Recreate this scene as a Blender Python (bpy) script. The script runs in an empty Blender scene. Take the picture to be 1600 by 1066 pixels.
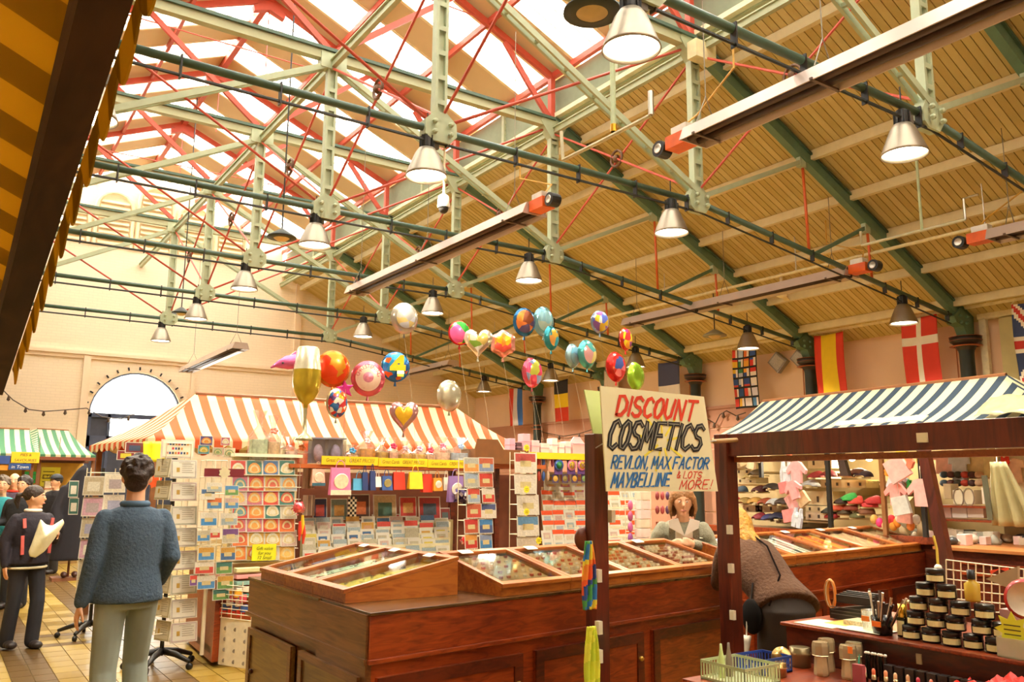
import bpy, math, random
from math import pi, sin, cos, sqrt, radians as R_
from mathutils import Vector as V, Matrix
random.seed(7)
SC = bpy.context.scene
COL = SC.collection
# ------------------------------------------------------------------ camera
FPX = 1307.7
CF = V((0.55314425, 0.81568501, 0.16937946)); CR = V((0.82699826, -0.56216686, 0.00650459)); CU = V((-0.10052522, -0.13647854, 0.98552945))
EYE = V((0, 0, 1.6))
cd = bpy.data.cameras.new('camera'); cam = bpy.data.objects.new('camera', cd); COL.objects.link(cam)
cd.sensor_width = 36; cd.lens = 36 * FPX / 1600; cd.clip_start = .02; cd.clip_end = 300
m3 = Matrix((CR, CU, -CF)).transposed(); cam.matrix_world = Matrix.Translation(EYE) @ m3.to_4x4()
SC.camera = cam
# ------------------------------------------------------------------ world, light, exposure
W = bpy.data.worlds.new('world'); SC.world = W; W.use_nodes = True
bg = W.node_tree.nodes['Background']; bg.inputs[0].default_value = (1.0, .975, .92, 1); bg.inputs[1].default_value = 4.6
vs = SC.view_settings; vs.view_transform = 'Standard'; vs.look = 'None'; vs.gamma = 1; vs.use_curve_mapping = False; vs.exposure = 1.45
LAMP_W = 230
def AT(px, py, X=None, Y=None, Z=None):
    "the point of the place that stands at this pixel of the photograph, on a plane of known position"
    d = CF + CR * ((px - 800) / FPX) - CU * ((py - 533) / FPX)
    t = X / d.x if X is not None else Y / d.y if Y is not None else (Z - 1.6) / d.z
    return EYE + d * t
# ------------------------------------------------------------------ materials
def lin(h):
    if isinstance(h, str):
        h = h.lstrip('#'); c = [int(h[i:i + 2], 16) / 255 for i in (0, 2, 4)]
    else: c = list(h)
    return [x / 12.92 if x < .04045 else ((x + .055) / 1.055) ** 2.4 for x in c]
MC = {}
def base(name):
    m = bpy.data.materials.new(name); m.use_nodes = True; nt = m.node_tree
    return m, nt, nt.nodes['Principled BSDF'], nt.nodes, nt.links
def M(hexc, rough=.6, metal=0, var=.12, scale=8, bump=0, emit=0, alpha=1, stretch=None, tr=0, coat=0, name=None, spec=None):
    key = (str(hexc), rough, metal, var, scale, bump, emit, alpha, str(stretch), tr, coat, spec)
    if key in MC: return MC[key]
    m, nt, b, N, L = base(name or 'mat_' + str(len(MC))); c = lin(hexc)
    tc = N.new('ShaderNodeTexCoord'); mp = N.new('ShaderNodeMapping'); mp.inputs['Scale'].default_value = stretch or (1, 1, 1)
    L.new(tc.outputs['Object'], mp.inputs[0]); nz = N.new('ShaderNodeTexNoise'); nz.inputs['Scale'].default_value = scale; nz.inputs['Detail'].default_value = 4
    L.new(mp.outputs[0], nz.inputs[0]); rp = N.new('ShaderNodeValToRGB'); L.new(nz.outputs[0], rp.inputs[0])
    rp.color_ramp.elements[0].position = .3; rp.color_ramp.elements[1].position = .7
    rp.color_ramp.elements[0].color = (*[x * (1 - var) for x in c], 1); rp.color_ramp.elements[1].color = (*[min(1, x * (1 + var)) for x in c], 1)
    L.new(rp.outputs[0], b.inputs['Base Color']); b.inputs['Roughness'].default_value = rough; b.inputs['Metallic'].default_value = metal
    if spec is not None: b.inputs['Specular IOR Level'].default_value = spec
    if coat: b.inputs['Coat Weight'].default_value = coat; b.inputs['Coat Roughness'].default_value = .15
    if bump:
        bp = N.new('ShaderNodeBump'); bp.inputs['Strength'].default_value = bump; bp.inputs['Distance'].default_value = .02
        L.new(nz.outputs[0], bp.inputs['Height']); L.new(bp.outputs[0], b.inputs['Normal'])
    if emit: b.inputs['Emission Color'].default_value = (*c, 1); b.inputs['Emission Strength'].default_value = emit
    if alpha < 1: b.inputs['Alpha'].default_value = alpha
    if tr: b.inputs['Transmission Weight'].default_value = tr
    m.diffuse_color = (*c, 1); MC[key] = m; return m
def wood(name, c1, c2, stretch=(1, 14, 14), rough=.35, scale=3, coat=.25):
    if name in MC: return MC[name]
    m, nt, b, N, L = base(name)
    tc = N.new('ShaderNodeTexCoord'); mp = N.new('ShaderNodeMapping'); mp.inputs['Scale'].default_value = stretch; L.new(tc.outputs['Object'], mp.inputs[0])
    nz = N.new('ShaderNodeTexNoise'); nz.inputs['Scale'].default_value = scale; nz.inputs['Detail'].default_value = 6; nz.inputs['Distortion'].default_value = 1.2; L.new(mp.outputs[0], nz.inputs[0])
    n2 = N.new('ShaderNodeTexNoise'); n2.inputs['Scale'].default_value = 1.7; L.new(tc.outputs['Object'], n2.inputs[0])
    mx = N.new('ShaderNodeMath'); mx.operation = 'ADD'; L.new(nz.outputs[0], mx.inputs[0]); L.new(n2.outputs[0], mx.inputs[1])
    rp = N.new('ShaderNodeValToRGB'); L.new(mx.outputs[0], rp.inputs[0]); e = rp.color_ramp.elements
    e[0].position = .75; e[1].position = 1.3; e[1].position = 1.0; e[0].color = (*lin(c1), 1); e[1].color = (*lin(c2), 1)
    dv = N.new('ShaderNodeMath'); dv.operation = 'MULTIPLY'; dv.inputs[1].default_value = .85; L.new(mx.outputs[0], dv.inputs[0]); L.new(dv.outputs[0], rp.inputs[0])
    e[0].position = .66; e[1].position = 1.0
    L.new(rp.outputs[0], b.inputs['Base Color']); b.inputs['Roughness'].default_value = rough
    b.inputs['Coat Weight'].default_value = coat; b.inputs['Coat Roughness'].default_value = .25
    bp = N.new('ShaderNodeBump'); bp.inputs['Strength'].default_value = .15; bp.inputs['Distance'].default_value = .004; L.new(nz.outputs[0], bp.inputs['Height']); L.new(bp.outputs[0], b.inputs['Normal'])
    MC[name] = m; return m
def stripes(name, axis, period, c1, c2, phase=0, duty=.5, rough=.8, transl=.25):
    m, nt, b, N, L = base(name)
    tc = N.new('ShaderNodeTexCoord'); sx = N.new('ShaderNodeSeparateXYZ'); L.new(tc.outputs['Object'], sx.inputs[0])
    a = N.new('ShaderNodeMath'); a.operation = 'MULTIPLY_ADD'; a.inputs[1].default_value = 1 / period; a.inputs[2].default_value = phase + 100; L.new(sx.outputs['XYZ'.index(axis)], a.inputs[0])
    f = N.new('ShaderNodeMath'); f.operation = 'FRACT'; L.new(a.outputs[0], f.inputs[0])
    g = N.new('ShaderNodeMath'); g.operation = 'GREATER_THAN'; g.inputs[1].default_value = duty; L.new(f.outputs[0], g.inputs[0])
    mx = N.new('ShaderNodeMix'); mx.data_type = 'RGBA'; mx.inputs[6].default_value = (*lin(c1), 1); mx.inputs[7].default_value = (*lin(c2), 1); L.new(g.outputs[0], mx.inputs[0])
    L.new(mx.outputs[2], b.inputs['Base Color']); b.inputs['Roughness'].default_value = rough
    if transl:
        tl = N.new('ShaderNodeBsdfTranslucent'); L.new(mx.outputs[2], tl.inputs[0]); ms = N.new('ShaderNodeMixShader'); ms.inputs[0].default_value = transl
        L.new(b.outputs[0], ms.inputs[1]); L.new(tl.outputs[0], ms.inputs[2]); L.new(ms.outputs[0], N['Material Output'].inputs[0])
    return m
def thin_glass(name, tint=(.97, .98, .96), gloss=.12, dirt=0):
    m = bpy.data.materials.new(name); m.use_nodes = True; nt = m.node_tree; N = nt.nodes; L = nt.links; N.clear()
    o = N.new('ShaderNodeOutputMaterial'); t = N.new('ShaderNodeBsdfTransparent'); t.inputs[0].default_value = (*tint, 1)
    g = N.new('ShaderNodeBsdfGlossy'); g.inputs['Roughness'].default_value = .04; ms = N.new('ShaderNodeMixShader'); fr = N.new('ShaderNodeFresnel'); fr.inputs[0].default_value = 1.45
    ad = N.new('ShaderNodeMath'); ad.operation = 'MULTIPLY_ADD'; ad.inputs[1].default_value = .4; ad.inputs[2].default_value = gloss * .3; L.new(fr.outputs[0], ad.inputs[0]); L.new(ad.outputs[0], ms.inputs[0])
    L.new(t.outputs[0], ms.inputs[1]); L.new(g.outputs[0], ms.inputs[2])
    if dirt:
        d = N.new('ShaderNodeBsdfTranslucent'); d.inputs[0].default_value = (.9, .88, .8, 1); nz = N.new('ShaderNodeTexNoise'); nz.inputs['Scale'].default_value = 6
        m2 = N.new('ShaderNodeMixShader'); mu = N.new('ShaderNodeMath'); mu.operation = 'MULTIPLY'; mu.inputs[1].default_value = dirt; L.new(nz.outputs[0], mu.inputs[0]); L.new(mu.outputs[0], m2.inputs[0])
        L.new(ms.outputs[0], m2.inputs[1]); L.new(d.outputs[0], m2.inputs[2]); L.new(m2.outputs[0], o.inputs[0])
    else: L.new(ms.outputs[0], o.inputs[0])
    return m
# ------------------------------------------------------------------ geometry builder
class G:
    def __init__(s): s.v = []; s.f = []; s.mi = []; s.c = 0
    def add(s, vs_, fs):
        o = len(s.v); s.v += [tuple(v) for v in vs_]; s.f += [tuple(i + o for i in f) for f in fs]; s.mi += [s.c] * len(fs); return s
    def mat(s, i): s.c = i; return s
    def hexa(s, p): return s.add(p, [(0, 3, 2, 1), (4, 5, 6, 7), (0, 1, 5, 4), (1, 2, 6, 5), (2, 3, 7, 6), (3, 0, 4, 7)])
    def box(s, x0, x1, y0, y1, z0, z1): return s.hexa([(x0, y0, z0), (x1, y0, z0), (x1, y1, z0), (x0, y1, z0), (x0, y0, z1), (x1, y0, z1), (x1, y1, z1), (x0, y1, z1)])
    def bar(s, a, b, w, h, up=(0, 0, 1), off=0):
        a = V(a); b = V(b); d = (b - a).normalized(); u = V(up); u = u - d * u.dot(d)
        if u.length < 1e-4: u = V((0, 1, 0)) - d * d.y
        u.normalize(); r = d.cross(u); a = a + u * off; b = b + u * off
        q = []
        for p in (a, b): q += [p - r * w / 2 - u * h / 2, p + r * w / 2 - u * h / 2, p + r * w / 2 + u * h / 2, p - r * w / 2 + u * h / 2]
        return s.hexa(q)
    def tube(s, pts, r, n=6, closed=False, caps=True):
        pts = [V(p) for p in pts]; rs = r if isinstance(r, (list, tuple)) else [r] * len(pts); vv = []; k = len(pts); ref = None
        for i, p in enumerate(pts):
            if closed: d = pts[(i + 1) % k] - pts[i - 1]
            else: d = pts[min(i + 1, k - 1)] - pts[max(i - 1, 0)]
            d.normalize()
            if ref is None: ref = V((0, 0, 1)) if abs(d.z) < .9 else V((1, 0, 0))
            u = (ref - d * ref.dot(d))
            if u.length < 1e-3: u = V((0, 1, 0)) - d * d.y
            u.normalize(); w = d.cross(u); ref = u
            vv += [p + (u * cos(2 * pi * j / n) + w * sin(2 * pi * j / n)) * rs[i] for j in range(n)]
        ff = []
        for i in range(k if closed else k - 1):
            a, b = i * n, ((i + 1) % k) * n
            ff += [(a + j, a + (j + 1) % n, b + (j + 1) % n, b + j) for j in range(n)]
        if not closed and caps: ff += [tuple(range(n))[::-1], tuple((k - 1) * n + j for j in range(n))]
        return s.add(vv, ff)
    def lathe(s, prof, c=(0, 0, 0), n=16, cap0=False, cap1=False, ax=None):
        c = V(c); vv = []; q = None
        if ax is not None: q = V((0, 0, 1)).rotation_difference(V(ax))
        for r, z in prof:
            for j in range(n):
                p = V((r * cos(2 * pi * j / n), r * sin(2 * pi * j / n), z))
                if q: p = q @ p
                vv.append(c + p)
        k = len(prof); ff = [(i * n + j, i * n + (j + 1) % n, (i + 1) * n + (j + 1) % n, (i + 1) * n + j) for i in range(k - 1) for j in range(n)]
        if cap0: ff.append(tuple(range(n))[::-1])
        if cap1: ff.append(tuple((k - 1) * n + j for j in range(n)))
        return s.add(vv, ff)
    def ext(s, poly, vec):
        k = len(poly); vec = V(vec); p = [V(q) for q in poly]
        return s.add(p + [q + vec for q in p], [tuple(range(k))[::-1], tuple(range(k, 2 * k))] + [(i, (i + 1) % k, k + (i + 1) % k, k + i) for i in range(k)])
    def ell(s, c, r, nu=12, nv=8, fn=None):
        c = V(c); vv = [c + V((0, 0, -r[2]))]; 
        for i in range(1, nv):
            t = -pi / 2 + pi * i / nv
            for j in range(nu):
                a = 2 * pi * j / nu; p = V((r[0] * cos(t) * cos(a), r[1] * cos(t) * sin(a), r[2] * sin(t)))
                vv.append(c + p)
        vv.append(c + V((0, 0, r[2]))); 
        if fn: vv = [fn(V(p)) for p in vv]
        ff = [(0, 1 + (j + 1) % nu, 1 + j) for j in range(nu)]
        for i in range(nv - 2): a = 1 + i * nu; ff += [(a + j, a + (j + 1) % nu, a + nu + (j + 1) % nu, a + nu + j) for j in range(nu)]
        a = 1 + (nv - 2) * nu; t = len(vv) - 1; ff += [(a + j, a + (j + 1) % nu, t) for j in range(nu)]
        return s.add(vv, ff)
    def grid(s, fn, nu, nv):
        vv = [fn(i / nu, j / nv) for j in range(nv + 1) for i in range(nu + 1)]
        return s.add(vv, [(j * (nu + 1) + i, j * (nu + 1) + i + 1, (j + 1) * (nu + 1) + i + 1, (j + 1) * (nu + 1) + i) for j in range(nv) for i in range(nu)])
    def mesh(s, name, mats, org=(0, 0, 0), smooth=False):
        me = bpy.data.meshes.new(name); o = V(org); me.from_pydata([V(v) - o for v in s.v], [], s.f)
        mats = mats if isinstance(mats, (list, tuple)) else [mats]
        for m in mats: me.materials.append(m)
        if len(mats) > 1: me.polygons.foreach_set('material_index', s.mi)
        if smooth: me.polygons.foreach_set('use_smooth', [True] * len(s.f))
        me.update(); return me
    def build(s, name, mats, parent=None, smooth=False, solid=0, bevel=0):
        org = wloc(parent); me = s.mesh(name, mats, org, smooth); o = bpy.data.objects.new(name, me); COL.objects.link(o)
        if parent: setp(o, parent)
        if solid: md = o.modifiers.new('s', 'SOLIDIFY'); md.thickness = solid; md.offset = 0
        if bevel: md = o.modifiers.new('b', 'BEVEL'); md.width = bevel; md.segments = 2; md.limit_method = 'ANGLE'
        return o
KIDS = {}; PAR = {}
def setp(o, p): o.parent = p; KIDS.setdefault(p.name, []).append(o); PAR[o.name] = p
def wloc(p):
    v = V((0, 0, 0))
    while p is not None: v += p.location; p = PAR.get(p.name)
    return v
def tag(o, label=None, cat=None, group=None, kind=None):
    if label: o['label'] = label
    if cat: o['category'] = cat
    if group: o['group'] = group
    if kind: o['kind'] = kind
    return o
def thing(name, label, cat, loc=(0, 0, 0), group=None, kind=None):
    o = bpy.data.objects.new(name, None); COL.objects.link(o); o.location = loc; o.empty_display_size = .1
    return tag(o, label, cat, group, kind)
def dup(o, loc=None, rz=None, label=None, group=None, parent=None, scale=None, top=True):
    c = o.copy(); COL.objects.link(c)
    if parent is not None: setp(c, parent)
    if top:
        if loc is not None: c.location = loc
        if rz is not None: c.rotation_euler.z = rz
        if label: c['label'] = label
        if group: c['group'] = group
        if scale is not None: c.scale = scale
    for k in list(KIDS.get(o.name, [])): dup(k, parent=c, top=False)
    return c
def hide_proto(o):
    for k in KIDS.get(o.name, []): hide_proto(k)
    bpy.data.objects.remove(o)
ORD = ['first', 'second', 'third', 'fourth', 'fifth', 'sixth', 'seventh', 'eighth', 'ninth', 'tenth', 'eleventh', 'twelfth', 'thirteenth', 'fourteenth', 'fifteenth', 'sixteenth', 'seventeenth', 'eighteenth', 'nineteenth', 'twentieth']
NAVG = {}
def text(s, size, mat, M4, name='lettering', parent=None, shear=0, thick=.0, offset=0, align='CENTER', sx=1):
    cu = bpy.data.curves.new('t', 'FONT'); cu.body = s; cu.size = size; cu.align_x = align; cu.shear = shear; cu.extrude = thick; cu.offset = offset; cu.resolution_u = 3
    o = bpy.data.objects.new('t', cu); COL.objects.link(o); dg = bpy.context.evaluated_depsgraph_get(); me = bpy.data.meshes.new_from_object(o.evaluated_get(dg)); bpy.data.objects.remove(o)
    me.transform(Matrix.Translation(-wloc(parent)) @ M4 @ Matrix.Diagonal((sx, 1, 1, 1)))
    me.materials.clear(); me.materials.append(mat); q = bpy.data.objects.new(name, me); COL.objects.link(q)
    if parent: setp(q, parent)
    return q
def frame(o, ux, uy):
    "matrix with origin o, x along ux, y along uy"
    ux = V(ux).normalized(); uy = V(uy); uy = (uy - ux * uy.dot(ux)).normalized(); uz = ux.cross(uy); m = Matrix((ux, uy, uz)).transposed().to_4x4(); return Matrix.Translation(V(o)) @ m

# ------------------------------------------------------------------ colours of the hall
SAGE = M('#aeb896', .5, 0, .06, name='pale green paint'); DKG = M('#4a6353', .4, 0, .08, name='dark green paint'); MIDG = M('#5d7d66', .45, 0, .08)
RED = M('#c65440', .45, 0, .06, name='red paint'); ORR = M('#d9622f', .45, 0, .05, name='orange paint'); CREAM = M('#e2cfa0', .6, 0, .05)
BLACKM = M('#22201e', .45); STEEL = M('#c9c4b8', .3, .9, .04); GREYM = M('#a49a92', .4, .5, .06, 3)
BOARD = M('#ccb576', .6, 0, .05, 2, name='ochre boards'); BOARD2 = M('#c5ad6c', .6, 0, .05, 2); BOARD3 = M('#d2bc80', .6, 0, .05, 2)
WALLM = M('#f3dcc0', .85, 0, .04, 1.2, name='peach wall')
# ------------------------------------------------------------------ structure
TY = [4.467 + 3.325 * i for i in range(6)]; XK, XR, XL, XC = 4.27, 8.38, .16, 15.27
ZB, ZT, ZC = 5.5, 7.87, 4.6; SL = -.478
def zr(x): return ZT + .10 + SL * (x - XR)
YN, YF, XW = -6.5, 25.3, 15.6
fl = G().box(-7, XW, YN, YF, -.12, -.012).build('floor', M('#8c7440', .6)); tag(fl, 'yellow tiled market hall floor with brown bands', kind='structure')
T1 = M('#93772c', .38, 0, .06, 3, name='yellow tile'); T2 = M('#886c28', .28, 0, .06, 3); T3 = M('#5e4520', .3, 0, .08, 3, name='brown tile')
def tile_mat(x, y):
    if .68 < x < 1.0 or 1.58 < x < 1.95 or -.25 < x < 0: return T3
    if 10.28 < y < 10.45 or 9.68 < y < 9.85 or 6.9 < y < 7.05: return T3
    return random.choice((T1, T2, T1))
tms = {}
def tmesh(m, w, d):
    k = (m.name, round(w, 3), round(d, 3))
    if k not in tms:
        g = G().box(0, w, 0, d, -.012, 0); tms[k] = g.mesh('tile', m)
    return tms[k]
xs = [-.25, 0, .225, .45, .68, .84, 1.0, 1.2, 1.4, 1.58, 1.765, 1.95, 2.15, 2.35]
ys = [6.6, 6.9, 7.05]; 
while ys[-1] < 9.6: ys.append(ys[-1] + .26)
ys[-1] = 9.68; ys += [9.85, 10.065, 10.28, 10.45]
while ys[-1] < 13.0: ys.append(ys[-1] + .3)
for i in range(len(xs) - 1):
    for j in range(len(ys) - 1):
        o = bpy.data.objects.new('tile', tmesh(tile_mat((xs[i] + xs[i + 1]) / 2, (ys[j] + ys[j + 1]) / 2), xs[i + 1] - xs[i] - .008, ys[j + 1] - ys[j] - .008)); COL.objects.link(o); o.location = (xs[i], ys[j], 0); setp(o, fl)
g = G(); mats = [T1, T2, T3]
def addt(x0, x1, y0, y1):
    g.mat(mats.index(tile_mat((x0 + x1) / 2, (y0 + y1) / 2))); g.box(x0, x1 - .012, y0, y1 - .012, -.012, 0)
y = ys[-1]
while y < YF - .3:
    for i in range(len(xs) - 1): addt(xs[i], xs[i + 1], y, y + .3)
    x = xs[-1]
    while x < 15.2: addt(x, x + .3, y, y + .3); x += .3
    x = xs[0]
    while x > -4: addt(x - .3, x, y, y + .3); x -= .3
    y += .3
for y in [YN + .3 * k for k in range(int((ys[-1] - YN) / .3))]:
    x = xs[-1]
    while x < 15.2: addt(x, x + .3, y, y + .3); x += .3
    x = xs[0]
    while x > -4: addt(x - .3, x, y, y + .3); x -= .3
    if y < 6.4:
        for i in range(len(xs) - 1): addt(xs[i], xs[i + 1], y, min(y + .3, 6.6))
tag(g.build('floor_tiling', mats, fl), kind='stuff')
# gable wall
def brick_wall(name, c):
    m, nt, b, N, L = base(name)
    tc = N.new('ShaderNodeTexCoord'); mp = N.new('ShaderNodeMapping'); mp.inputs['Rotation'].default_value = (pi / 2, 0, 0); L.new(tc.outputs['Object'], mp.inputs[0])
    bk = N.new('ShaderNodeTexBrick'); bk.inputs['Scale'].default_value = 1; bk.inputs['Brick Width'].default_value = .23; bk.inputs['Row Height'].default_value = .078; bk.inputs['Mortar Size'].default_value = .008
    bk.inputs['Color1'].default_value = (*lin(c), 1); bk.inputs['Color2'].default_value = (*[x * .97 for x in lin(c)], 1); bk.inputs['Mortar'].default_value = (*[x * .92 for x in lin(c)], 1)
    L.new(mp.outputs[0], bk.inputs[0]); L.new(bk.outputs[0], b.inputs['Base Color']); b.inputs['Roughness'].default_value = .8
    bp = N.new('ShaderNodeBump'); bp.inputs['Strength'].default_value = .25; bp.inputs['Distance'].default_value = .01; bp.invert = True; L.new(bk.outputs['Fac'], bp.inputs['Height']); L.new(bp.outputs[0], b.inputs['Normal']); return m
GW = brick_wall('painted brick', '#f8e4c6')
LX, LZ, LR = 4.46, 3.45, 1.2
def zroof(x): return 8.85 - .426 * abs(x - XK) + 1.75 if XL <= x <= XR else (zr(x) if x > XR else zr(2 * XK - x))
arc = [(LX + LR * cos(pi * k / 16), LZ + LR * sin(pi * k / 16)) for k in range(17)]
g = G()
def gp(pts): g.ext([(x, YF, z) for x, z in pts], (0, .4, 0))
gp([(-7, -.1), (LX - LR, -.1), (LX - LR, LZ)] + [(-7, LZ)][:1])
gp([(LX + LR, -.1), (XW, -.1), (XW, LZ), (LX + LR, LZ)])
for k in range(16): a, b = arc[k], arc[k + 1]; gp([a, b, (b[0], 5.2), (a[0], 5.2)])
gp([(-7, LZ), (LX - LR, LZ), (LX - LR, 5.2), (-7, 5.2)]); gp([(LX + LR, LZ), (XW, LZ), (XW, 5.2), (LX + LR, 5.2)])
gp([(-7, 5.2), (XW - .9, 5.2), (XR, 8.5), (XR, 8.85), (XK, 10.55), (XL, 8.85), (XL, 8.5)])
wb = g.build('wall_back', GW); tag(wb, 'peach painted brick gable wall with louvres and an arched window', kind='structure')
TRIM = M('#f2dabb', .7, 0, .04, 2)
g = G().box(-7, XW, YF - .1, YF, 5.03, 5.12).box(-7, XW, YF - .05, YF, 4.93, 5.03); tag(g.build('trim_1', TRIM), 'string course across the gable wall', kind='structure')
for k, (x0, x1) in enumerate(((3.02, 3.2), (5.85, 5.95), (8.86, 9.05))):
    tag(G().box(x0, x1, YF - .1, YF, 0, 5.0 if k < 2 else 8.1).build('trim_%d' % (k + 2), TRIM), 'painted pilaster strip on the gable wall', kind='structure')
# lunette window
GL = thin_glass('window glass', dirt=.1); IRON = M('#46506a', .5, 0, .1)
w1 = thing('window_1', 'arched lunette window glowing white in the gable wall', 'window', (LX, YF, 2.2), kind='structure'); del w1['category']
g = G(); g.tube([(x, YF + .1, z) for x, z in arc], .05, 6); g.box(LX - LR, LX + LR, YF + .05, YF + .15, LZ - .1, LZ + .02); g.box(LX - LR, LX - LR + .09, YF + .05, YF + .15, 0, LZ); g.box(LX + LR - .09, LX + LR, YF + .05, YF + .15, 0, LZ)
g.box(LX - LR + .5, LX - LR + .57, YF + .05, YF + .15, 0, LZ); g.box(LX + .5, LX + .57, YF + .05, YF + .15, 0, LZ); g.box(LX - LR, LX + LR, YF + .05, YF + .15, 2.55, 2.85); g.build('window_frame', IRON, w1)
G().ext([(x, YF + .1, z) for x, z in arc], (0, .01, 0)).build('pane', GL, w1)
G().box(LX - LR + .57, LX + .5, YF + .1, YF + .11, 2.85, LZ).build('pane', GL, w1)
G().box(LX - LR, LX - LR + .5, YF + .1, YF + .11, 2.5, LZ).build('door_panel', M('#3c4152', .5), w1); G().box(LX - LR, LX + LR, YF + .1, YF + .13, 0, 2.6).build('door_leaf', M('#3c4152', .5), w1)
g = G()
for k in range(1, 14):
    a = pi * k / 14; c = V((LX + (LR + .06) * cos(a), YF - .05, LZ + (LR + .06) * sin(a)))
    g.bar(c, c + V((cos(a) * .09, 0, sin(a) * .09)), .04, .04)
tag(g.build('window_bracket', BLACKM, w1), kind='stuff')
# louvres
LV = M('#f4e2b8', .6, 0, .03); LVD = M('#c9b184', .7)
for k, (x0, x1, z1) in enumerate(((2.0, 2.75, 8.85), (3.08, 3.85, 9.3), (4.17, 4.95, 9.65), (5.25, 6.0, 9.3), (6.38, 7.1, 8.95))):
    lv = thing('louvre_vent', '%s of the round-topped louvre openings high in the gable, from the left' % ORD[k], 'vent', (x0, YF, 8.2), 'arched louvres high in the gable')
    r = (x1 - x0) / 2; xc = (x0 + x1) / 2; a2 = [(xc + (r + .09) * cos(pi * q / 10), YF - .07, z1 - r + .35 + (r + .09) * sin(pi * q / 10)) for q in range(11)]
    g = G(); g.tube([(x1 + .09, YF - .07, 8.15)] + a2 + [(x0 - .09, YF - .07, 8.15)], .05, 6); g.build('frame', LV, lv)
    zz = 8.2; top = z1 + .35
    while zz < top - .1:
        h = max(0, zz - (top - r)); hw = sqrt(max(.01, r * r - h * h)) if h > 0 else r
        G().hexa([(xc - hw, YF - .10, zz), (xc + hw, YF - .10, zz), (xc + hw, YF - .01, zz + .09), (xc - hw, YF - .01, zz + .09), (xc - hw, YF - .10, zz + .03), (xc + hw, YF - .10, zz + .03), (xc + hw, YF - .01, zz + .12), (xc - hw, YF - .01, zz + .12)]).build('slat', LV, lv); zz += .15
# side wall
ws = G().box(XW, XW + .3, YN, YF, -.1, 5.05).build('wall_right', M('#f2cfae', .85, 0, .05, .8)); tag(ws, 'peach plastered side wall behind the flags', kind='structure')
DADO = M('#c58f74', .6, 0, .06, 3)
g = G()
for z in (.5, 1, 1.5, 2, 2.5, 3.0): g.box(XW - .03, XW, YN, YF, z, z + .47)
g.box(XW - .07, XW, YN, YF, 3.45, 3.52)
tag(g.build('trim_5', DADO), 'boarded dado along the side wall', kind='structure')
g = G(); g.box(XW - .06, XW, YN, 7.3, 3.52, 5.05); tag(g.build('trim_6', M('#cdbd8e', .7)), 'cream lining beside the side window', kind='structure')
w2 = thing('window_2', 'side wall window closed with pale vertical blinds', 'window', (XW, 6, 3), kind='structure'); del w2['category']
CRM = M('#efe2bb', .5)
G().box(XW - .2, XW - .06, 2.6, 7.62, 4.62, 4.78).box(XW - .16, XW - .06, 7.5, 7.62, 2.8, 4.62).build('window_frame', CRM, w2)
for k in range(18):
    y = 7.4 - .27 * k
    G().bar((XW - .12, y - .24, 2.9), (XW - .12, y - .24, 4.6), .24, .01, up=(1, .15, 0)).build('blind_slat', M('#e3d7a0', .7, 0, .03) if k % 3 else M('#d8cb92', .7, 0, .03), w2)
g = G().tube([(15.18, YN, 4.84), (15.18, YF, 4.84)], .045, 8)
tag(g.build('trim_7', M('#eadcb4', .5)), 'pale rail pipe running under the eaves of the side wall', kind='structure')
tag(G().box(-7.3, -7, YN, YF, -.1, 5.0).build('wall_left', WALLM), 'peach plastered far left wall', kind='structure')
tag(G().box(-7.3, XW + .3, YN - .3, YN, -.1, 10.6).build('wall_front', WALLM), 'plain wall behind the camera', kind='structure')
# ceiling boards of the two main slopes
ce = thing('ceiling', 'sloping boarded roof lining', None, (8.4, 10, 6), kind='structure')
bm_ = {}
y = YN; k = 0
while y < YF:
    w = .118; 
    kk = k % 3
    if kk not in bm_:
        gg = G(); gg.hexa([(XR + .1, 0, zr(XR + .1) + .1), (XW + .1, 0, zr(XW + .1) + .1), (XW + .1, w - .012, zr(XW + .1) + .1), (XR + .1, w - .012, zr(XR + .1) + .1), (XR + .1, 0, zr(XR + .1) + .13), (XW + .1, 0, zr(XW + .1) + .13), (XW + .1, w - .012, zr(XW + .1) + .13), (XR + .1, w - .012, zr(XR + .1) + .13)])
        bm_[kk] = gg.mesh('board', (BOARD, BOARD2, BOARD3)[kk], (XR, 0, 8))
    o = bpy.data.objects.new('board', bm_[kk]); COL.objects.link(o); o.location = V((XR, y, 8)) - ce.location; setp(o, ce); y += w; k += 1
# backing sheet above the boards, far slope
def slab(x0, x1, dz, t): return G().hexa([(x0, YN, zr(abs(x0 - XK) + XK) + dz), (x1, YN, zr(abs(x1 - XK) + XK) + dz), (x1, YF, zr(abs(x1 - XK) + XK) + dz), (x0, YF, zr(abs(x0 - XK) + XK) + dz), (x0, YN, zr(abs(x0 - XK) + XK) + dz + t), (x1, YN, zr(abs(x1 - XK) + XK) + dz + t), (x1, YF, zr(abs(x1 - XK) + XK) + dz + t), (x0, YF, zr(abs(x0 - XK) + XK) + dz + t)])
slab(XR + .1, XW + .1, .14, .05).build('roof_sheet', M('#8e6d36', .7), ce)
slab(-7, XL - .1, .1, .06).build('roof_sheet', BOARD, ce)
PUR = M('#e2d2a4', .6, 0, .05)
for k in range(7):
    x = XR + .62 + k * .98; G().bar((x, YN, zr(x) + .03), (x, YF, zr(x) + .03), .09, .15).build('purlin', PUR, ce)
G().bar((XR + .15, YN, zr(XR) + .07), (XR + .15, YF, zr(XR) + .07), .1, .16).build('purlin', SAGE, ce)
G().box(XR + .0, XR + .1, YN, YF, ZT + .12, ZT + .2).build('sill', M('#e0dcb8', .5), ce)
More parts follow.
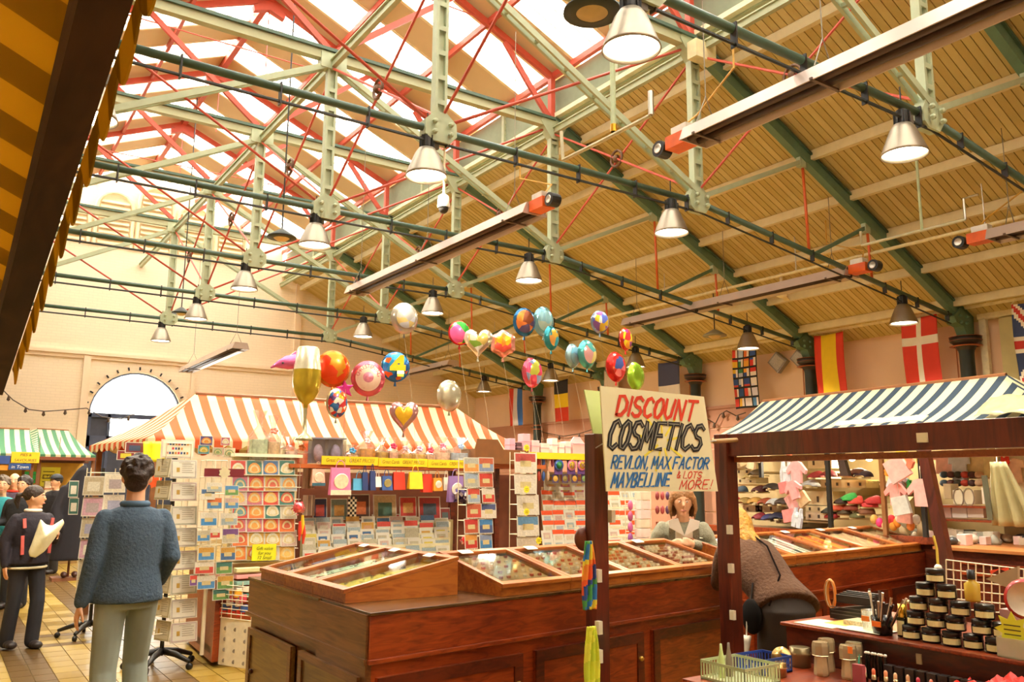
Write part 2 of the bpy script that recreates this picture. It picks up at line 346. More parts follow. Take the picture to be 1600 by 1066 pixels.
# louvred clerestory band
for sx, x in ((1, XR + .12), (-1, XL - .12)):
    for k in range(6): G().bar((x, YN, ZT + .24 + k * .115), (x, YF, ZT + .24 + k * .115), .02, .125, up=(-.35 * sx, 0, 1)).build('louvre_band', M('#94a089', .5, 0, .05), ce)
    for i in range(9):
        yy = TY[0] - 3.325 + 3.325 * i + 1.66
        if yy < YF: G().box(x - .06, x + .02, yy, yy + .08, ZT + .18, ZT + .86).build('mullion', SAGE, ce)
# ------------------------------------------------------------------ roof lantern
la = thing('ceiling_lantern', 'raised glazed roof lantern with red framing', None, (XK, 10, 8.7), kind='structure')
ZE, ZP = 8.73, 10.48; s2 = (ZP - ZE) / (XR - XK)
def zl(x): return ZP - s2 * abs(x - XK)
PAN = M('#d6b98e', .75, 0, .04, 2); SKG = thin_glass('roof glass', tint=(.98, .98, .97), gloss=0, dirt=.35)
def pane(g, x0, x1, y0, y1, dz, t): g.hexa([(x0, y0, zl(x0) + dz), (x1, y0, zl(x1) + dz), (x1, y1, zl(x1) + dz), (x0, y1, zl(x0) + dz), (x0, y0, zl(x0) + dz + t), (x1, y0, zl(x1) + dz + t), (x1, y1, zl(x1) + dz + t), (x0, y1, zl(x0) + dz + t)])
y0 = TY[0] - 3 * 3.325; BARM = M('#ead7b0', .5)
while y0 < YF:
    for fr0, fr1, gl in ((.0, .07, 0), (.07, .33, 1), (.33, .57, 0), (.57, .83, 1), (.83, 1.0, 0)):
        a, b = y0 + fr0 * 3.325, min(YF, y0 + fr1 * 3.325)
        if a >= b: continue
        for x0, x1 in ((XK + .03, XR + .25), (XL - .25, XK - .03)):
            if gl:
                for q in range(3):
                    ya, yb = a + (b - a) * q / 3, a + (b - a) * (q + 1) / 3
                    gg = G(); pane(gg, x0, x1, ya + .006, yb - .006, .16, .008); gg.build('pane', SKG, la)
                gg = G()
                for q in range(4):
                    ya = a + (b - a) * q / 3; wq = .03 if q in (0, 3) else .008; pane(gg, x0, x1, ya - wq, ya + wq, .13, .04)
                tag(gg.build('glazing_bar', BARM, la), kind='stuff')
            else:
                gg = G(); pane(gg, x0, x1, a, b, .14, .03); gg.build('roof_panel', PAN, la)
    y0 += 3.325
for f in (0, 1 / 3, 2 / 3, 1):
    for sgn in (1, -1):
        x = XK + sgn * (XR - XK) * f
        if f == 0 and sgn < 0: continue
        G().bar((x, YN, zl(x) + .05), (x, YF, zl(x) + .05), (.06 if f < 1 else .08) if f else .11, .11 if f else .17).build('purlin', RED, la)
# ------------------------------------------------------------------ roof trusses
def bolts(g, c, ys_=-1):
    for dx in (-.1, .1):
        for dz in (-.06, .06): g.lathe([(.03, 0), (.03, .035), (.015, .05)], V(c) + V((dx, ys_ * .09, dz)), 6, cap1=True, ax=(0, ys_, 0))
def mk_truss():
    t = thing('roof_truss', '', 'truss', (0, 0, 0), 'iron roof trusses across the hall')
    t.location = (XK, 0, ZB)
    B = lambda g, n, m, sm=False: g.build(n, m, t, smooth=sm)
    B(G().tube([(XL, 0, ZB), (XR, 0, ZB)], .043, 10), 'bottom_chord', DKG, True)
    for s in (1, -1):
        fx = lambda x: XK + s * (x - XK)
        B(G().tube([(fx(XR), 0, ZB), (fx(XC), 0, ZC)], .043, 10), 'outer_tie', DKG, True)
        g = G().bar((fx(XR), 0, ZT), (fx(XC), 0, ZC + .02), .12, .16); B(g, 'rafter', MIDG)
        B(G().bar((fx(XR), 0, ZT), (fx(XC), 0, ZC + .02), .2, .03, off=.09), 'rafter_flange', DKG)
        g = G()
        for dx in (-.07, .07): g.bar((fx(XR) + dx, 0, ZB + .15), (fx(XR) + dx, 0, ZT - .15), .035, .1, up=(0, 1, 0))
        g.box(fx(XR) - .07, fx(XR) + .07, -.005, .005, ZB + .2, ZT - .15); z = ZB + .3
        while z < ZT - .3: g.box(fx(XR) - .07, fx(XR) + .07, -.05, -.035, z, z + .06); z += .24
        B(g, 'queen_post', SAGE)
        g = G()
        for dy in (-.05, .05): g.bar((XK, dy, ZT - .12), (fx(XR), dy, ZB + .12), .035, .085)
        for q in range(1, 9): c = V((XK, 0, ZT - .12)).lerp(V((fx(XR), 0, ZB + .12)), q / 9); g.box(c.x - .02, c.x + .02, -.06, .06, c.z - .02, c.z + .02)
        B(g, 'diagonal', SAGE)
        xa, xb = 10.75, 12.38; za, zb_ = ZT + SL * (xa - XR) - .1, ZT + SL * (xb - XR) - .1
        zc = lambda x: ZB + (ZC - ZB) * (x - XR) / (XC - XR)
        B(G().bar((fx(XR), 0, ZB + .05), (fx(xa), 0, za), .06, .07), 'strut', SAGE); B(G().bar((fx(xa + .2), 0, zc(xa + .2)), (fx(xb), 0, zb_), .05, .06), 'strut', MIDG)
        for x, z in ((xa, za), (xb, zb_)):
            B(G().tube([(fx(x) + s * .03, 0, z), (fx(x) + s * .08, 0, zc(x))], .022, 6), 'hanger_rod', ORR, True); B(G().box(fx(x) - .07, fx(x) + .07, -.04, .04, z - .1, z + .06), 'node_plate', SAGE)
        B(G().tube([(XK + s * .1, .03, ZB + .1), (fx(XR) - s * .05, .03, ZT - .05)], .02, 6), 'counter_rod', RED, True)
        g = G().ext([(fx(XR) + a, -.06, ZB + b) for a, b in ((-.18, -.1), (-.09, -.16), (.11, -.16), (.19, -.06), (.18, .09), (.06, .2), (-.1, .2), (-.19, .05))], (0, .12, 0)); bolts(g, (fx(XR), 0, ZB)); B(g, 'gusset_plate', SAGE)
        g = G().ext([(fx(XR) + s * a, -.07, ZT + b) for a, b in ((-.3, -.02), (-.26, .08), (.1, .08), (.24, -.06), (.1, -.3), (-.08, -.3))], (0, .14, 0)); B(g, 'head_plate', SAGE)
        g = G().ext([(fx(XC) + s * a, -.09, ZC + b) for a, b in ((-.5, .04), (-.42, -.08), (-.2, -.12), (-.1, -.3), (.14, -.3), (.2, .3), (-.1, .3))], (0, .18, 0)); bolts(g, (fx(XC) - s * .2, 0, ZC)); B(g, 'foot_shoe', MIDG)
        # red lantern frame
        B(G().bar((fx(XR), 0, ZE + .02), (XK, 0, ZP + .02), .07, .11), 'lantern_rafter', RED); B(G().bar((fx(XR) - s * .03, 0, ZT + .05), (fx(XR) - s * .03, 0, ZE + .05), .1, .09, up=(1, 0, 0)), 'lantern_post', RED)
        g = G(); k0 = V((fx(XR) - s * .1, 0, ZT + .12)); k1 = V((fx(7.35), 0, zl(7.35) - .05)); mid = (k0 + k1) / 2 + V((-s * .0, 0, -.02)); g.bar(k0, mid, .05, .1); g.bar(mid, k1, .05, .1); B(g, 'knee_brace', RED)
        xm = XK + (XR - XK) * .5; B(G().bar((XK + s * .08, 0, ZT + .12), (fx(xm), 0, zl(xm) - .02), .06, .09), 'lantern_strut', RED)
    G().bar((XL, 0, ZT), (XR, 0, ZT), .12, .13, off=-.02).build('top_chord', M('#aeb08a', .5, 0, .05), t); G().bar((XL, 0, ZT), (XR, 0, ZT), .2, .05, off=.07).build('chord_flange', DKG, t)
    g = G()
    for dx in (-.06, .06): g.bar((XK + dx, 0, ZB + .15), (XK + dx, 0, ZT - .05), .035, .1, up=(0, 1, 0))
    g.box(XK - .06, XK + .06, -.005, .005, ZB + .2, ZT - .1); z = ZB + .3
    while z < ZT - .3: g.box(XK - .06, XK + .06, -.05, -.035, z, z + .06); z += .3
    g.build('king_post', SAGE, t)
    g = G().ext([(XK + a, -.07, ZB + b) for a, b in ((-.2, -.09), (-.1, -.15), (.11, -.15), (.2, -.05), (.19, .1), (.07, .2), (-.08, .2), (-.2, .08))], (0, .14, 0)); bolts(g, (XK, 0, ZB)); g.build('gusset_plate', SAGE, t)
    G().box(XK - .2, XK + .2, -.08, .08, ZT - .22, ZT + .02).build('head_plate', SAGE, t)
    g = G().ext([(XK + a, -.06, ZP + b) for a, b in ((-.3, -.2), (0, -.0), (.3, -.2), (.28, -.3), (0, -.2), (-.28, -.3))], (0, .12, 0)); g.build('apex_plate', RED, t)
    xm = (XR - XK) * .62; G().tube([(XK - xm, 0, zl(XK + xm)), (XK + xm, 0, zl(XK + xm))], .012, 5).build('lantern_tie', RED, t); G().tube([(XK, 0, ZP - .2), (XK, 0, zl(XK + xm) - .3)], .01, 5).build('drop_rod', RED, t)
    g = G().tube([(XL, -.02, ZB - .15), (XR, -.02, ZB - .15)], .018, 6).tube([(XR, -.02, ZB - .15), (XC - .5, -.02, ZC - .1)], .016, 6)
    B(g, 'conduit', M('#2d3230', .5))
    g = G()
    for q in range(9): x = XL + .4 + q * .95; g.box(x - .008, x + .008, -.05, .02, ZB - .18, ZB + .05)
    for q in range(7): x = XR + .6 + q * .95; zz = ZB + (ZC - ZB) * (x - XR) / (XC - XR); g.box(x - .008, x + .008, -.05, .02, zz - .14, zz + .04)
    tag(B(g, 'hanger_clip', BLACKM), kind='stuff')
    return t
tr0 = mk_truss()
NM = ['nearest roof truss, its hub plate above the shopper at the counters', 'second roof truss from the camera, its king post bolted above the left lamp row', 'third roof truss from the camera, counting towards the gable', 'fourth roof truss from the camera, behind the long central heater', 'fifth roof truss from the camera, counting towards the gable', 'farthest roof truss, closest to the gable wall']
trs = []
for i, y in enumerate(TY):
    t = tr0 if i == 0 else dup(tr0); t.location = (XK, y, ZB); t['label'] = NM[i]; trs.append(t)
# longitudinal members, braces with their coupling rings
def ring(g, c, r=.13): g.tube([V(c) + V((0, r * cos(2 * pi * k / 14), r * sin(2 * pi * k / 14))) for k in range(14)], .022, 6, closed=True)
for i in range(5):
    ya, yb = TY[i], TY[i + 1]
    for x, nm in ((XK, 'king post line'), (XR, 'right-hand post line')):
        t = thing('cross_brace', 'red crossed tie rods with a coupling ring, %s, %s bay from the camera' % (nm, ORD[i]), 'brace', (x, (ya + yb) / 2, 6.7), 'crossed tie rods between the trusses')
        G().tube([(x, ya + .05, ZB + .2), (x, yb - .05, ZT - .2)], .018, 6).build('rod', RED, t); G().tube([(x + .04, ya + .05, ZT - .2), (x + .04, yb - .05, ZB + .2)], .018, 6).build('rod', RED, t)
        g = G(); ring(g, (x, (ya + yb) / 2, (ZB + ZT) / 2)); g.tube([(x, (ya + yb) / 2 - .03, (ZB + ZT) / 2), (x, (ya + yb) / 2 + .03, (ZB + ZT) / 2)], .06, 8); g.build('coupling_ring', M('#6b4a30', .5, .3), t, smooth=True)
for x, nm in ((XK, 'along the king post heads'), (XR, 'along the right-hand post heads')):
    t = thing('longitudinal_beam', 'pale green beam running the hall %s' % nm, 'beam', (x, 10, ZT - .15)); G().bar((x, YN, ZT - .14), (x, YF, ZT - .14), .07, .1).build('web', SAGE, t); G().bar((x, YN, ZT - .09), (x, YF, ZT - .09), .13, .02).build('flange', SAGE, t)
# columns
CD = M('#1f2923', .4, 0, .1); GOLD = M('#b0603a', .4, .2)
def mk_col():
    t = thing('iron_column', '', 'column', (0, 0, 0), 'dark green cast iron columns'); c = G()
    c.lathe([(.2, 0), (.2, .12), (.15, .2), (.13, .4), (.125, 4.0), (.14, 4.1)], (0, 0, 0), 16); c.build('shaft', CD, t, smooth=True)
    G().lathe([(.14, 4.06), (.19, 4.16), (.26, 4.22), (.27, 4.3), (.2, 4.3)], n=16, cap1=True).build('capital', M('#2b211c', .4), t, smooth=True)
    for z in (4.14, 4.24, 3.3, 3.42, 4.31): G().lathe([(.132 if z < 4 else .2, z - .012), (.16 if z < 4 else .28, z), (.132 if z < 4 else .2, z + .012)], n=16).build('painted_band', GOLD, t, smooth=True)
    G().tube([(-.02, .17, 3.3), (-.02, .17, 4.1), (-.02, .24, 4.25)], .012, 5).build('painted_line', GOLD, t); return t
c0 = mk_col()
CN = {0: 'out past the right edge', 1: 'iron column between the Danish flag and the side window', 2: 'iron column just left of the Spanish flag', 3: 'iron column right of the blue and white flag', 4: 'iron column behind the discount sign', 5: 'iron column between the Belgian flag and the striped balloons'}
for i in range(1, 6):
    t = c0 if i == 1 else dup(c0); t.location = (XC, TY[i], 0); t['label'] = CN[i]
# ------------------------------------------------------------------ high bay lamps
BELL = M('#a89d8a', .42, .8, .05, 4); BULB = M('#fff6dc', .4, emit=9, name='lit lamp')
def mk_lamp(power):
    t = thing('pendant_lamp', '', 'lamp', (0, 0, 0), 'bell-shaped metal high bay lamps')
    G().lathe([(.06, .34), (.09, .33), (.13, .27), (.19, .12), (.225, .03), (.232, 0), (.222, .0), (.215, .03), (.18, .12), (.12, .26), (.06, .31)], n=28).build('bell_shade', BELL, t, smooth=True)
    G().lathe([(.0, .1), (.175, .1), (.2, .06), (.207, .03), (.0, .005)], n=24).build('lit_diffuser', BULB, t, smooth=True)
    g = G().lathe([(.065, .33), (.07, .35), (.07, .47), (.05, .49)], n=14, cap1=True)
    for k in range(8): a = 2 * pi * k / 8; g.bar((.07 * cos(a), .07 * sin(a), .34), (.07 * cos(a), .07 * sin(a), .47), .008, .03, up=(cos(a), sin(a), 0))
    g.build('gear_housing', BLACKM, t); G().box(.07, .15, -.04, .04, .36, .46).build('ballast_box', M('#6c675f', .5, .3), t)
    g = G().tube([(0, 0, .49), (.02, 0, .53), (0, 0, .57)], .008, 5); g.build('hook', BLACKM, t)
    ld = bpy.data.lights.new('bulb', 'SPOT'); ld.energy = power; ld.color = (1, .90, .70); ld.shadow_soft_size = .15; ld.spot_size = R_(150); ld.spot_blend = .5
    lo = bpy.data.objects.new('bulb', ld); COL.objects.link(lo); lo.location = (0, 0, -.02); setp(lo, t); return t
l0 = mk_lamp(LAMP_W); first = True
for row, (x, z, rn) in enumerate(((.8, 4.73, 'far left row'), (4.13, 4.93, 'king post row'), (7.87, 4.95, 'middle row right of the skylight'), (13.3, 4.33, 'row by the side wall'))):
    for i in range(6):
        if row == 0 and i in (0, 5): continue
        if row == 2 and i == 5: continue
        if row == 3 and i == 0: continue
        t = l0 if first else dup(l0); first = False
        t.location = (x, TY[i], z); t.rotation_euler.z = .3 * i; t['label'] = 'lit bell lamp, %s from the camera in the %s' % (ORD[i], rn)
        if i == 5 and row == 3: t.rotation_euler.z = 0
        zt = ZB - .02 if row < 3 else ZB + (ZC - ZB) * (x - XR) / (XC - XR)
        h = zt - z - .55; G().tube([V((x, TY[i], z + .56)), V((x, TY[i], zt))], .008, 5).build('chain', BLACKM, t)
# ------------------------------------------------------------------ tube heaters
HB = M('#c9b7ab', .35, .4, .05, 3); HD = M('#4a362c', .5)
def heater(x, y0, y1, z, label, burner, chains, hide=False):
    t = thing('tube_heater', label, 'heater', (x, y0, z), 'infrared tube heaters slung under the roof')
    n = 1
    prof = [(-.2, -.08), (-.14, .07), (.14, .07), (.2, -.08), (.185, -.08), (.13, .055), (-.13, .055), (-.185, -.08)]
    g = G().ext([(x + a, y0, z + b) for a, b in prof], (0, y1 - y0, 0)); g.build('reflector', HB, t)
    for yy in (y0 + .01, y1 - .02): G().ext([(x + a, yy, z + b) for a, b in ((-.2, -.08), (-.14, .07), (.14, .07), (.2, -.08))], (0, .01, 0)).build('end_cap', HB, t)
    for dx in (-.07, .07): G().tube([(x + dx, y0 + .02, z - .03), (x + dx, y1 - .02, z - .03)], .035, 8).build('burner_tube', HD, t, smooth=True)
    for yy in chains: G().bar((x - .21, yy, z - .07), (x + .21, yy, z - .07), .03, .02).build('strap', M('#6b5a4e', .5, .4), t); g = G().tube([(x - .14, yy, z + .07), (x, yy, z + .38), (x + .14, yy, z + .07)], .007, 5).tube([(x, yy, z + .38), (x, yy, ZT + .1 if x < XR else zr(x) + .05)], .006, 5); g.build('chain', M('#8a8270', .5, .4), t)
    if burner:
        yb = y1 if burner > 0 else y0; s = burner
        g = G().box(x - .1, x + .1, min(yb, yb + s * .3), max(yb, yb + s * .3), z - .06, z + .08); g.build('burner_box', M('#e8641e', .4) if burner != -1.0 or True else STEEL, t)
        g = G().lathe([(.03, -.07), (.09, -.07), (.09, .07), (.03, .07)], (x - .02, yb + s * .42, z), 14, True, True, ax=(1, 0, 0)); g.build('fan_housing', BLACKM, t, smooth=False)
        G().lathe([(.0, -.075), (.05, -.08), (.055, -.075)], (x - .02, yb + s * .42, z), 12, ax=(1, 0, 0)).build('fan_hub', STEEL, t)
        G().box(x - .07, x + .07, min(yb + s * .02, yb + s * .24), max(yb + s * .02, yb + s * .24), z + .08, z + .17).build('gas_valve', M('#d8d2c4', .35, .3), t)
        G().tube([(x, yb + s * .2, z + .15), (x + .2, yb + s * .1, z + .35), (x + .1, yb - s * .5, z + .6), (x + .1, yb - s * .5, z + 1.0)], .012, 5).build('gas_hose', M('#d0a040', .5), t)
    return t
heater(6.2, -.5, 5.8, 5.2, 'nearest and largest tube heater, crossing the top right of the view', 1, (1.0, 4.2, 5.6))
heater(6.2, 8.62, 14.5, 5.2, 'long tube heater slung in the centre of the hall with an orange burner', -1, (9.1, 11.6, 14.2))
heater(11.85, 7.75, 13.1, 5.02, 'tube heater with an orange burner above the striped blue awning', -1, (8.1, 10.4, 12.8))
heater(5.5, 19.2, 24.4, 4.72, 'small dark tube heater hanging in front of the arched gable window', 0, (19.6, 23.6))
heater(11.6, 20.0, 24.0, 4.95, 'distant tube heater beyond the balloons, near the far corner', 0, (20.3, 23.4))
heater(11.62, .5, 5.45, 5.0, 'tube heater with a bright white burner box at the right edge', 1, (1.0, 5.2))
# pipes
PI1 = M('#c8c2a0', .45)
t = thing('sprinkler_pipe', 'pale green pipe dropping beside the large lamp to a level gas branch', 'pipe', (5.45, 6.3, 5.1)); G().tube([(5.47, 5.65, 5.2), (5.45, 6.33, 5.18), (5.47, 7.07, 5.2), (5.47, 7.1, 5.55)], .022, 7).build('branch', PI1, t); G().tube([(5.46, 6.2, 5.22), (5.46, 6.2, zl(5.46) - .05)], .03, 7).build('drop', M('#b9c8a0', .5), t); G().tube([(5.47, 5.65, 5.2), (5.47, 5.65, 5.45)], .03, 7).build('elbow', STEEL, t); G().lathe([(.035, 0), (.035, .08)], (5.46, 6.2, 5.22), 8, True, True).build('brass_fitting', M('#d8a020', .3, .6), t)
t = thing('gas_branch_pipe', 'thin cream gas pipe between two trusses above the right-hand heaters', 'pipe', (11.2, 6.5, 5.2)); G().tube([(11.24, 5.6, 5.2), (11.22, 7.15, 5.2), (11.22, 7.15, 5.42)], .022, 7).build('branch', PI1, t); G().tube([(11.22, 6.2, 5.2), (11.22, 6.2, zr(11.22) + .05)], .02, 7).build('drop', M('#b9c8a0', .5), t); G().tube([(11.24, 5.6, 5.2), (11.24, 5.6, 5.5), (11.24, 5.4, 5.5)], .018, 6).build('elbow', STEEL, t)
t = thing('cream_pipe', 'long cream pipe running the hall under the boarded slope', 'pipe', (10.0, 12, 5.6)); G().tube([(12.45, YN, 5.42), (12.45, YF, 5.42)], .03, 8).build('pipe', M('#ead9a8', .5), t, smooth=True)
g = G()
for i in range(7): y = 2.6 + 3.325 * i; g.tube([(12.45, y, 5.45), (12.45, y, zr(12.45) + .05)], .008, 5)
tag(g.build('pipe_hanger', STEEL, t), kind='stuff')
# dishes and fans
def dish(c, r, z1, label, dark=True):
    t = thing('dish_lamp', label, 'lamp', c); x, y, z = c
    G().lathe([(r * .55, -.01), (r, .0), (r * .98, .02), (r * .5, .09), (r * .15, .14)], c, 28, cap1=True).build('shade', M('#3b4038', .5, .2) if dark else M('#8e8a72', .5), t, smooth=True)
    G().lathe([(0, -.05), (r * .3, -.045), (r * .55, -.005)], c, 24).build('diffuser', M('#c9ae74', .5), t, smooth=True); G().tube([(x, y, z + .12), (x, y, z1)], .012, 6).build('rod', BLACKM, t)
dish(tuple(AT(925, 20, Z=5.62)), .25, zl(3.94), 'large unlit dish lamp with dark rim beside the biggest lit lamp'); dish((4.01, 12.21, 5.3), .22, zl(4), 'unlit dark dish lamp at the skylight edge above the fourth king post'); dish((4.14, 19.19, 5.3), .2, zl(4.1), 'small unlit dish lamp near the gable louvres'); dish((13.2, 11.9, 4.7), .25, zr(13.2), 'unlit dish lamp over the flag of many flags', False)
t = thing('ceiling_fan', 'small white ceiling fan below the boarded slope', 'fan', (13.3, 10.24, 5.3)); c = V((13.3, 10.24, 5.3)); G().lathe([(.03, .5), (.03, .12), (.1, .08), (.1, -.04), (.04, -.07)], c, 14, cap1=True).build('motor', CRM, t, smooth=True); G().tube([c + V((0, 0, .4)), (c.x, c.y, zr(c.x) + .05)], .012, 6).build('rod', CRM, t)
for k in range(3): a = .5 + k * 2 * pi / 3; G().bar(c + V((.1 * cos(a), .1 * sin(a), 0)), c + V((.6 * cos(a), .6 * sin(a), 0)), .11, .01).build('blade', CRM, t)
# camera dome, junction box
t = thing('security_camera', 'white dome security camera hanging below the second truss hub', 'camera', (4.45, 7.8, 4.3)); c = AT(693, 322, Y=7.8); t.location = c
G().lathe([(.03, .13), (.06, .11), (.07, .0), (.065, -.02)], c, 14, cap0=True).build('housing', M('#f2ead8', .4), t, smooth=True); G().ell(c + V((0, 0, -.03)), (.055, .055, .06)).build('dome', M('#2c2a28', .1), t, smooth=True); G().tube([c + V((0, 0, .12)), (c.x, c.y, 5.45)], .014, 6).build('stem', CRM, t)
c = AT(1083, 90, Y=7.75); t = thing('junction_box', 'cream metal junction box fixed at the head of the second truss', 'box', c); G().box(c.x - .2, c.x + .2, c.y - .25, c.y - .08, c.z - .13, c.z + .13).build('case', M('#e6dcae', .5), t); G().tube([c + V((0, 0, .15)), c + V((-.1, 0, .3)), c + V((.15, 0, .35)), c + V((.2, 0, .15))], .015, 6).build('conduit_loop', STEEL, t)
# ------------------------------------------------------------------ canopy of the stall at the near left
CANV = stripes('near canvas', 'Y', .16, '#d8b040', '#ab862c', transl=.55)
t = thing('stall_canopy', 'striped canvas canopy on a dark wooden beam, close at the upper left', 'canopy', (.06, 1.2, 2.2))
bp0, bp1 = AT(172, -60, X=.10), AT(4, 540, X=.10)
dirb = (bp1 - bp0).normalized(); a0 = bp0 - dirb * .5; a1 = bp1 + dirb * .3
G().bar(a0, a1, .05, .085, up=(0, 0, 1)).build('beam', wood('dark beam', '#2a140c', '#472a1a', (6, 1, 6), .8, 3, 0), t)
g = G(); up = V((-.75, 0, .42))
g.grid(lambda u, v: a0.lerp(a1, u) + V((.04, 0, .045)) + up * (v * 1.25) + V((0, 0, -.03 * sin(pi * v))), 24, 6); g.build('canvas', CANV, t, smooth=True, solid=.004)
def scal(p0, p1, n, drop, base=.3, seg=6, out=(0, 0, 0)):
    "points of a scalloped valance"
    g = G(); p0 = V(p0); p1 = V(p1); out = V(out); vv = []; ff = []; N_ = n * seg
    for i in range(N_ + 1):
        f = i / N_; s = abs(sin(pi * (i % seg) / seg)) if i % seg else 0
        q = p0.lerp(p1, f); vv += [q, q - V((0, 0, drop * (base + (1 - base) * s))) + out]
    for i in range(N_): ff.append((2 * i, 2 * i + 1, 2 * i + 3, 2 * i + 2))
    return g.add(vv, ff)
scal(a0 + V((.042, 0, .03)), a1 + V((.042, 0, .03)), 15, .06, .25, 6, (.006, 0, 0)).build('valance', CANV, t, solid=.003)
# ------------------------------------------------------------------ wooden island counters
MAH = wood('mahogany front', '#6a2209', '#a04418', (1, 12, 12)); MAHY = wood('mahogany side', '#5a3012', '#85522a', (12, 1, 12)); MAHD = wood('dark mahogany', '#3a1408', '#64260f', (3, 3, 10)); OAK = wood('orange cedar', '#8a3f12', '#b86a26', (2, 10, 10), coat=.15); TOPW = wood('dark counter top', '#3c2410', '#64421c', (2, 12, 12), .22)
AN = R_(8); UX = V((cos(AN), sin(AN), 0)); VY = V((-sin(AN), cos(AN), 0)); OO = V((1.76, 3.77, 0))
def Lp(u, v, z, o=OO): return o + UX * u + VY * v + V((0, 0, z))
def lbox(g, u0, u1, v0, v1, z0, z1): return g.hexa([Lp(u + (v * .14 if u <= .001 else 0), v, z) for z in (z0, z1) for u, v in ((u0, v0), (u1, v0), (u1, v1), (u0, v1))])
def body(name, label, u0, u1, depth, doors, right_end=True):
    t = thing(name, label, 'counter', Lp((u0 + u1) / 2, .3, 0))
    lbox(G(), u0, u1, .02, depth, 0, .77).build('carcass', MAH, t)
    lbox(G(), u0, u1, 0, depth, .785, .985).build('fascia_box', MAH, t, bevel=.004); lbox(G(), u0 - .004, u1 + .004, -.012, depth, .765, .787).build('moulding', MAH, t, bevel=.004)
    lbox(G(), u0 - .004, u1 + .004, -.006, depth, .985, 1.0).build('worktop', TOPW, t, bevel=.003)
    n = doors
    for k in range(n):
        a = u0 + (u1 - u0) * k / n; b = u0 + (u1 - u0) * (k + 1) / n
        d = lbox(G(), a + .05, b - .05, -.002, .02, .06, .70).build('door', MAH, t); g = G()
        lbox(g, a + .05, b - .05, -.012, -.002, .64, .70); lbox(g, a + .05, b - .05, -.012, -.002, .06, .13); lbox(g, a + .05, a + .11, -.012, -.002, .13, .64); lbox(g, b - .11, b - .05, -.012, -.002, .13, .64); g.build('door_frame', MAHD, d)
        G().lathe([(.012, 0), (.016, .012), (.01, .022)], Lp(b - .09, -.012, .55), 10, cap1=True, ax=-VY).build('knob', M('#c9a24a', .3, .8), d, smooth=True)
    return t
body('display_counter', 'long mahogany counter whose near corner faces the camera, under the ring cases', 0, 3.08, .62, 3)
# left wing along the aisle
t = thing('display_counter', 'darker counter wing running away beside the aisle under the three hair-goods cases', 'counter', (2.1, 4.9, 0))
XA = 1.752; LW = lambda y: XA - .02 * (y - 3.77) / 1.8
G().box(XA + .02, 2.42, 4.41, 5.58, 0, .77).build('carcass', MAHY, t); G().box(XA, 2.46, 4.40, 5.6, .785, .985).build('fascia_box', MAHY, t)
G().box(XA - .012, 2.42, 4.40, 5.61, .765, .787).build('moulding', MAHY, t); G().box(XA - .008, 2.46, 4.385, 5.605, .986, 1.0).build('worktop', TOPW, t)
G().box(XA - .004, XA + .015, 3.785, 4.41, .787, .987).build('end_board', MAHY, t); G().box(XA - .012, XA + .015, 3.78, 4.41, .763, .789).build('end_moulding', MAHY, t); G().box(XA - .0, XA + .03, 3.79, 4.41, 0, .764).build('end_panel', MAHY, t)
for y0, y1 in ((3.84, 4.62), (4.74, 5.52)):
    x = XA + .012; d = G().box(x - .02, x, y0, y1, .06, .70).build('door', wood('olive door', '#6a4a1e', '#8a6a2c', (12, 1, 12)), t)
    G().box(x - .03, x - .02, y0, y1, .66, .70).box(x - .03, x - .02, y0, y1, .06, .12).box(x - .03, x - .02, y0, y0 + .05, .12, .66).box(x - .03, x - .02, y1 - .05, y1, .12, .66).build('door_frame', MAHY, d)
    G().lathe([(.012, 0), (.018, .012), (.01, .022)], (x - .02, y1 - .1, .45), 10, cap1=True, ax=(-1, 0, 0)).build('knob', MAHD, d)
body('display_counter', 'mahogany counter right of the leaning shopper, under the scarf cases', 3.24, 6.60, .64, 3)
CG = thin_glass('case glass', gloss=.10)
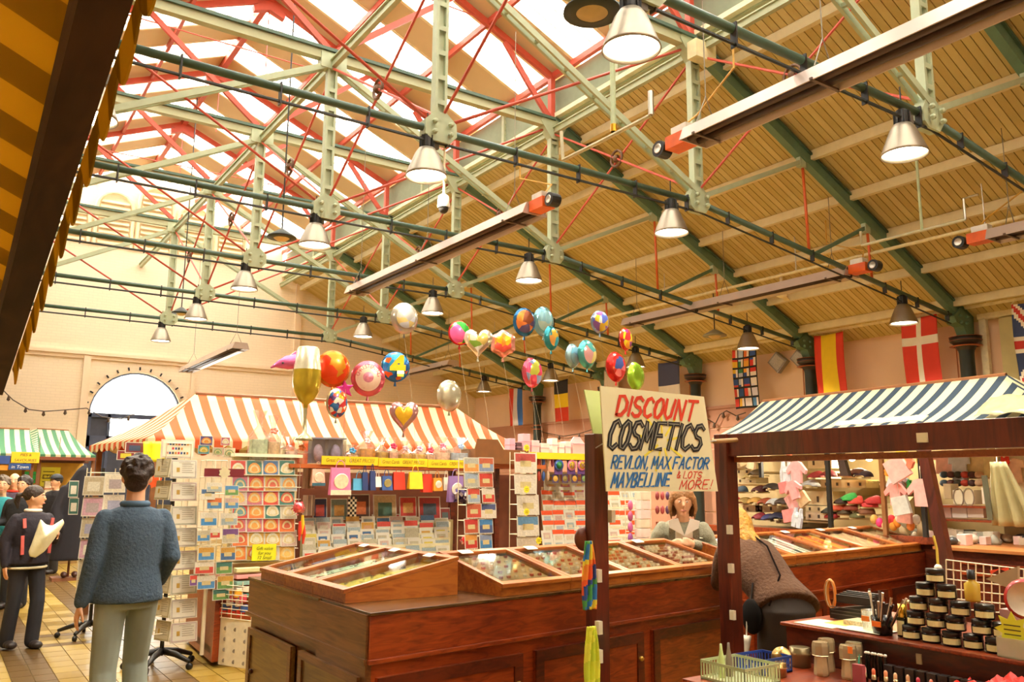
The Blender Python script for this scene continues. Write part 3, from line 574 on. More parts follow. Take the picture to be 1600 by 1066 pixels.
def case(o, ux, uy, w, d, label, zl0=.048, zh=.182, group='glass-topped display cases', wedge=True):
    "glass-topped case: low edge from o along ux, rising along uy"
    o = V(o); ux = V(ux); uy = V(uy); t = thing('display_case', label, 'case', o + ux * w / 2 + uy * d / 2, group)
    P = lambda a, b, z: o + ux * a + uy * b + V((0, 0, z))
    th = .018
    for a in (0, w - th): G().hexa([P(a, 0, 0), P(a + th, 0, 0), P(a + th, d, 0), P(a, d, 0), P(a, 0, zl0), P(a + th, 0, zl0), P(a + th, d, zh), P(a, d, zh)]).build('side_panel', OAK, t)
    G().hexa([P(th, 0, 0), P(w - th, 0, 0), P(w - th, th, 0), P(th, th, 0), P(th, 0, zl0), P(w - th, 0, zl0), P(w - th, th, zl0 + .004), P(th, th, zl0 + .004)]).build('front_panel', OAK, t)
    G().hexa([P(th, d - th, 0), P(w - th, d - th, 0), P(w - th, d, 0), P(th, d, 0), P(th, d - th, zh - .006), P(w - th, d - th, zh - .006), P(w - th, d, zh), P(th, d, zh)]).build('back_panel', MAHD, t)
    sl = (zh - zl0) / d; e0 = zl0 - .042
    G().hexa([P(aa, bb, e0 + sl * bb + zz) for zz in (0, .006) for aa, bb in ((th, th), (w - th, th), (w - th, d - th), (th, d - th))]).build('display_board', M('#b9a26c', .8), t)
    q = lambda a, b, e: P(a, b, zl0 + sl * b + e); fw = .032
    f = G()
    for a0_, a1_, b0_, b1_ in ((0, w, -.012, fw), (0, w, d - fw, d + .006), (0, fw, fw, d - fw), (w - fw, w, fw, d - fw)):
        f.hexa([q(a0_, b0_, .001), q(a1_, b0_, .001), q(a1_, b1_, .001), q(a0_, b1_, .001), q(a0_, b0_, .022), q(a1_, b0_, .022), q(a1_, b1_, .022), q(a0_, b1_, .022)])
    lid = f.build('lid_frame', OAK, t, bevel=.002)
    G().hexa([q(fw, fw, .008), q(w - fw, fw, .008), q(w - fw, d - fw, .008), q(fw, d - fw, .008), q(fw, fw, .011), q(w - fw, fw, .011), q(w - fw, d - fw, .011), q(fw, d - fw, .011)]).build('glass_pane', CG, lid)
    return P
CARDW = M('#f3ecd2', .6, 0, .02)
def slip(P, a, b, zz, label, w=.09, d=.05):
    t = G().hexa([P(a + x * w, b + y * d, zz + z * .003 + y * d * .3) for z in (0, 1) for x, y in ((0, 0), (1, 0), (1, 1), (0, 1))]).build('price_slip', CARDW); tag(t, label, 'label', 'white slips on the case glass'); return t
def ring_tray(P, w, d, label, c2='#b03428', n=(9, 7)):
    t = thing('ring_tray', label, 'tray', P(w / 2, d / 2, .02), 'jewellery trays in the cases')
    g = lambda a, b, e: P(a, b, .02 + e + .145 * (b / d))
    G().hexa([g(.05, .06, 0), g(w - .05, .06, 0), g(w - .05, d - .06, 0), g(.05, d - .06, 0), g(.05, .06, .012), g(w - .05, .06, .012), g(w - .05, d - .06, .012), g(.05, d - .06, .012)]).build('velvet_base', M('#8a6a3c', .9), t)
    gg = G(); g3 = G()
    for i in range(n[0]):
        for j in range(n[1]):
            a = .07 + (w - .16) * (i + random.uniform(-.1, .1)) / (n[0] - 1); b = .08 + (d - .17) * j / (n[1] - 1); c = g(a, b, .016)
            (gg if random.random() < .6 else g3).box(c.x - .011, c.x + .011, c.y - .006, c.y + .006, c.z - .007, c.z + .009)
    tag(gg.build('ring_tag', M('#f6ead0', .5), t), kind='stuff'); tag(g3.build('ring_stone', M(c2, .4), t), kind='stuff')
# ring cases on the front wing
wv = .537
for k in range(4):
    u0 = .85 + k * (wv + .003); P = case(Lp(u0, .03, 1.001), UX, VY, wv, .56, '%s of the four ring cases facing the camera, from the left' % ORD[k])
    ring_tray(P, wv, .56, 'tray of tagged rings in the %s ring case from the left' % ORD[k], ('#b03428', '#c23a2a', '#d86030', '#a03a30')[k], (7 + k, 6 + k))
    slip(P, .12, .49, .19, 'white slip lying at the back of the %s ring case' % ORD[k])
# hair goods cases on the left wing
for k in range(3):
    y0 = 4.12 + k * .45
    P = case((XA + .03, y0 + .445, 1.001), V((0, -1, 0)), V((1, 0, 0)), .445, .66, '%s case on the aisle wing, counting away from the camera' % ORD[k].replace('first', 'nearest'), .048, .182)
    slip(P, .16, .59, .19, 'white slip on the high edge of the %s aisle case' % ORD[k].replace('first', 'nearest'), .09, .04)
    def blob(pts, mat, name, label, h=.02):
        g = G().ext([P(a * .84, b, .014 + .2 * b) for a, b in pts], (0, 0, h * .6)); tag(g.build(name, mat), label, 'accessory')
    w_ = 'nearest second third'.split()[k]
    if k == 0: blob([(.06, .1), (.3, .05), (.42, .5), (.2, .55)], M('#c3b52c', .6), 'folded_scarf', 'yellow spotted cloth lying in the nearest aisle case'); blob([(.38, .06), (.5, .06), (.5, .14), (.38, .16)], M('#ef8fa0', .6), 'hair_bow', 'pink bow at the low corner of the nearest aisle case', .03)
    if k == 1: blob([(.05, .08), (.16, .04), (.2, .5), (.08, .55)], M('#b9d6b4', .6), 'headband_card', 'pale green card of hairbands in the second aisle case'); blob([(.25, .1), (.42, .06), (.45, .22), (.28, .26)], M('#f0b6b0', .6), 'hair_bow', 'pink bow in the second aisle case', .035)
    if k == 2: blob([(.1, .3), (.3, .3), (.3, .5), (.1, .52)], M('#5a7ea0', .5), 'hair_clip_card', 'blue card of hair clips in the third aisle case'); blob([(.2, .08), (.34, .06), (.36, .16), (.22, .18)], M('#e8a09c', .6), 'hair_bow', 'small pink bow in the third aisle case', .03)
    t = thing('hair_clips', 'scattered dark hair clips in the %s aisle case' % w_, 'hair clip', P(.25, .3, .02)); g = G()
    for q in range(40): bb_ = random.uniform(.06, .52); c = P(random.uniform(.05, .40), bb_, .012 + .2 * bb_); g.box(c.x - .012, c.x + .012, c.y - .008, c.y + .008, c.z, c.z + .015)
    tag(g.build('clip', [M('#3a2018', .4)], t), kind='stuff'); t['kind'] = 'stuff'
# scarf cases on the right counter
cc = [('#f2ead2', '#26242a', 'zebra-striped cloth'), ('#efe6cc', '#2e2c30', 'black and white chain print cloth'), ('#d9a21e', '#c8301c', 'yellow and red cloth'), ('#d9b48a', '#6b4a2a', 'beige cloth'), ('#d8b088', '#8a4a28', 'tan cloth')]
for k in range(5):
    u0 = 3.30 + k * .64
    P = case(Lp(u0, .03, 1.001), UX, VY, .635, .58, '%s of the scarf cases right of the leaning shopper, from the left' % ORD[k])
    st = stripes('scarf%d' % k, 'X', .05 if k == 0 else .09, cc[k][0], cc[k][1], transl=0) if k < 3 else M(cc[k][0], .7)
    g = G(); g.grid(lambda a, b: P(.05 + .53 * a, .05 + .48 * b, .035 + .113 * b + .004 * sin(18 * a + 3 * b)), 20, 6); tag(g.build('folded_scarf', st, smooth=True, solid=.006), '%s lying in the %s scarf case' % (cc[k][2], ORD[k]), 'scarf')
    slip(P, .1, .51, .19, 'white slip on the back edge of the %s scarf case' % ORD[k])
# back rail of the island, money drawer
t = thing('counter_rail', 'raised orange-brown back rail of the island stall', 'rail', (3.2, 4.6, 1)); pa, pb = AT(648, 876, Y=5.60), AT(1018, 846, Y=5.72)
G().bar(pa, pb, .05, .05).build('cap', OAK, t); G().bar(pa - V((0, 0, .1)), pb - V((0, 0, .1)), .02, .15).build('board', MAH, t)
for f in (.02, .5, .98): c = pa.lerp(pb, f); G().box(c.x - .03, c.x + .03, c.y, c.y + .05, 0, c.z - .02).build('post', MAHD, t)
# ------------------------------------------------------------------ cosmetics stall
PW = wood('stall post', '#3e1308', '#6a2612', (8, 8, 1)); 
t = thing('timber_stall', 'dark red timber frame with a thick beam over the cosmetics stall', 'frame', (3.75, 3.3, 0))
G().box(3.71, 3.80, 3.29, 3.38, 0, 1.895).build('post', PW, t, bevel=.003)
G().bar((3.755, 3.34, 1.832), (3.755, -.6, 1.832), .05, .125).build('beam', PW, t, bevel=.003); G().bar((3.80, 3.3, 1.75), (3.80, -.6, 1.75), .05, .03).build('beam_batten', wood('batten', '#8a3f18', '#a85a26'), t)
G().tube([AT(1112, 690, Y=3.26), AT(1182, 686, Y=3.2)], .012, 8).build('dowel', M('#b08a58', .6), t)
c = AT(1440, 684, X=3.72); G().box(c.x, c.x + .01, c.y - .025, c.y + .025, c.z - .022, c.z + .022).build('socket_plate', M('#e8ddb0', .4), t)
for z in (1.36, 1.15, .9): c = V((3.70, 3.30, z)); G().box(c.x, c.x + .02, c.y - .03, c.y, z - .025, z + .025).build('clip', M('#d8cfb4', .5), t)
t = thing('stall_post', 'dark red timber post left of the discount sign, hung with scarves', 'post', (2.73, 3.27, 0)); c = AT(935, 690, Y=3.25)
G().box(c.x - .042, c.x + .042, 3.23, 3.31, 0, 1.855).build('post', PW, t, bevel=.003)
for z, dx in ((1.45, .05), (1.17, -.04), (.93, -.04), (.8, -.04)): G().box(c.x + dx - .012, c.x + dx + .012, 3.20, 3.23, z - .03, z + .03).build('clip', M('#d8cfb4', .5), t)
pa, pb = AT(1441, 690, X=4.7), AT(1484, 900, X=4.55); pf = pb + (pb - pa).normalized() * 1.5; k_ = (0 - pb.z) / (pb.z - pa.z); pf = pb + (pb - pa) * k_
t = thing('stall_post', 'leaning dark post behind the jars with a white ball at its foot', 'post', pf); G().bar(pf, pa, .055, .055, up=(0, 1, 0)).build('post', PW, t); c = AT(1466, 888, X=4.5); G().ell(c, (.02, .02, .022)).build('white_knob', CARDW, t, smooth=True); G().tube([c, c + V((0, 0, .1)), c + V((-.005, .01, .17))], .007, 5).build('cord', M('#d9c34a', .6), t)
# discount sign
SGN = M('#e9e3b8', .5, 0, .02, name='sign board'); YS = 3.13
cs = [AT(938, 603, Y=YS), AT(1100, 620, Y=YS), AT(1122, 768, Y=YS), AT(948, 768, Y=YS)]
t = thing('hanging_sign', 'cream hand-painted discount cosmetics sign between the two posts', 'sign', cs[3])
G().ext(cs, (0, .008, 0)).build('board', SGN, t)
cb = [AT(921, 608, Y=3.2), AT(1085, 625, Y=3.22), AT(1105, 746, Y=3.22), AT(950, 746, Y=3.2)]
G().ext([c + V((0, .04 + .0, 0)) for c in cb], (0, .008, 0)).build('rear_board', M('#cfdc9c', .5, 0, .02), t)
G().tube([AT(931, 700, Y=3.22), AT(948, 690, Y=3.13)], .003, 4).build('tie_wire', STEEL, t); G().tube([AT(1110, 690, Y=3.13), AT(1120, 689, Y=3.26)], .004, 4).build('tie_wire', STEEL, t)
RT = M('#d8442a', .5, 0, .02); BK = M('#25262a', .5, 0, .02); BT = M('#2f6fae', .5, 0, .02); YT = M('#eee04a', .5, 0, .02); WT = M('#c9c6a8', .5)
def stext(s, px, py, hpx, wpx, mat, name, dx=0, shear=.28, off=.0, yy=.004, slope=.06):
    c = AT(px, py, Y=YS - yy); sc = 1307.7 / (c - EYE).dot(CF); ux = AT(px + 40, py + 40 * slope, Y=YS - yy) - c
    q = text(s, 1, mat, Matrix.Identity(4), name, None, shear, .0, off); me = q.data; xs_ = [v.co.x for v in me.vertices]; ys_ = [v.co.y for v in me.vertices]
    w = max(xs_) - min(xs_); h = max(ys_) - min(ys_); cx, cy = (max(xs_) + min(xs_)) / 2, (max(ys_) + min(ys_)) / 2
    WW = (AT(px + wpx / 2, py, Y=YS) - AT(px - wpx / 2, py, Y=YS)).length; HH = (AT(px, py + hpx / 2, Y=YS) - AT(px, py - hpx / 2, Y=YS)).length
    Mx = frame(c - wloc(t), ux, (0, 0, 1)) @ Matrix.Diagonal((WW / w, HH / h, 1, 1)) @ Matrix.Translation((-cx, -cy, 0)); me.transform(Mx); setp(q, t); return q
for a in range(9):
    an = 2 * pi * a / 9 + .2; c = AT(1035, 690, Y=YS - .002); r0, r1 = .035, .16
    p = lambda r, w: c + V((cos(an) * r - sin(an) * w, 0, sin(an) * r + cos(an) * w)); G().add([p(r0, -.006), p(r1, -.006), p(r1, .006), p(r0, .006)], [(0, 1, 2, 3)]).build('painted_ray', YT, t)
SF = {'D': [[(0, 0), (0, 1), (.5, 1), (.9, .7), (.9, .3), (.5, 0), (0, 0)]], 'I': [[(.15, 0), (.2, 1)]], 'S': [[(.9, .85), (.6, 1), (.2, .95), (.05, .7), (.3, .52), (.7, .45), (.9, .25), (.7, .03), (.3, 0), (0, .15)]], 'C': [[(.9, .82), (.6, 1), (.25, .9), (.05, .5), (.2, .1), (.55, 0), (.9, .15)]],
      'O': [[(.45, 1), (.12, .8), (.03, .4), (.2, .05), (.5, 0), (.8, .25), (.88, .65), (.7, .95), (.45, 1)]], 'U': [[(0, 1), (.03, .25), (.35, 0), (.7, .15), (.85, 1)]], 'N': [[(0, 0), (.08, 1)], [(.08, 1), (.75, 0)], [(.75, 0), (.85, 1)]], 'T': [[(0, 1), (1, 1)], [(.5, 1), (.45, 0)]], 'M': [[(0, 0), (.15, 1)], [(.15, 1), (.48, .3)], [(.48, .3), (.9, 1)], [(.9, 1), (1, 0)]],
      'E': [[(.85, 1), (.05, 1), (0, 0), (.85, 0)], [(0, .52), (.65, .52)]], 'R': [[(0, 0), (.05, 1), (.6, 1), (.85, .78), (.6, .52), (.05, .48)], [(.35, .5), (.9, 0)]], 'V': [[(0, 1), (.4, 0)], [(.4, 0), (.95, 1)]], 'L': [[(.05, 1), (0, 0), (.8, 0)]], 'X': [[(0, 1), (.85, 0)], [(.85, 1), (0, 0)]], 'F': [[(.85, 1), (.05, 1), (0, 0)], [(0, .52), (.65, .52)]],
      'A': [[(0, 0), (.5, 1)], [(.5, 1), (.85, 0)], [(.2, .36), (.7, .36)]], 'Y': [[(0, 1), (.42, .5)], [(.95, 1), (.3, 0)]], 'B': [[(0, 0), (.05, 1), (.55, 1), (.75, .78), (.5, .54), (.05, .52)], [(.5, .54), (.85, .3), (.6, 0), (0, 0)]], '&': [[(.85, 0), (.25, .75), (.4, 1), (.6, .8), (.1, .35), (.2, .02), (.5, 0), (.85, .4)]], '!': [[(.25, 1), (.15, .3)], [(.12, .12), (.10, 0)]], ',': [[(.15, .1), (.05, -.15)]]}
def brush(s, xl, xr, ytl, ybl, ytr, ybr, mat, name, wpx, e=.003, sh=.22):
    "hand-painted lettering: brush strokes laid on the board"
    adv = {'I': .5, ' ': .5, ',': .4, '!': .4, 'M': 1.25, 'L': .95}; tot = sum(adv.get(q, 1.13) for q in s); g = G(); x = 0; k = 0
    def P(u, v, ee):
        f = u / tot; yt = ytl + (ytr - ytl) * f; yb = ybl + (ybr - ybl) * f; py = yb + (yt - yb) * v; px = xl + (xr - xl) * f + sh * (yb - py) - sh * (yb - yt) * .5; return AT(px, py, Y=YS - ee)
    for q in s:
        for st in SF.get(q, []):
            k += 1; ee = e + .00012 * (k % 9); pts = [P(x + u, v, ee) for u, v in st]; hw = .74 * (AT(1000 + wpx, 700, Y=YS) - AT(1000, 700, Y=YS)).length / 2; vv = []
            for i_, p in enumerate(pts):
                dd = (pts[min(i_ + 1, len(pts) - 1)] - pts[max(0, i_ - 1)]).normalized(); nn = V((-dd.z, 0, dd.x)); ext = dd * (hw * .5) * (1 if i_ == len(pts) - 1 else (-1 if i_ == 0 else 0)); w = hw * (.8 if i_ in (0, len(pts) - 1) else 1); vv += [p + ext + nn * w, p + ext - nn * w]
            g.add(vv, [(2 * i_, 2 * i_ + 1, 2 * i_ + 3, 2 * i_ + 2) for i_ in range(len(pts) - 1)])
        x += adv.get(q, 1.13)
    return g.build(name, mat, t)
brush('DISCOUNT', 966, 1090, 619, 648, 628, 658, RT, 'red_lettering', 6.5); brush('COSMETICS', 953, 1101, 657, 701, 666, 703, BK, 'black_lettering', 9); brush('COSMETICS', 953, 1101, 657, 701, 666, 703, M('#8d8e80', .5), 'grey_inline', 2.0, .0055)
brush('REVLON, MAX FACTOR', 957, 1110, 712, 732, 716, 733, BT, 'blue_lettering', 3.6); brush('MAYBELLINE', 957, 1050, 739, 762, 740, 759, BT, 'blue_lettering', 4.2); brush('& LOTS', 1058, 1098, 736, 747, 738, 748, RT, 'small_red_lettering', 2.0); brush('MORE!', 1063, 1114, 751, 765, 750, 764, RT, 'small_red_lettering', 2.2)
# cosmetics counter
t = thing('cosmetics_counter', 'stepped dark mahogany counter loaded with cosmetics at the lower right', 'counter', (3.9, 2.2, 0))
DY0, DY1 = -.4, 2.99
G().box(3.76, 4.55, DY0, DY1 - .02, 0, .885).build('carcass', MAHD, t); G().box(3.735, 4.58, DY0, DY1, .885, .902).build('upper_shelf', MAH, t, bevel=.004); G().box(2.95, 3.755, DY0, 2.93, .70, .722).build('lower_shelf', MAH, t, bevel=.003); G().box(3.0, 3.755, DY0, 2.90, 0, .70).build('lower_carcass', MAHD, t)
c = AT(1436, 1030, X=3.755); G().box(c.x - .004, c.x + .01, c.y - .012, c.y + .012, c.z - .022, c.z + .022).build('switch_plate', M('#b9a477', .5), t)
BLK = M('#17130f', .18, 0, .05, name='black glass'); LAB = M('#e6dfa0', .6, 0, .03); LID = M('#201c18', .35)
def jar(c, r=.042, h=.062, label='', yaw=None, first=[None]):
    if first[0] is None:
        t = thing('cosmetic_jar', '', 'jar', (0, 0, 0), 'black jars stacked in a pyramid')
        G().lathe([(0, 0), (.9, 0), (1, .06), (1, .62), (.88, .7)], n=20).build('body', BLK, t, smooth=True); G().lathe([(.93, .68), (.97, .7), (.97, .98), (.92, 1), (0, 1)], n=20).build('lid', LID, t, smooth=True)
        g = G(); n = 8
        vv = []; 
        for j in range(n + 1): a = pi * .72 + (j / n) * pi * .62; vv += [(1.015 * cos(a), 1.015 * sin(a), .14), (1.015 * cos(a), 1.015 * sin(a), .55)]
        g.add(vv, [(2 * j, 2 * j + 2, 2 * j + 3, 2 * j + 1) for j in range(n)]); g.build('paper_label', LAB, t); first[0] = t; o = t
    else: o = dup(first[0])
    o.location = c; o.scale = (r, r, h); o['label'] = label; o.rotation_euler.z = yaw or .3; return o
rows = [(5, 0, 1430), (5, 1, 1436), (4, 2, 1438), (2, 3, 1450), (1, 4, 1458)]
x0y = {0: [2.325, 2.23, 2.135, 2.04, 1.945], 1: [2.30, 2.205, 2.115, 2.0, 1.935], 2: [2.285, 2.19, 2.09, 1.985], 3: [2.25, 2.15], 4: [2.2]}
nm = ['bottom', 'second', 'third', 'fourth', 'top']
for r in range(5):
    for k, y in enumerate(x0y[r]):
        if r == 1 and k == 4: y = 1.91
        jar((3.845 + .004 * r, y, .903 + r * .0665), label='black cosmetic jar with cream label, %s row of the pyramid, %s from the left' % (nm[r], ORD[k]))
tag(thing('lotion_bottle', 'amber lotion bottle with black cap standing on the jar pyramid', 'bottle', (3.85, 2.03, 1.105)), None)
t = bpy.data.objects['lotion_bottle']; G().lathe([(0, 0), (.03, 0), (.032, .01), (.032, .075), (.014, .088), (.014, .1)], t.location, 16).build('body', M('#c9a83a', .2, 0, .05), t, smooth=True); G().lathe([(.017, .095), (.017, .135), (0, .136)], t.location, 14).build('cap', LID, t, smooth=True)
def at9(px, py, z=.903): return AT(px, py, Z=z)
# things on the upper shelf
c = V((3.98, 2.97, .903)); t = thing('magazine_sheets', 'loose coloured magazine sheets lying on the near end of the upper shelf', 'paper', c)
for k, (dx, dy, col) in enumerate(((0, 0, '#e9dfb6'), (.12, -.1, '#d9b04a'), (.02, -.24, '#e8e2c4'), (.18, -.3, '#c98a58'))): G().box(3.77 + dx, 3.98 + dx, 2.7 + dy, 2.93 + dy, .903 + k * .002, .905 + k * .002).build('sheet', M(col, .5), t)
t = thing('pencil_rack', 'black sloping rack of eye pencils on the upper shelf near the shopper', 'rack', (4.1, 2.86, .905)); x, y = 4.05, 2.78
G().ext([(x, y - .13, .907), (x, y + .13, .907), (x, y + .13, .955), (x, y - .13, 1.0)], (.16, 0, 0)).build('stand', M('#1c1a1a', .3), t)
for k in range(3): G().box(x - .004, x, y - .12, y + .12, .93 + .018 * k, .934 + .018 * k).build('ridge', M('#55504c', .4), t)
for k in range(4): G().box(x + .02 + .03 * k, x + .04 + .03 * k, y - .1, y + .1, .99, 1.03 + .005 * k).build('pencil_box', M('#2a2422', .4), t)
t = thing('bead_bracelets', 'loop of amber and clear bracelets hung behind the pencil rack', 'bracelet', (4.22, 2.8, .99)); 
for k, col in enumerate(('#d98a3a', '#e9d9b0', '#b06a30')):
    cc_ = AT(1299, 928, X=4.25) + V((0, .004 * k, 0)); G().tube([cc_ + V((0, (.025 + .003 * k) * cos(a * pi / 6), .075 * sin(a * pi / 6))) for a in range(12)], .008, 6, closed=True).build('bracelet', M(col, .15, 0, .1), t, smooth=True)
G().tube([(4.25, 2.8, .905), (4.25, 2.82, 1.03)], .005, 5).build('stem', STEEL, t)
CLR = thin_glass('clear plastic', tint=(.93, .93, .88), gloss=.4)
def cup(c, r, h, label, m, n=14, name='brush_cup'):
    t = thing(name, label, 'cup', c); G().lathe([(r * .85, 0), (r, h)], c, n, cap0=True).build('cup', m, t, smooth=True, solid=.002); return t
c = V((3.88, 2.555, .903)); t = cup(c, .045, .10, 'clear plastic cup at the left of the brushes on the upper shelf', CLR); G().box(c.x - .05, c.x - .044, c.y - .02, c.y + .02, c.z + .05, c.z + .075).build('price_tag', M('#ff8a2a', .5), t)
c = V((3.84, 2.47, .903)); t = cup(c, .05, .085, 'dark cup crowded with make-up brushes and pencils', BLK); G().box(c.x - .056, c.x - .05, c.y - .025, c.y + .02, c.z + .04, c.z + .065).build('price_tag', M('#ff7a1e', .5), t)
for k in range(22):
    a = random.uniform(0, 2 * pi); q = random.uniform(.1, .9); b = c + V((.03 * cos(a), .03 * sin(a), .02)); d = V((.25 * cos(a), .35 * sin(a) - .25, 1)).normalized() * random.uniform(.13, .2)
    col = random.choice(('#3a2a24', '#e8dcc0', '#5a4a44', '#a88a6a', '#2a2220')); tt = tag(G().tube([b, b + d * .8, b + d], [.004, .0035, .006], 6).build('make_up_brush', M(col, .4)), '%s make-up brush in the dark cup, counting from the left' % (ORD[k] if k < 20 else ('last but one', 'last')[k - 20]), 'brush', 'make-up brushes in the dark cup')
c = V((3.86, 2.375, .903)); t = thing('foundation_bottle', 'foundation bottle with gold cap beside the brushes', 'bottle', c); G().box(c.x - .02, c.x + .02, c.y - .022, c.y + .022, c.z, c.z + .09).build('body', BLK, t, bevel=.004); G().lathe([(.02, .09), (.02, .15), (0, .15)], c, 16).build('cap', M('#e8b848', .2, .9), t, smooth=True); G().box(c.x - .022, c.x - .02, c.y - .018, c.y + .018, c.z + .01, c.z + .075).build('paper_label', LAB, t)
c = V((3.93, 2.36, .903)); t = thing('perfume_box', 'tall cream and gold perfume box behind the gold-capped bottle', 'box', c); G().box(c.x - .03, c.x + .03, c.y - .04, c.y + .04, c.z, c.z + .16).build('carton', M('#dcc386', .4), t); G().box(c.x - .032, c.x - .03, c.y - .012, c.y + .012, c.z + .02, c.z + .15).build('red_band', M('#c84a34', .4), t)
t = thing('trinket_tray', 'shallow clear tray of small sequinned goods on the upper shelf', 'tray', (3.98, 2.66, .905)); G().box(3.92, 4.1, 2.58, 2.74, .904, .93).build('tray', M('#cfc09a', .3, 0, .4, 120), t)
# clear tub, star cards, toothpaste-ish boxes
c = V((3.83, 1.80, .903)); t = thing('plastic_tub', 'clear plastic tub of pale tubes right of the jars', 'tub', c); g = G(); g.box(c.x - .07, c.x + .07, c.y - .12, c.y + .1, c.z, c.z + .006); g.box(c.x - .07, c.x - .065, c.y - .12, c.y + .1, c.z, c.z + .08); g.box(c.x - .07, c.x + .07, c.y + .095, c.y + .1, c.z, c.z + .08); g.build('tub', M('#d9d6b8', .2, alpha=.55), t)
for k in range(5): G().tube([c + V((-.04 + .02 * k, -.09, .03)), c + V((-.03 + .02 * k, .06, .075 + .01 * (k % 3)))], .009, 6).build('pale_tube', M(('#a8c8d8', '#e8e0d0', '#b8d8c8')[k % 3], .4), t)
def star(name, label, c, r, col, n=12, ux=(0, -1, 0), uy=(0, 0, 1), txt=None, cat='card', group=None, r2=.72):
    c = V(c); ux = V(ux); uy = V(uy); nn = ux.cross(uy)
    t = thing(name, label, cat, c, group)
    G().ext([c + (ux * cos(pi * k / n) + uy * sin(pi * k / n)) * (r if k % 2 == 0 else r * r2) for k in range(2 * n)], nn * -.003).build('card', M(col, .5, 0, .02), t)
    g = G()
    for k in range(3): p = c + nn * .002 + uy * (.25 - .25 * k) * r; g.add([p - ux * r * .45 - uy * r * .03, p + ux * r * .45 - uy * r * .03, p + ux * r * .45 + uy * r * .03, p - ux * r * .45 + uy * r * .03], [(0, 1, 2, 3)])
    tag(g.build('handwriting', M('#4a4420', .6), t), kind='stuff'); return t
star('price_star', 'yellow star-shaped price card standing in the clear tub', AT(1582, 985, X=3.78), .075, '#e6ea3a', 8, r2=.6); star('price_star', 'second yellow star card tucked behind the first at the right edge', AT(1592, 1000, X=3.80) , .06, '#dfe83a', 8, r2=.6)
t = thing('pink_cartons', 'pink and cream cartons right of the jar pyramid', 'box', (3.98, 1.85, .903))
for k, (y, h, col) in enumerate(((1.93, .17, '#dfa8a0'), (1.84, .19, '#e0b8a8'))): G().box(3.95, 4.05, y - .045, y + .04, .903, .903 + h).build('carton', M(col, .5), t)
t = tag(G().ext([AT(1540, 905, X=3.93), AT(1590, 885, X=3.93), AT(1590, 925, X=3.93)], (.02, 0, 0)).build('paper_bag', M('#b8a684', .6)), 'folded grey-brown paper wedge behind the cartons', 'paper')
t = thing('round_scale', 'cream dish with a thick red rim standing at the right edge', 'scale', AT(1590, 960, X=3.9)); c = AT(1605, 937, X=3.86)
G().lathe([(0, .0), (.07, .0), (.075, .012), (.07, .025)], c, 24, ax=(-1, -.2, .1)).build('face', M('#efe2cc', .3), t, smooth=True); G().lathe([(.07, .0), (.082, .004), (.084, .02), (.07, .028)], c, 24, ax=(-1, -.2, .1)).build('red_rim', M('#b8302c', .25), t, smooth=True); G().tube([c + V((.03, 0, 0)), V((c.x + .05, c.y, .905))], .04, 10).build('stand', M('#efe2cc', .4), t)
# white wire grid
t = thing('wire_grid', 'white wire grid panel with an orange bow behind the jars', 'grid', AT(1478, 940, X=4.5)); X_ = 4.5; a, b, c, d = AT(1478, 875, X=X_), AT(1640, 895, X=X_), AT(1640, 965, X=X_), AT(1480, 950, X=X_); WH = M('#e8dfb8', .4)
for k in range(14): G().tube([a.lerp(b, k / 13), d.lerp(c, k / 13)], .0035, 5).build('wire', WH, t)
for k in range(6): G().tube([a.lerp(d, k / 5), b.lerp(c, k / 5)], .0035, 5).build('wire', WH, t)
G().tube([d, (d.x, d.y, .905)], .006, 5).build('leg', WH, t)
q = AT(1562, 889, X=X_ - .01); G().ext([q, q + V((0, .05, -.012)), q + V((0, .045, -.03))], (.004, 0, 0)).ext([q, q + V((0, -.05, -.02)), q + V((0, -.04, .01))], (.004, 0, 0)).build('orange_bow', M('#e8502c', .5), t)
# lower shelf goods
GOLD2 = M('#b8965a', .22, .85, .08); GOLD3 = M('#d2b988', .15, .6, .1)
def round_tin(c, r, h, label, m=GOLD2):
    t = thing('gold_tin', label, 'tin', c); G().lathe([(0, 0), (r, 0), (r, h * .6), (r * 1.04, h * .62), (r * 1.04, h * .75), (r, h * .77), (r, h), (r * .9, h * 1.02), (0, h)], c, 22).build('tin', m, t, smooth=True); G().lathe([(r * 1.03, h * .63), (r * 1.05, h * .7), (r * 1.03, h * .75)], c, 22).build('rim', GOLD3, t); return t
Z7 = .723
def at7(px, py, z=Z7): return AT(px, py, Z=z)
round_tin(V((3.36, 2.72, Z7)), .045, .06, 'shallow round gold tin at the left of the lower shelf'); round_tin(V((3.64, 2.80, Z7)), .05, .09, 'round gold tin behind the clear stoppered bottles', M('#8a7a56', .3, .6)); 
c = V((3.50, 2.80, Z7)); t = thing('gold_compact', 'open gold compact propped up on the lower shelf', 'compact', c); G().lathe([(0, 0), (.05, 0), (.05, .008), (0, .008)], c + V((0, 0, .055)), 22, ax=(-.9, -.3, .3)).build('mirror_lid', GOLD2, t, smooth=True); G().lathe([(0, 0), (.045, 0), (.045, .015), (0, .015)], c, 22).build('base', GOLD2, t, smooth=True)
GC = M('#cdb68c', .12, .35, .1, 20)
def crystal(c, label):
    t = thing('crystal_bottle', label, 'bottle', c); G().lathe([(0, 0), (.034, 0), (.036, .01), (.03, .085), (.02, .09)], c, 8).build('body', GC, t); G().lathe([(.036, .09), (.04, .095), (.04, .135), (.036, .15), (0, .15)], c, 8).build('stopper', M('#b4a27c', .12, .3), t); G().lathe([(.037, .086), (.041, .09), (.037, .094)], c, 8).build('collar', GOLD3, t)
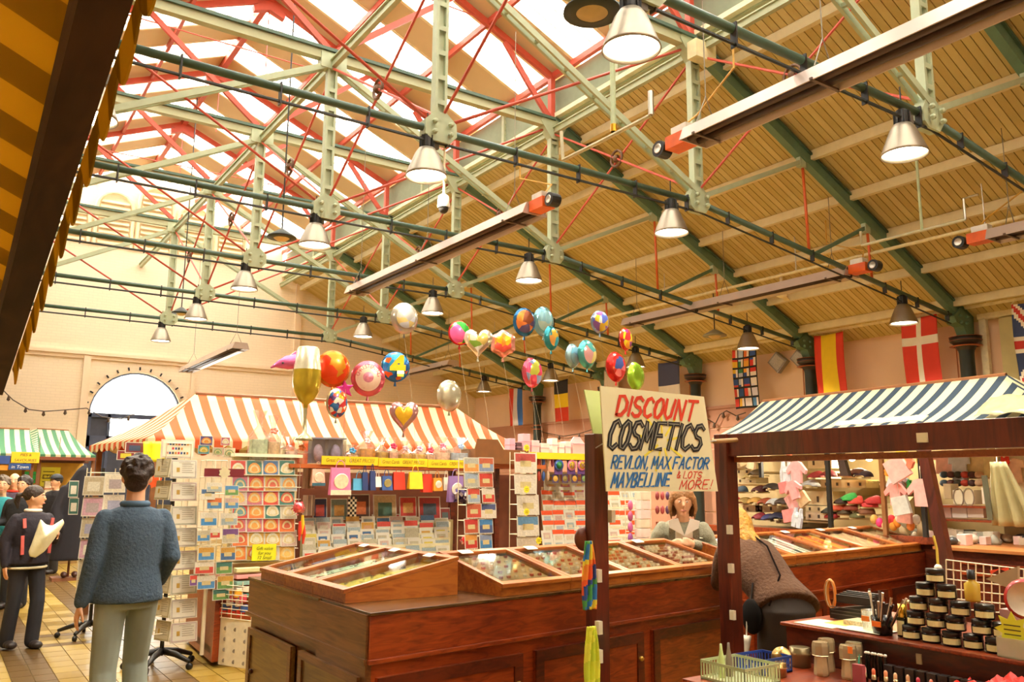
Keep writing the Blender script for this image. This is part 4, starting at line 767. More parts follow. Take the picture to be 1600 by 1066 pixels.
crystal(V((3.56, 2.62, Z7)), 'faceted bottle with square stopper, left of the pair on the lower shelf'); crystal(V((3.66, 2.66, Z7)), 'faceted bottle half hidden behind the left one on the lower shelf'); crystal(V((3.60, 2.50, Z7)), 'larger faceted bottle with an orange tag on the lower shelf'); crystal(V((3.69, 2.53, Z7)), 'faceted bottle rearmost of the four on the lower shelf')
c = V((3.56, 2.46, .86)); tag(G().box(c.x - .003, c.x, c.y - .012, c.y + .012, c.z - .015, c.z + .015).build('price_tag', M('#ff8a2a', .5)), 'small orange price tag stuck on the faceted bottle', 'label')
ci = 0
for k in range(11):
    col = ['#e8b0a0', '#e87a50', '#e89a6a', '#d8b080', '#d8a878', '#c03a4a', '#e08a70', '#b84048', '#e8a890', '#d06a50', '#c88870'][k]; c = V((3.57 - .01 * (k % 2), 2.40 - .052 * k, Z7)); t = thing('lipstick', 'open lipstick, %s from the left in the front row on the lower shelf' % ORD[k], 'lipstick', c, 'open lipsticks on the lower shelf')
    G().box(c.x - .01, c.x + .01, c.y - .01, c.y + .01, c.z, c.z + .03).build('base', BLK, t); G().lathe([(.009, .03), (.009, .05), (.007, .05)], c, 12).build('gold_sleeve', GOLD3, t, smooth=True); G().lathe([(.0075, .05), (.008, .068), (.004, .076), (0, .077)], c, 12).build('bullet', M(col, .4), t, smooth=True)
for k in range(12):
    c = V((3.66, 2.33 - .05 * k, Z7)); tag(G().box(c.x - .018, c.x + .018, c.y - .021, c.y + .021, c.z, c.z + .085).build('make_up_box', M('#221c18' if k % 2 else '#2e2824', .35), bevel=.002), 'black make-up box, %s from the left in the back row of the lower shelf' % ORD[k], 'box', 'black make-up boxes on the lower shelf')
for k in range(7):
    c = V((3.68, 2.46 - .016 * k + .004 * (k % 2), Z7)); t = thing('make_up_pencil', '%s white-ended black pencil from the left in the lower shelf cluster' % ORD[k], 'pencil', c, 'white-ended pencils on the lower shelf'); G().tube([c, c + V((0, 0, .11))], .007, 7).build('barrel', BLK, t); G().ell(c + V((0, 0, .115)), (.009, .009, .007), 8, 5).build('tip', M('#f2ead2', .4), t, smooth=True)
c = V((3.58, 2.44, Z7)); t = thing('nail_pencil', 'turquoise pencil standing on a gold base on the lower shelf', 'pencil', c); G().tube([c + V((0, 0, .04)), c + V((.01, -.005, .12))], [.007, .002], 7).build('barrel', M('#4ac0a0', .4), t); G().lathe([(.016, 0), (.012, .03), (.015, .045), (0, .046)], c, 12).build('base', GOLD3, t, smooth=True)
c = V((3.52, 2.40, Z7)); tag(G().box(c.x - .012, c.x + .012, c.y - .03, c.y + .02, c.z, c.z + .09).build('pink_carton', M('#a04a50', .4)), 'small dull pink carton among the lipsticks', 'box')
t = thing('red_tissue', 'crumpled bright red tissue on the lower shelf at the right', 'paper', (3.6, 1.95, Z7)); g = G(); g.grid(lambda u, v: V((3.52 + .16 * u, 1.72 + .26 * v, Z7 + .09 + .03 * sin(9 * u + 5 * v) * sin(13 * v) + .03 * sin(6 * v))), 12, 14); g.build('tissue', M('#e0382a', .5), t, solid=.002); G().box(3.54, 3.66, 1.74, 1.96, Z7, Z7 + .08).build('box', BLK, t)
# baskets at the left end of the lower shelf
def basket(x0, x1, y0, y1, z0, z1, mat, label, cat='basket'):
    t = thing('plastic_basket', label, cat, ((x0 + x1) / 2, (y0 + y1) / 2, z0)); g = G()
    g.box(x0, x1, y0, y1, z0, z0 + .006); g.build('base', mat, t)
    for (a, b, c, d) in ((x0, x1, y0, y0 + .004), (x0, x1, y1 - .004, y1), (x0, x0 + .004, y0, y1), (x1 - .004, x1, y0, y1)):
        g = G(); g.box(a, b, c, d, z1 - .012, z1); g.box(a, b, c, d, z0, z0 + .012)
        n = int(max(b - a, d - c) / .018)
        for k in range(n + 1):
            f = k / n; 
            if b - a > d - c: xx = a + (b - a - .005) * f; g.box(xx, xx + .005, c, d, z0, z1)
            else: yy = c + (d - c - .005) * f; g.box(a, b, yy, yy + .005, z0, z1)
        g.build('lattice_side', mat, t)
    return t
t = basket(3.02, 3.26, 2.62, 2.88, Z7, Z7 + .085, M('#cfd8a8', .3, alpha=.75), 'pale clear basket at the left end of the lower shelf')
basket(3.28, 3.50, 2.74, 2.92, Z7, Z7 + .075, M('#2f50a0', .4), 'blue plastic basket behind the paper stars on the lower shelf')
for k, px in enumerate((1183, 1203)): star('paper_star', '%s cream paper star in the blue basket' % ('left' if k == 0 else 'right'), AT(px, 1052, Y=2.80), .06, '#f3dcae' if k == 0 else '#f0c8a0', 6, (1, 0, 0), (0, .1, 1), r2=.55)
for px, col, lb in ((1128, '#c8d890', 'pale green'), (1140, '#8a7a6a', 'grey')): c = AT(px, 1060, Y=2.82); c.z = Z7; t = thing('nozzle_tube', '%s nozzle tube standing in the clear basket' % lb, 'tube', c); G().lathe([(0, 0), (.018, 0), (.016, .08), (.007, .13), (.005, .155), (0, .156)], c, 12).build('tube', M(col, .4), t, smooth=True)
# scarves on the left post
def hang_cloth(name, label, top, w0, w1, L_, mats, n=4, cat='scarf'):
    t = thing(name, label, cat, top); top = V(top); g = G(); nu, nv = 16, 44
    def f(u, v): w = w0 + (w1 - w0) * sin(v * pi * .6); return top + V(((u - .5) * w, .012 * sin(u * 16 + v * 3) - .03, -L_ * v))
    g.grid(f, nu, nv); g.mi = [min(len(mats) - 1, int(((k // nu) / nv * len(mats) * 1.15 + (k % nu) / nu * 2.6 + .35 * sin((k // nu) * .5))) % len(mats)) for k in range(nu * nv)]; g.build('cloth', mats, t, smooth=True, solid=.006)
    return t
hang_cloth('rainbow_scarf', 'rainbow scarf hanging on the left timber post', AT(914, 845, Y=3.17), .03, .075, .31, [M(c_, .7) for c_ in ('#4a9a4a', '#2f78b8', '#e8d23a', '#f08a2a', '#e85a2a', '#2a4a90')])
hang_cloth('lime_scarf', 'lime yellow scarf hanging low on the left timber post', AT(918, 978, Y=3.17), .04, .08, .27, [M(c_, .7) for c_ in ('#d8e03a', '#e8e84a', '#c8d83a')])
c = AT(912, 842, Y=3.33); t = thing('leather_purse', 'round brown leather purse hanging behind the left post', 'purse', c); G().ell(c, (.055, .03, .06), 14, 10).build('pouch', M('#6b2f18', .4, 0, .15, 20), t, smooth=True); G().tube([c + V((0, 0, .05)), c + V((.05, -.03, .075))], .006, 5).build('strap', M('#4a2010', .5), t)
# ------------------------------------------------------------------ awnings of the far stalls
def awning(name, label, FL, FR, BL, BR, RL, RR, c1, c2, per, duty=.5, valance=.09):
    t = thing(name, label, 'awning', ((FL[0] + BR[0]) / 2, (FL[1] + BR[1]) / 2, RL[2]))
    FL, FR, BL, BR, RL, RR = map(V, (FL, FR, BL, BR, RL, RR)); cen = (FL + BR) / 2
    for q, nm in (((FL, FR, RR, RL), 'f'), ((BR, BL, RL, RR), 'b'), ((BL, FL, RL, RL), 'l'), ((FR, BR, RR, RR), 'r')):
        a, b, c, d = q; e = (b - a).normalized(); ax = 'X' if abs(e.x) > abs(e.y) else 'Y'
        mt = stripes('%s %s' % (name, nm), ax, per, c1, c2, 0, duty, .75, .3)
        def fn(u, v, a=a, b=b, c=c, d=d): p = a.lerp(b, u).lerp(d.lerp(c, u), v); return p - V((0, 0, .05 * sin(pi * v)))
        G().grid(fn, 20, 8).build('canvas_panel', mt, t, smooth=True, solid=.006)
        n = max(3, int((b - a).length / (per * 1.0))); s_ = scal(a, b, n, valance, .45, 6); s_.build('valance', mt, t, solid=.004)
    DW = M('#7a4a22', .6)
    G().tube([RL, RR], .025, 6).build('ridge_pole', DW, t)
    for p in (FL, FR, BL, BR): q = p.lerp(cen, .04); G().box(q.x - .03, q.x + .03, q.y - .03, q.y + .03, 0, p.z - .02).build('corner_post', DW, t)
    return t
awning('stall_awning', 'orange and cream striped awning over the greeting card stall', (1.83, 9.6, 2.06), (6.9, 9.6, 2.06), (1.57, 11.8, 2.05), (6.9, 11.8, 2.05), (2.5, 10.5, 2.66), (5.9, 10.1, 2.66), '#cf5a24', '#dccfa4', .205, .5)
awning('stall_awning', 'blue and cream striped awning over the slipper and baby wear stall', (7.9, 3.3, 2.19), (8.04, 7.35, 2.19), (10.3, 3.3, 2.19), (10.4, 7.9, 2.19), (9.02, 4.22, 2.75), (9.29, 7.55, 2.75), '#2a3c4e', '#cfc6a0', .2, .46)
awning('stall_awning', 'green and cream striped awning of the pie stall at the far left', (1.55, 17.9, 2.1), (2.5, 17.9, 2.1), (-1.2, 22.8, 2.1), (2.6, 23.6, 2.1), (1.65, 20.0, 2.68), (2.25, 20.2, 2.68), '#4a7e5c', '#d2ccaa', .17, .5)
awning('stall_awning', 'second green striped canopy at the far left edge', (-1.0, 17.9, 2.1), (1.5, 17.9, 2.1), (-1.0, 19.6, 2.1), (1.5, 19.6, 2.1), (-.9, 19.2, 2.62), (1.45, 19.2, 2.62), '#4a7e5c', '#d2ccaa', .17, .5)
# ------------------------------------------------------------------ pie stall
OCH = M('#c79a3c', .6, 0, .1)
def board(name, label, px0, py0, px1, py1, Y, col, cat='sign', th=.02, lines=0, txt=None, tcol='#4a3a10', group=None, rough=.5):
    a, b = AT(px0, py1, Y=Y), AT(px1, py1, Y=Y); c = AT(px0, py0, Y=Y); h = c.z - a.z; t = thing(name, label, cat, ((a.x + b.x) / 2, Y, a.z), group)
    G().box(a.x, b.x, Y, Y + th, a.z, a.z + h).build('board', M(col, rough, 0, .04), t); w = b.x - a.x
    if txt:
        for k, s in enumerate(txt):
            if not s: continue
            q = text(s, h / len(txt) * .72, M(tcol, .5), frame(((a.x + b.x) / 2, Y - .004, a.z + h * (1 - (k + .78) / len(txt))), (1, 0, 0), (0, 0, 1)), 'lettering', t, .15)
            xs_ = [v.co.x for v in q.data.vertices]; ww = max(xs_) - min(xs_) if xs_ else 0
            if ww > w * .92: cx = (max(xs_) + min(xs_)) / 2; q.data.transform(Matrix.Translation((cx, 0, 0)) @ Matrix.Diagonal((w * .92 / ww, 1, 1, 1)) @ Matrix.Translation((-cx, 0, 0)))
    if lines:
        g = G()
        for k in range(lines): z = a.z + h * (.15 + .7 * (k + .5) / lines); g.box(a.x + w * .1, a.x + w * (.9 - .2 * (k % 2)), Y - .003, Y, z - h * .02, z + h * .02)
        tag(g.build('handwriting', M(tcol, .6), t), kind='stuff')
    return t
t = thing('pie_stall', 'ochre-backed pie stall with counter below the green awning', 'stall', (1.6, 19, 0)); G().box(-1.5, 2.55, 19.9, 20.0, 0, 2.05).build('back_wall', OCH, t); G().box(-1.5, 2.5, 19.1, 19.4, 0, 1.0).build('counter', M('#8a6a3a', .5), t); G().box(-1.0, 2.5, 17.88, 17.94, 2.0, 2.06).build('rail', M('#7a3a1c', .6), t)
G().box(-1.5, 2.6, 19.5, 19.55, 1.98, 2.05).build('header', M('#5a2c14', .6), t)
board('shop_sign', 'yellow pies and savouries sign hanging under the green awning', 17, 706, 61, 723, 17.8, '#f2c81e', txt=('PIES &', 'SAVOURIES'))
board('shop_sign', 'long blue sign with white lettering under the yellow one', 13, 724, 48, 734, 17.78, '#274a86', txt=('in Town',), tcol='#e8e6da'); board('shop_sign', 'small blue and red sign at the left edge of the pie stall', -8, 712, 15, 725, 17.79, '#2c4a90'); board('shop_sign', 'orange sign below the blue ones at the left edge', -8, 727, 12, 735, 17.8, '#e0902a')
board('notice', 'bright green paper notice on the pie stall', 37, 737, 57, 755, 19.0, '#2fc266', lines=3, cat='notice'); board('notice', 'yellow handwritten notice on the pie stall back wall', 62, 730, 92, 760, 19.2, '#e8e03a', txt=('', '& TASTY', ''), lines=4, cat='notice')
t = thing('spotlight_bar', 'row of small bright spotlights under the green awning', 'lamp', AT(75, 716, Y=18.2)); 
for px in (66, 71, 76, 84, 90): G().ell(AT(px, 716, Y=18.2), (.03, .03, .025), 8, 6).build('bulb', BULB, t, smooth=True)
G().tube([AT(60, 712, Y=18.2), AT(96, 714, Y=18.2)], .012, 5).build('bar', STEEL, t)
for px in (60, 92): G().tube([AT(px, 712, Y=18.2), AT(px, 712, Y=18.2) + V((0, 0, .35))], .006, 4).build('wire', STEEL, t)
t = thing('pie_display', 'tall white rack of wrapped goods beside the cap-wearing man', 'rack', AT(70, 850, Y=18.6)); p = AT(70, 752, Y=18.6); q = AT(82, 752, Y=18.6)
G().box(p.x, q.x, 18.5, 18.7, 0, p.z).build('cabinet', M('#e8dcc4', .5, 0, .1, 20), t)
for k in range(7): G().box(p.x - .01, q.x + .01, 18.48, 18.7, .5 + .16 * k, .52 + .16 * k).build('shelf', M('#c07a5a', .5, 0, .3, 30), t)
# string of bulbs on the gable
def garland(name, label, pts, n, cat='lights'):
    t = thing(name, label, cat, pts[0]); P = [V(p) for p in pts]; G().tube(P, .014, 5).build('cable', M('#4c3a2c', .5), t)
    for k in range(n): f = (k + .5) / n * (len(P) - 1); i = int(f); c = P[i].lerp(P[i + 1], f - i); G().lathe([(.02, 0), (.03, -.04), (.045, -.1), (.0, -.14)], c, 8).build('bulb', M('#5a4636', .3), t, smooth=True)
garland('festoon_lights', 'festoon of unlit bulbs drooping across the gable wall by the arched window', [AT(x, y, Y=YF - .2) for x, y in ((-20, 580), (0, 605), (20, 625), (45, 640), (70, 643), (100, 641), (135, 638), (160, 652), (190, 655), (215, 645))], 8)
garland('festoon_lights', 'festoon of bulbs drooping along the side wall beside the Belgian flag', [AT(x, y, X=15.45) for x, y in ((830, 668), (850, 676), (880, 682), (905, 678), (935, 668), (960, 655), (985, 665))], 5)
garland('festoon_lights', 'short festoon of bulbs on the dado left of the blue awning', [AT(x, y, X=15.45) for x, y in ((1105, 655), (1118, 662), (1125, 648), (1135, 642), (1150, 650), (1165, 645))], 3)
# ------------------------------------------------------------------ flags
def flag(label, px0, px1, ztop, zbot, colf, nx=12, nz=16, X=15.05, wav=.03):
    y0 = AT(px0, 600, X=X).y; y1 = AT(px1, 600, X=X).y; t = thing('flag', label, 'flag', (X, (y0 + y1) / 2, ztop)); cols = []; g = G()
    g.grid(lambda u, v: V((X + wav * sin(u * 7 + v * 2) * (.3 + v), y0 + (y1 - y0) * u + .02 * sin(v * 4), ztop + (zbot - ztop) * v - .02 * sin(pi * u) * (1 - v))), nx, nz)
    mi = []
    for j in range(nz):
        for i in range(nx):
            c = colf((i + .5) / nx, (j + .5) / nz)
            if c not in cols: cols.append(c)
            mi.append(cols.index(c))
    g.mi = mi; g.build('cloth', [M(c, .75, 0, .03) for c in cols], t, smooth=True, solid=.004)
    G().tube([(X, y0, ztop + .01), (X + .12, y0 - .05, 4.83)], .006, 4).build('tie', CARDW, t); G().tube([(X, y1, ztop + .01), (X + .12, y1 + .05, 4.83)], .006, 4).build('tie', CARDW, t); return t
RD, WHT, BL_, YL, BKC = '#d83a1e', '#efe4d0', '#2c5aa0', '#f0c818', '#2a2626'
flag('red, white and blue striped flag hung furthest along the side wall', 796, 816, 4.66, 3.45, lambda u, v: RD if u < .34 else ('#d8c8c0' if u < .67 else '#3a6ab0'))
flag('black, yellow and red flag left of the discount sign', 866, 887, 4.68, 3.45, lambda u, v: BKC if v < .34 else (YL if v < .67 else RD), nz=18)
flag('plain whitish flag above the discount sign', 944, 966, 4.72, 3.3, lambda u, v: '#ecd8c4')
flag('dark blue and white flag right of the discount sign', 1029, 1062, 4.70, 3.0, lambda u, v: '#4a4c6c' if v < .36 else '#e9dccb', nz=20)
MF = [['#d8402a', '#b8c8d8', '#e0702a', '#3a5aa0'], ['#e8b830', '#3a7a4a', '#e8a030', '#d8342a'], ['#2e4a80', '#b8b8c0', '#344a8a', '#e8dccc'], ['#c8402e', '#2a4a7a', '#d84a3a', '#d8d0d8'], ['#d03828', '#e8b02a', '#e8d8d0', '#5a8ab8']]
flag('banner patched from many small national flags', 1146, 1184, 4.72, 3.35, lambda u, v: '#1c1a1c' if (u * 4 % 1 > .84 or v * 6 % 1 > .88) else (MF[int(v * 5 * .999)][int(u * 4 * .999)] if (u * 4 % 1 < .55 or (int(u * 4) + int(v * 6)) % 2) else '#e8d8c8'), nx=24, nz=30)
flag('red and yellow Spanish flag between two columns', 1276, 1322, 4.74, 3.3, lambda u, v: RD if u < .24 or u > .76 else YL, nx=17)
flag('red Danish flag with a white cross', 1415, 1472, 4.78, 3.25, lambda u, v: WHT if (.43 < u < .57 or .24 < v < .34) else '#dc3c28', nx=21, nz=29)
def uk(u, v):
    du, dv = abs(u - .5), abs(v - .5)
    if du < .09 or dv < .055: return '#c8342a'
    if du < .16 or dv < .1: return WHT
    d = abs(du - dv)
    return '#c8342a' if d < .04 else (WHT if d < .11 else '#34446e')
flag('British flag cut off by the right edge', 1592, 1690, 4.72, 3.3, uk, nx=28, nz=40)
for px, py, w in ((1214, 566, .2), (1247, 560, .17)):
    c = AT(px, py, X=15.35); t = thing('wall_speaker', 'grey tilted loudspeaker on the side wall, %s of the pair' % ('left' if px < 1230 else 'right'), 'speaker', c); G().ext([c + V((0, dy, dz)) for dy, dz in ((-w * 1.3, 0), (0, -w * 1.25), (w * 1.3, .02), (.02, w * 1.2))], (.12, 0, 0)).build('case', M('#8f8880', .5, .3), t); G().ext([c + V((-.01, dy * .8, dz * .8)) for dy, dz in ((-w * 1.3, 0), (0, -w * 1.25), (w * 1.3, .02), (.02, w * 1.2))], (.012, 0, 0)).build('grille', M('#b5ada2', .6, 0, .2, 60), t); G().bar(c + V((.12, 0, 0)), (15.6, c.y, c.z), .04, .04).build('bracket', BLACKM, t)
# ------------------------------------------------------------------ card stall
TAN = M('#8a5a2c', .7, 0, .15)
t = thing('card_stall', 'long card stall with brown back boards under the striped awning', 'stall', (4.5, 8.7, 0)); YB = 8.75
G().box(2.55, 7.6, YB, YB + .05, 0, 1.72).build('back_board', M('#6a3416', .7), t); G().box(2.6, 7.4, 8.1, 8.7, 0, .55).build('plinth', MAHD, t)
a, b = AT(452, 716, Y=8.0), AT(737, 732, Y=8.0); ZS = 1.80
G().box(a.x, b.x + .1, 7.97, 8.45, ZS - .05, ZS - .012).build('top_shelf', M('#b35a22', .5), t); G().box(5.45, 7.1, 7.97, 8.4, 1.90, 1.935).build('top_shelf', M('#b35a22', .5), t)
for x in (2.62, 4.9, 5.5, 7.05): G().box(x - .03, x + .03, 8.4, 8.46, 0, 1.78 if x < 5 else 1.9).build('post', MAHD, t)
def strip(px0, px1, z0, z1, label, Y=7.95, txt=True):
    x0, x1 = AT(px0, 715, Y=Y).x, AT(px1, 715, Y=Y).x; t = thing('shelf_banner', label, 'banner', ((x0 + x1) / 2, Y, z0), 'yellow price banners on the card shelves'); G().box(x0, x1, Y, Y + .015, z0, z1).build('strip', M('#eec916', .5, 0, .03), t)
    if txt: text('Great Cards   GREAT PRICES!', (z1 - z0) * .62, M('#7a6414', .5), frame(((x0 + x1) / 2, Y - .004, z0 + .028), (1, 0, 0), (0, 0, 1)), 'lettering', t, .2, sx=min(1.6, (x1 - x0) / ((z1 - z0) * 9)))
strip(503, 591, 1.785, 1.87, 'yellow great cards banner, left length on the card shelf'); strip(592, 668, 1.78, 1.865, 'yellow great cards banner, middle length on the card shelf'); strip(669, 737, 1.775, 1.86, 'yellow great cards banner, right length beside the brown box'); strip(818, 932, 1.90, 1.975, 'plain yellow banner on the right-hand card shelf', txt=False)
# cards: unit prototypes, copied with scale
CP = {}
def card_mesh(style, c1, c2, c3='#f2ecd8'):
    k = (style, c1, c2, c3)
    if k in CP: return CP[k]
    g = G(); g.box(-.5, .5, 0, 1, 0, 1)
    def rect(x0, x1, z0, z1, m, y=-.12): g.mat(m); g.add([(x0, y, z0), (x1, y, z0), (x1, y, z1), (x0, y, z1)], [(0, 1, 2, 3)]); g.mat(0)
    if style == 'badge':
        rect(-.46, .46, .04, .96, 1); 
        for rr, mm, yy in ((.40, 2, -.2), (.30, 3, -.28), (.2, 2, -.36)): g.mat(mm); n = 10; g.add([(rr * cos(pi * q / n), yy, .34 + rr * sin(pi * q / n) * 1.25) for q in range(n + 1)] + [(rr * cos(-pi * q / n) , yy, .34 - rr * .45 * sin(pi * q / n)) for q in range(n - 1, 0, -1)], [tuple(range(2 * n))])
        g.mat(0)
    elif style == 'plain': rect(-.34, .3, .25, .8, 1); rect(-.2, .16, .35, .62, 2, -.2)
    elif style == 'block': rect(-.46, .46, .05, .95, 1); rect(-.3, .3, .2, .7, 2, -.2)
    elif style == 'tab': rect(-.5, .5, .62, 1.0, 1); rect(-.32, .32, .1, .5, 2)
    elif style == 'photo': rect(-.46, .46, .05, .55, 1); rect(-.46, .46, .55, .95, 2); rect(-.25, .25, .3, .6, 3, -.2)
    elif style == 'cert':
        rect(-.46, .46, .05, .95, 1); rect(-.43, .43, .09, .91, 0, -.2); rect(-.28, -.16, .34, .58, 2, -.3)
        for q in range(5): rect(-.08, .36 - .05 * (q % 2), .75 - .11 * q, .78 - .11 * q, 3, -.3)
        rect(-.2, .26, .83, .86, 3, -.3)
    dm = lambda h, f=.84: tuple(x * f for x in (int(h[i:i + 2], 16) / 255 for i in (1, 3, 5)))
    me = g.mesh('card', [M(dm(c3, .82), .55, 0, .02), M(dm(c1), .5, 0, .15, 14), M(dm(c2), .5, 0, .15, 14), M(dm('#e0cc90') if style != 'cert' else '#8d8876', .5)]); CP[k] = me; return me
CN_ = {'#d8402a': 'red', '#e8772a': 'orange', '#d9a43a': 'gold', '#3a7a6a': 'green', '#3f6a9a': 'blue', '#c86a7a': 'pink', '#7a4a8a': 'purple', '#c9c0a0': 'pale', '#d8b8a8': 'rosy', '#a8b8b8': 'grey-blue', '#e8d050': 'yellow', '#4a90c8': 'sky blue', '#6a9a4a': 'leaf green', '#ff5a1e': 'orange-topped', '#f0e8d0': 'cream'}
USED = {}
def card(px, py, wpx, hpx, Y, style, c1, c2, label, group, tilt=.25, yaw=0, c3='#f2ecd8', name='greeting_card', cat='card', X=None):
    p = AT(px, py + hpx / 2, Y=Y); z = (p - EYE).dot(CF); s = z / FPX; w = (AT(px + wpx / 2, py, Y=Y) - AT(px - wpx / 2, py, Y=Y)).length; h = hpx * s * 1.04
    o = bpy.data.objects.new(name, card_mesh(style, c1, c2, c3)); COL.objects.link(o); o.location = p; o.scale = (w, .006, h); o.rotation_euler = (-tilt, 0, yaw)
    if label in USED: USED[label] += 1; label = label + ', %s copy' % ORD[min(19, USED[label])]
    else: USED[label] = 0
    tag(o, label, cat, group); return o
rnd = random.Random(3)
def rack_panel(name, label, px0, py0, px1, py1, Y, col, cat='rack', lean=0):
    a, b = AT(px0, py1, Y=Y), AT(px1, py0, Y=Y); t = thing(name, label, cat, (a.x, Y, a.z)); G().box(a.x, b.x, Y, Y + .03, a.z, b.z).build('back_panel', M(col, .6, 0, .06), t); return t, a, b
# badge card rack (left)
t, a, b = rack_panel('badge_card_rack', 'cream tiered rack of badge birthday cards with a yellow note', 352, 716, 466, 905, 8.1, '#e3d3a0'); p0, p1 = a, b
for k in range(8): z = a.z + .15 + (b.z - a.z - .2) * k / 8; G().box(a.x, b.x, 7.98, 8.1, z - .006, z).build('tier', CARDW, t)
G().box(a.x - .01, b.x + .01, 8.0, 8.14, b.z, b.z + .03).build('top_edge', CARDW, t); G().box(a.x, b.x, 8.04, 8.12, 0, a.z).build('foot_panel', MAHD, t)
pal = ['#d8402a', '#3a7a6a', '#3f6a9a', '#3a7a6a', '#c86a7a', '#d8402a', '#d9a43a', '#a8b8b8', '#d8b8a8', '#c86a7a', '#d8402a', '#3a7a6a', '#d8402a', '#e8772a', '#3a7a6a', '#c9c0a0', '#c86a7a', '#c86a7a', '#d8402a', '#e8772a', '#e8772a', '#d9a43a', '#d9a43a', '#d8b8a8', '#e8772a', '#d9a43a', '#c9c0a0', '#d9a43a']
rowy = [732, 756, 778, 799, 820, 842, 864]
for r, y in enumerate(rowy):
    for k in range(4):
        c1 = pal[r * 4 + k]; c2 = rnd.choice(['#f0c060', '#e8e0c0', '#6a9a9a', '#d8603a', '#e8a040'])
        card(372 + 25.5 * k + (3 if r % 2 else 0), y, 25, 24, 7.99 - .01 * r, 'badge', c1, c2, '%s badge card, %s row down and %s across on the cream rack' % (CN_[c1], ORD[r], ORD[k]), 'badge cards on the cream rack', .18)
star('handwritten_note', 'bright yellow handwritten note on the badge card rack', AT(412, 863, Y=7.86), .001, '#e6ea2a', 8); o = bpy.data.objects['handwritten_note']
for k in list(KIDS['handwritten_note']): bpy.data.objects.remove(k)
KIDS['handwritten_note'] = []; a, b = AT(393, 877, Y=7.86), AT(432, 850, Y=7.86); G().box(a.x, b.x, 7.86, 7.865, a.z, b.z).build('sheet', M('#e8ea28', .5, 0, .02), o)
for k, s in enumerate(('Gift value', 'for you', '12 Small')): text(s, .04, M('#3a3a14', .6), frame(((a.x + b.x) / 2, 7.855, b.z - .05 - .042 * k), (1, 0, -.04), (0, 0, 1)), 'handwriting', o, .3)
# central tiered cards
t, a, b = rack_panel('tiered_card_display', 'wide central display of white cards in tiers', 468, 812, 708, 902, 8.35, '#9a8a5c')
G().box(a.x, b.x, 7.9, 8.35, .2, .6).build('plinth', MAHD, t)
for r in range(7):
    y = 818 + 8.6 * r + (4 if r > 4 else 0); Y = 8.3 - .055 * r
    G().box(AT(470, 850, Y=Y).x, AT(704, 850, Y=Y).x, Y + .008, Y + .012, AT(590, y + 12, Y=Y).z - .03, AT(590, y, Y=Y).z).build('tier_lip', M('#d9cfa6', .5), t)
    for k in range(10):
        c1 = rnd.choice(['#c9c0a0', '#c9c0a0', '#a8b8b8', '#d8b8a8', '#3f6a9a', '#d8402a', '#d9a43a', '#c9c0a0', '#e8d050', '#a8b8b8']); c2 = rnd.choice(['#f0e8d0', '#d8a070', '#b8c8d0', '#e8e0c8'])
        st = rnd.choice(['plain', 'plain', 'block', 'tab'])
        card(482 + 23.2 * k + rnd.uniform(-2, 2) + r * .6, y + rnd.uniform(-2, 2), 21, 19 + rnd.uniform(-2, 3), Y, st, c1, c2, '%s white-edged card, tier %s from the top, %s from the left in the central display' % (CN_[c1], ORD[r], ORD[k]), 'white cards in the central display', .2)
# large posters/wrapped cards above
big = [(500, 797, 22, 34, '#3a3a66', '#c84030', 'dark blue large card with red figure'), (530, 797, 26, 32, '#8a9a8a', '#e0a850', 'grey-green boxed card in a white frame'), (563, 793, 30, 38, '#5a3020', '#e87a3a', 'large brown teddy bear card with chequered flag edge'), (602, 795, 36, 40, '#d9c090', '#4a7a6a', 'large tan racing car card tilted over the tiers'), (604, 816, 44, 22, '#c83040', '#e8d8c8', 'red and white striped card below the racing car card'), (638, 793, 26, 30, '#d84030', '#e8b060', 'bright red card with a tan picture'), (672, 795, 34, 34, '#b8302a', '#4a5a6a', 'red boxed card at the right of the large cards'), (696, 806, 16, 22, '#8a2a24', '#5a6a6a', 'narrow dark red card at the end of the large cards')]
for x, y, w, h, c1, c2, lb in big: card(x, y, w, h, 8.4, 'block', c1, c2, lb + ' above the tiers', 'large boxed cards above the tiers', .12, yaw=0)
tt = thing('chequered_card', 'black and white chequered strip on the teddy bear card', 'card', AT(547, 795, Y=8.34)); g = G(); c = AT(543, 812, Y=8.34)
for i in range(4):
    for j in range(9): g.mat((i + j) % 2); g.box(c.x + .024 * i, c.x + .024 * (i + 1), 8.34, 8.345, c.z + .026 * j, c.z + .026 * (j + 1))
g.build('checks', [CARDW, BLACKM], tt); 
# cards behind spinner and on right tiers
t, a, b = rack_panel('tiered_card_display', 'right-hand display of pale cards with orange tabs', 848, 762, 1012, 868, 8.35, '#b08a58')
for r in range(6):
    y = 776 + 15.5 * r; Y = 8.3 - .06 * r
    G().box(AT(850, 850, Y=Y).x, AT(1000, 850, Y=Y).x, Y + .008, Y + .012, AT(900, y + 14, Y=Y).z - .04, AT(900, y + 2, Y=Y).z).build('tier_lip', M('#e3d9b4', .5), t)
    for k in range(9):
        st = 'tab' if rnd.random() < .55 else 'plain'; c1 = '#ff5a1e' if st == 'tab' else rnd.choice(['#d8b8a8', '#c9c0a0', '#a8b8b8']); x = 856 + 17.5 * k + 2 * (r % 2)
        card(x, y + rnd.uniform(-1, 1), 17, 17, Y, st, c1, rnd.choice(['#d8b8a8', '#b8c0c8', '#e0d0b0']), '%s card, tier %s from the top, %s from the left in the right-hand display' % (CN_[c1], ORD[r], ORD[k]), 'pale cards in the right-hand display', .2)
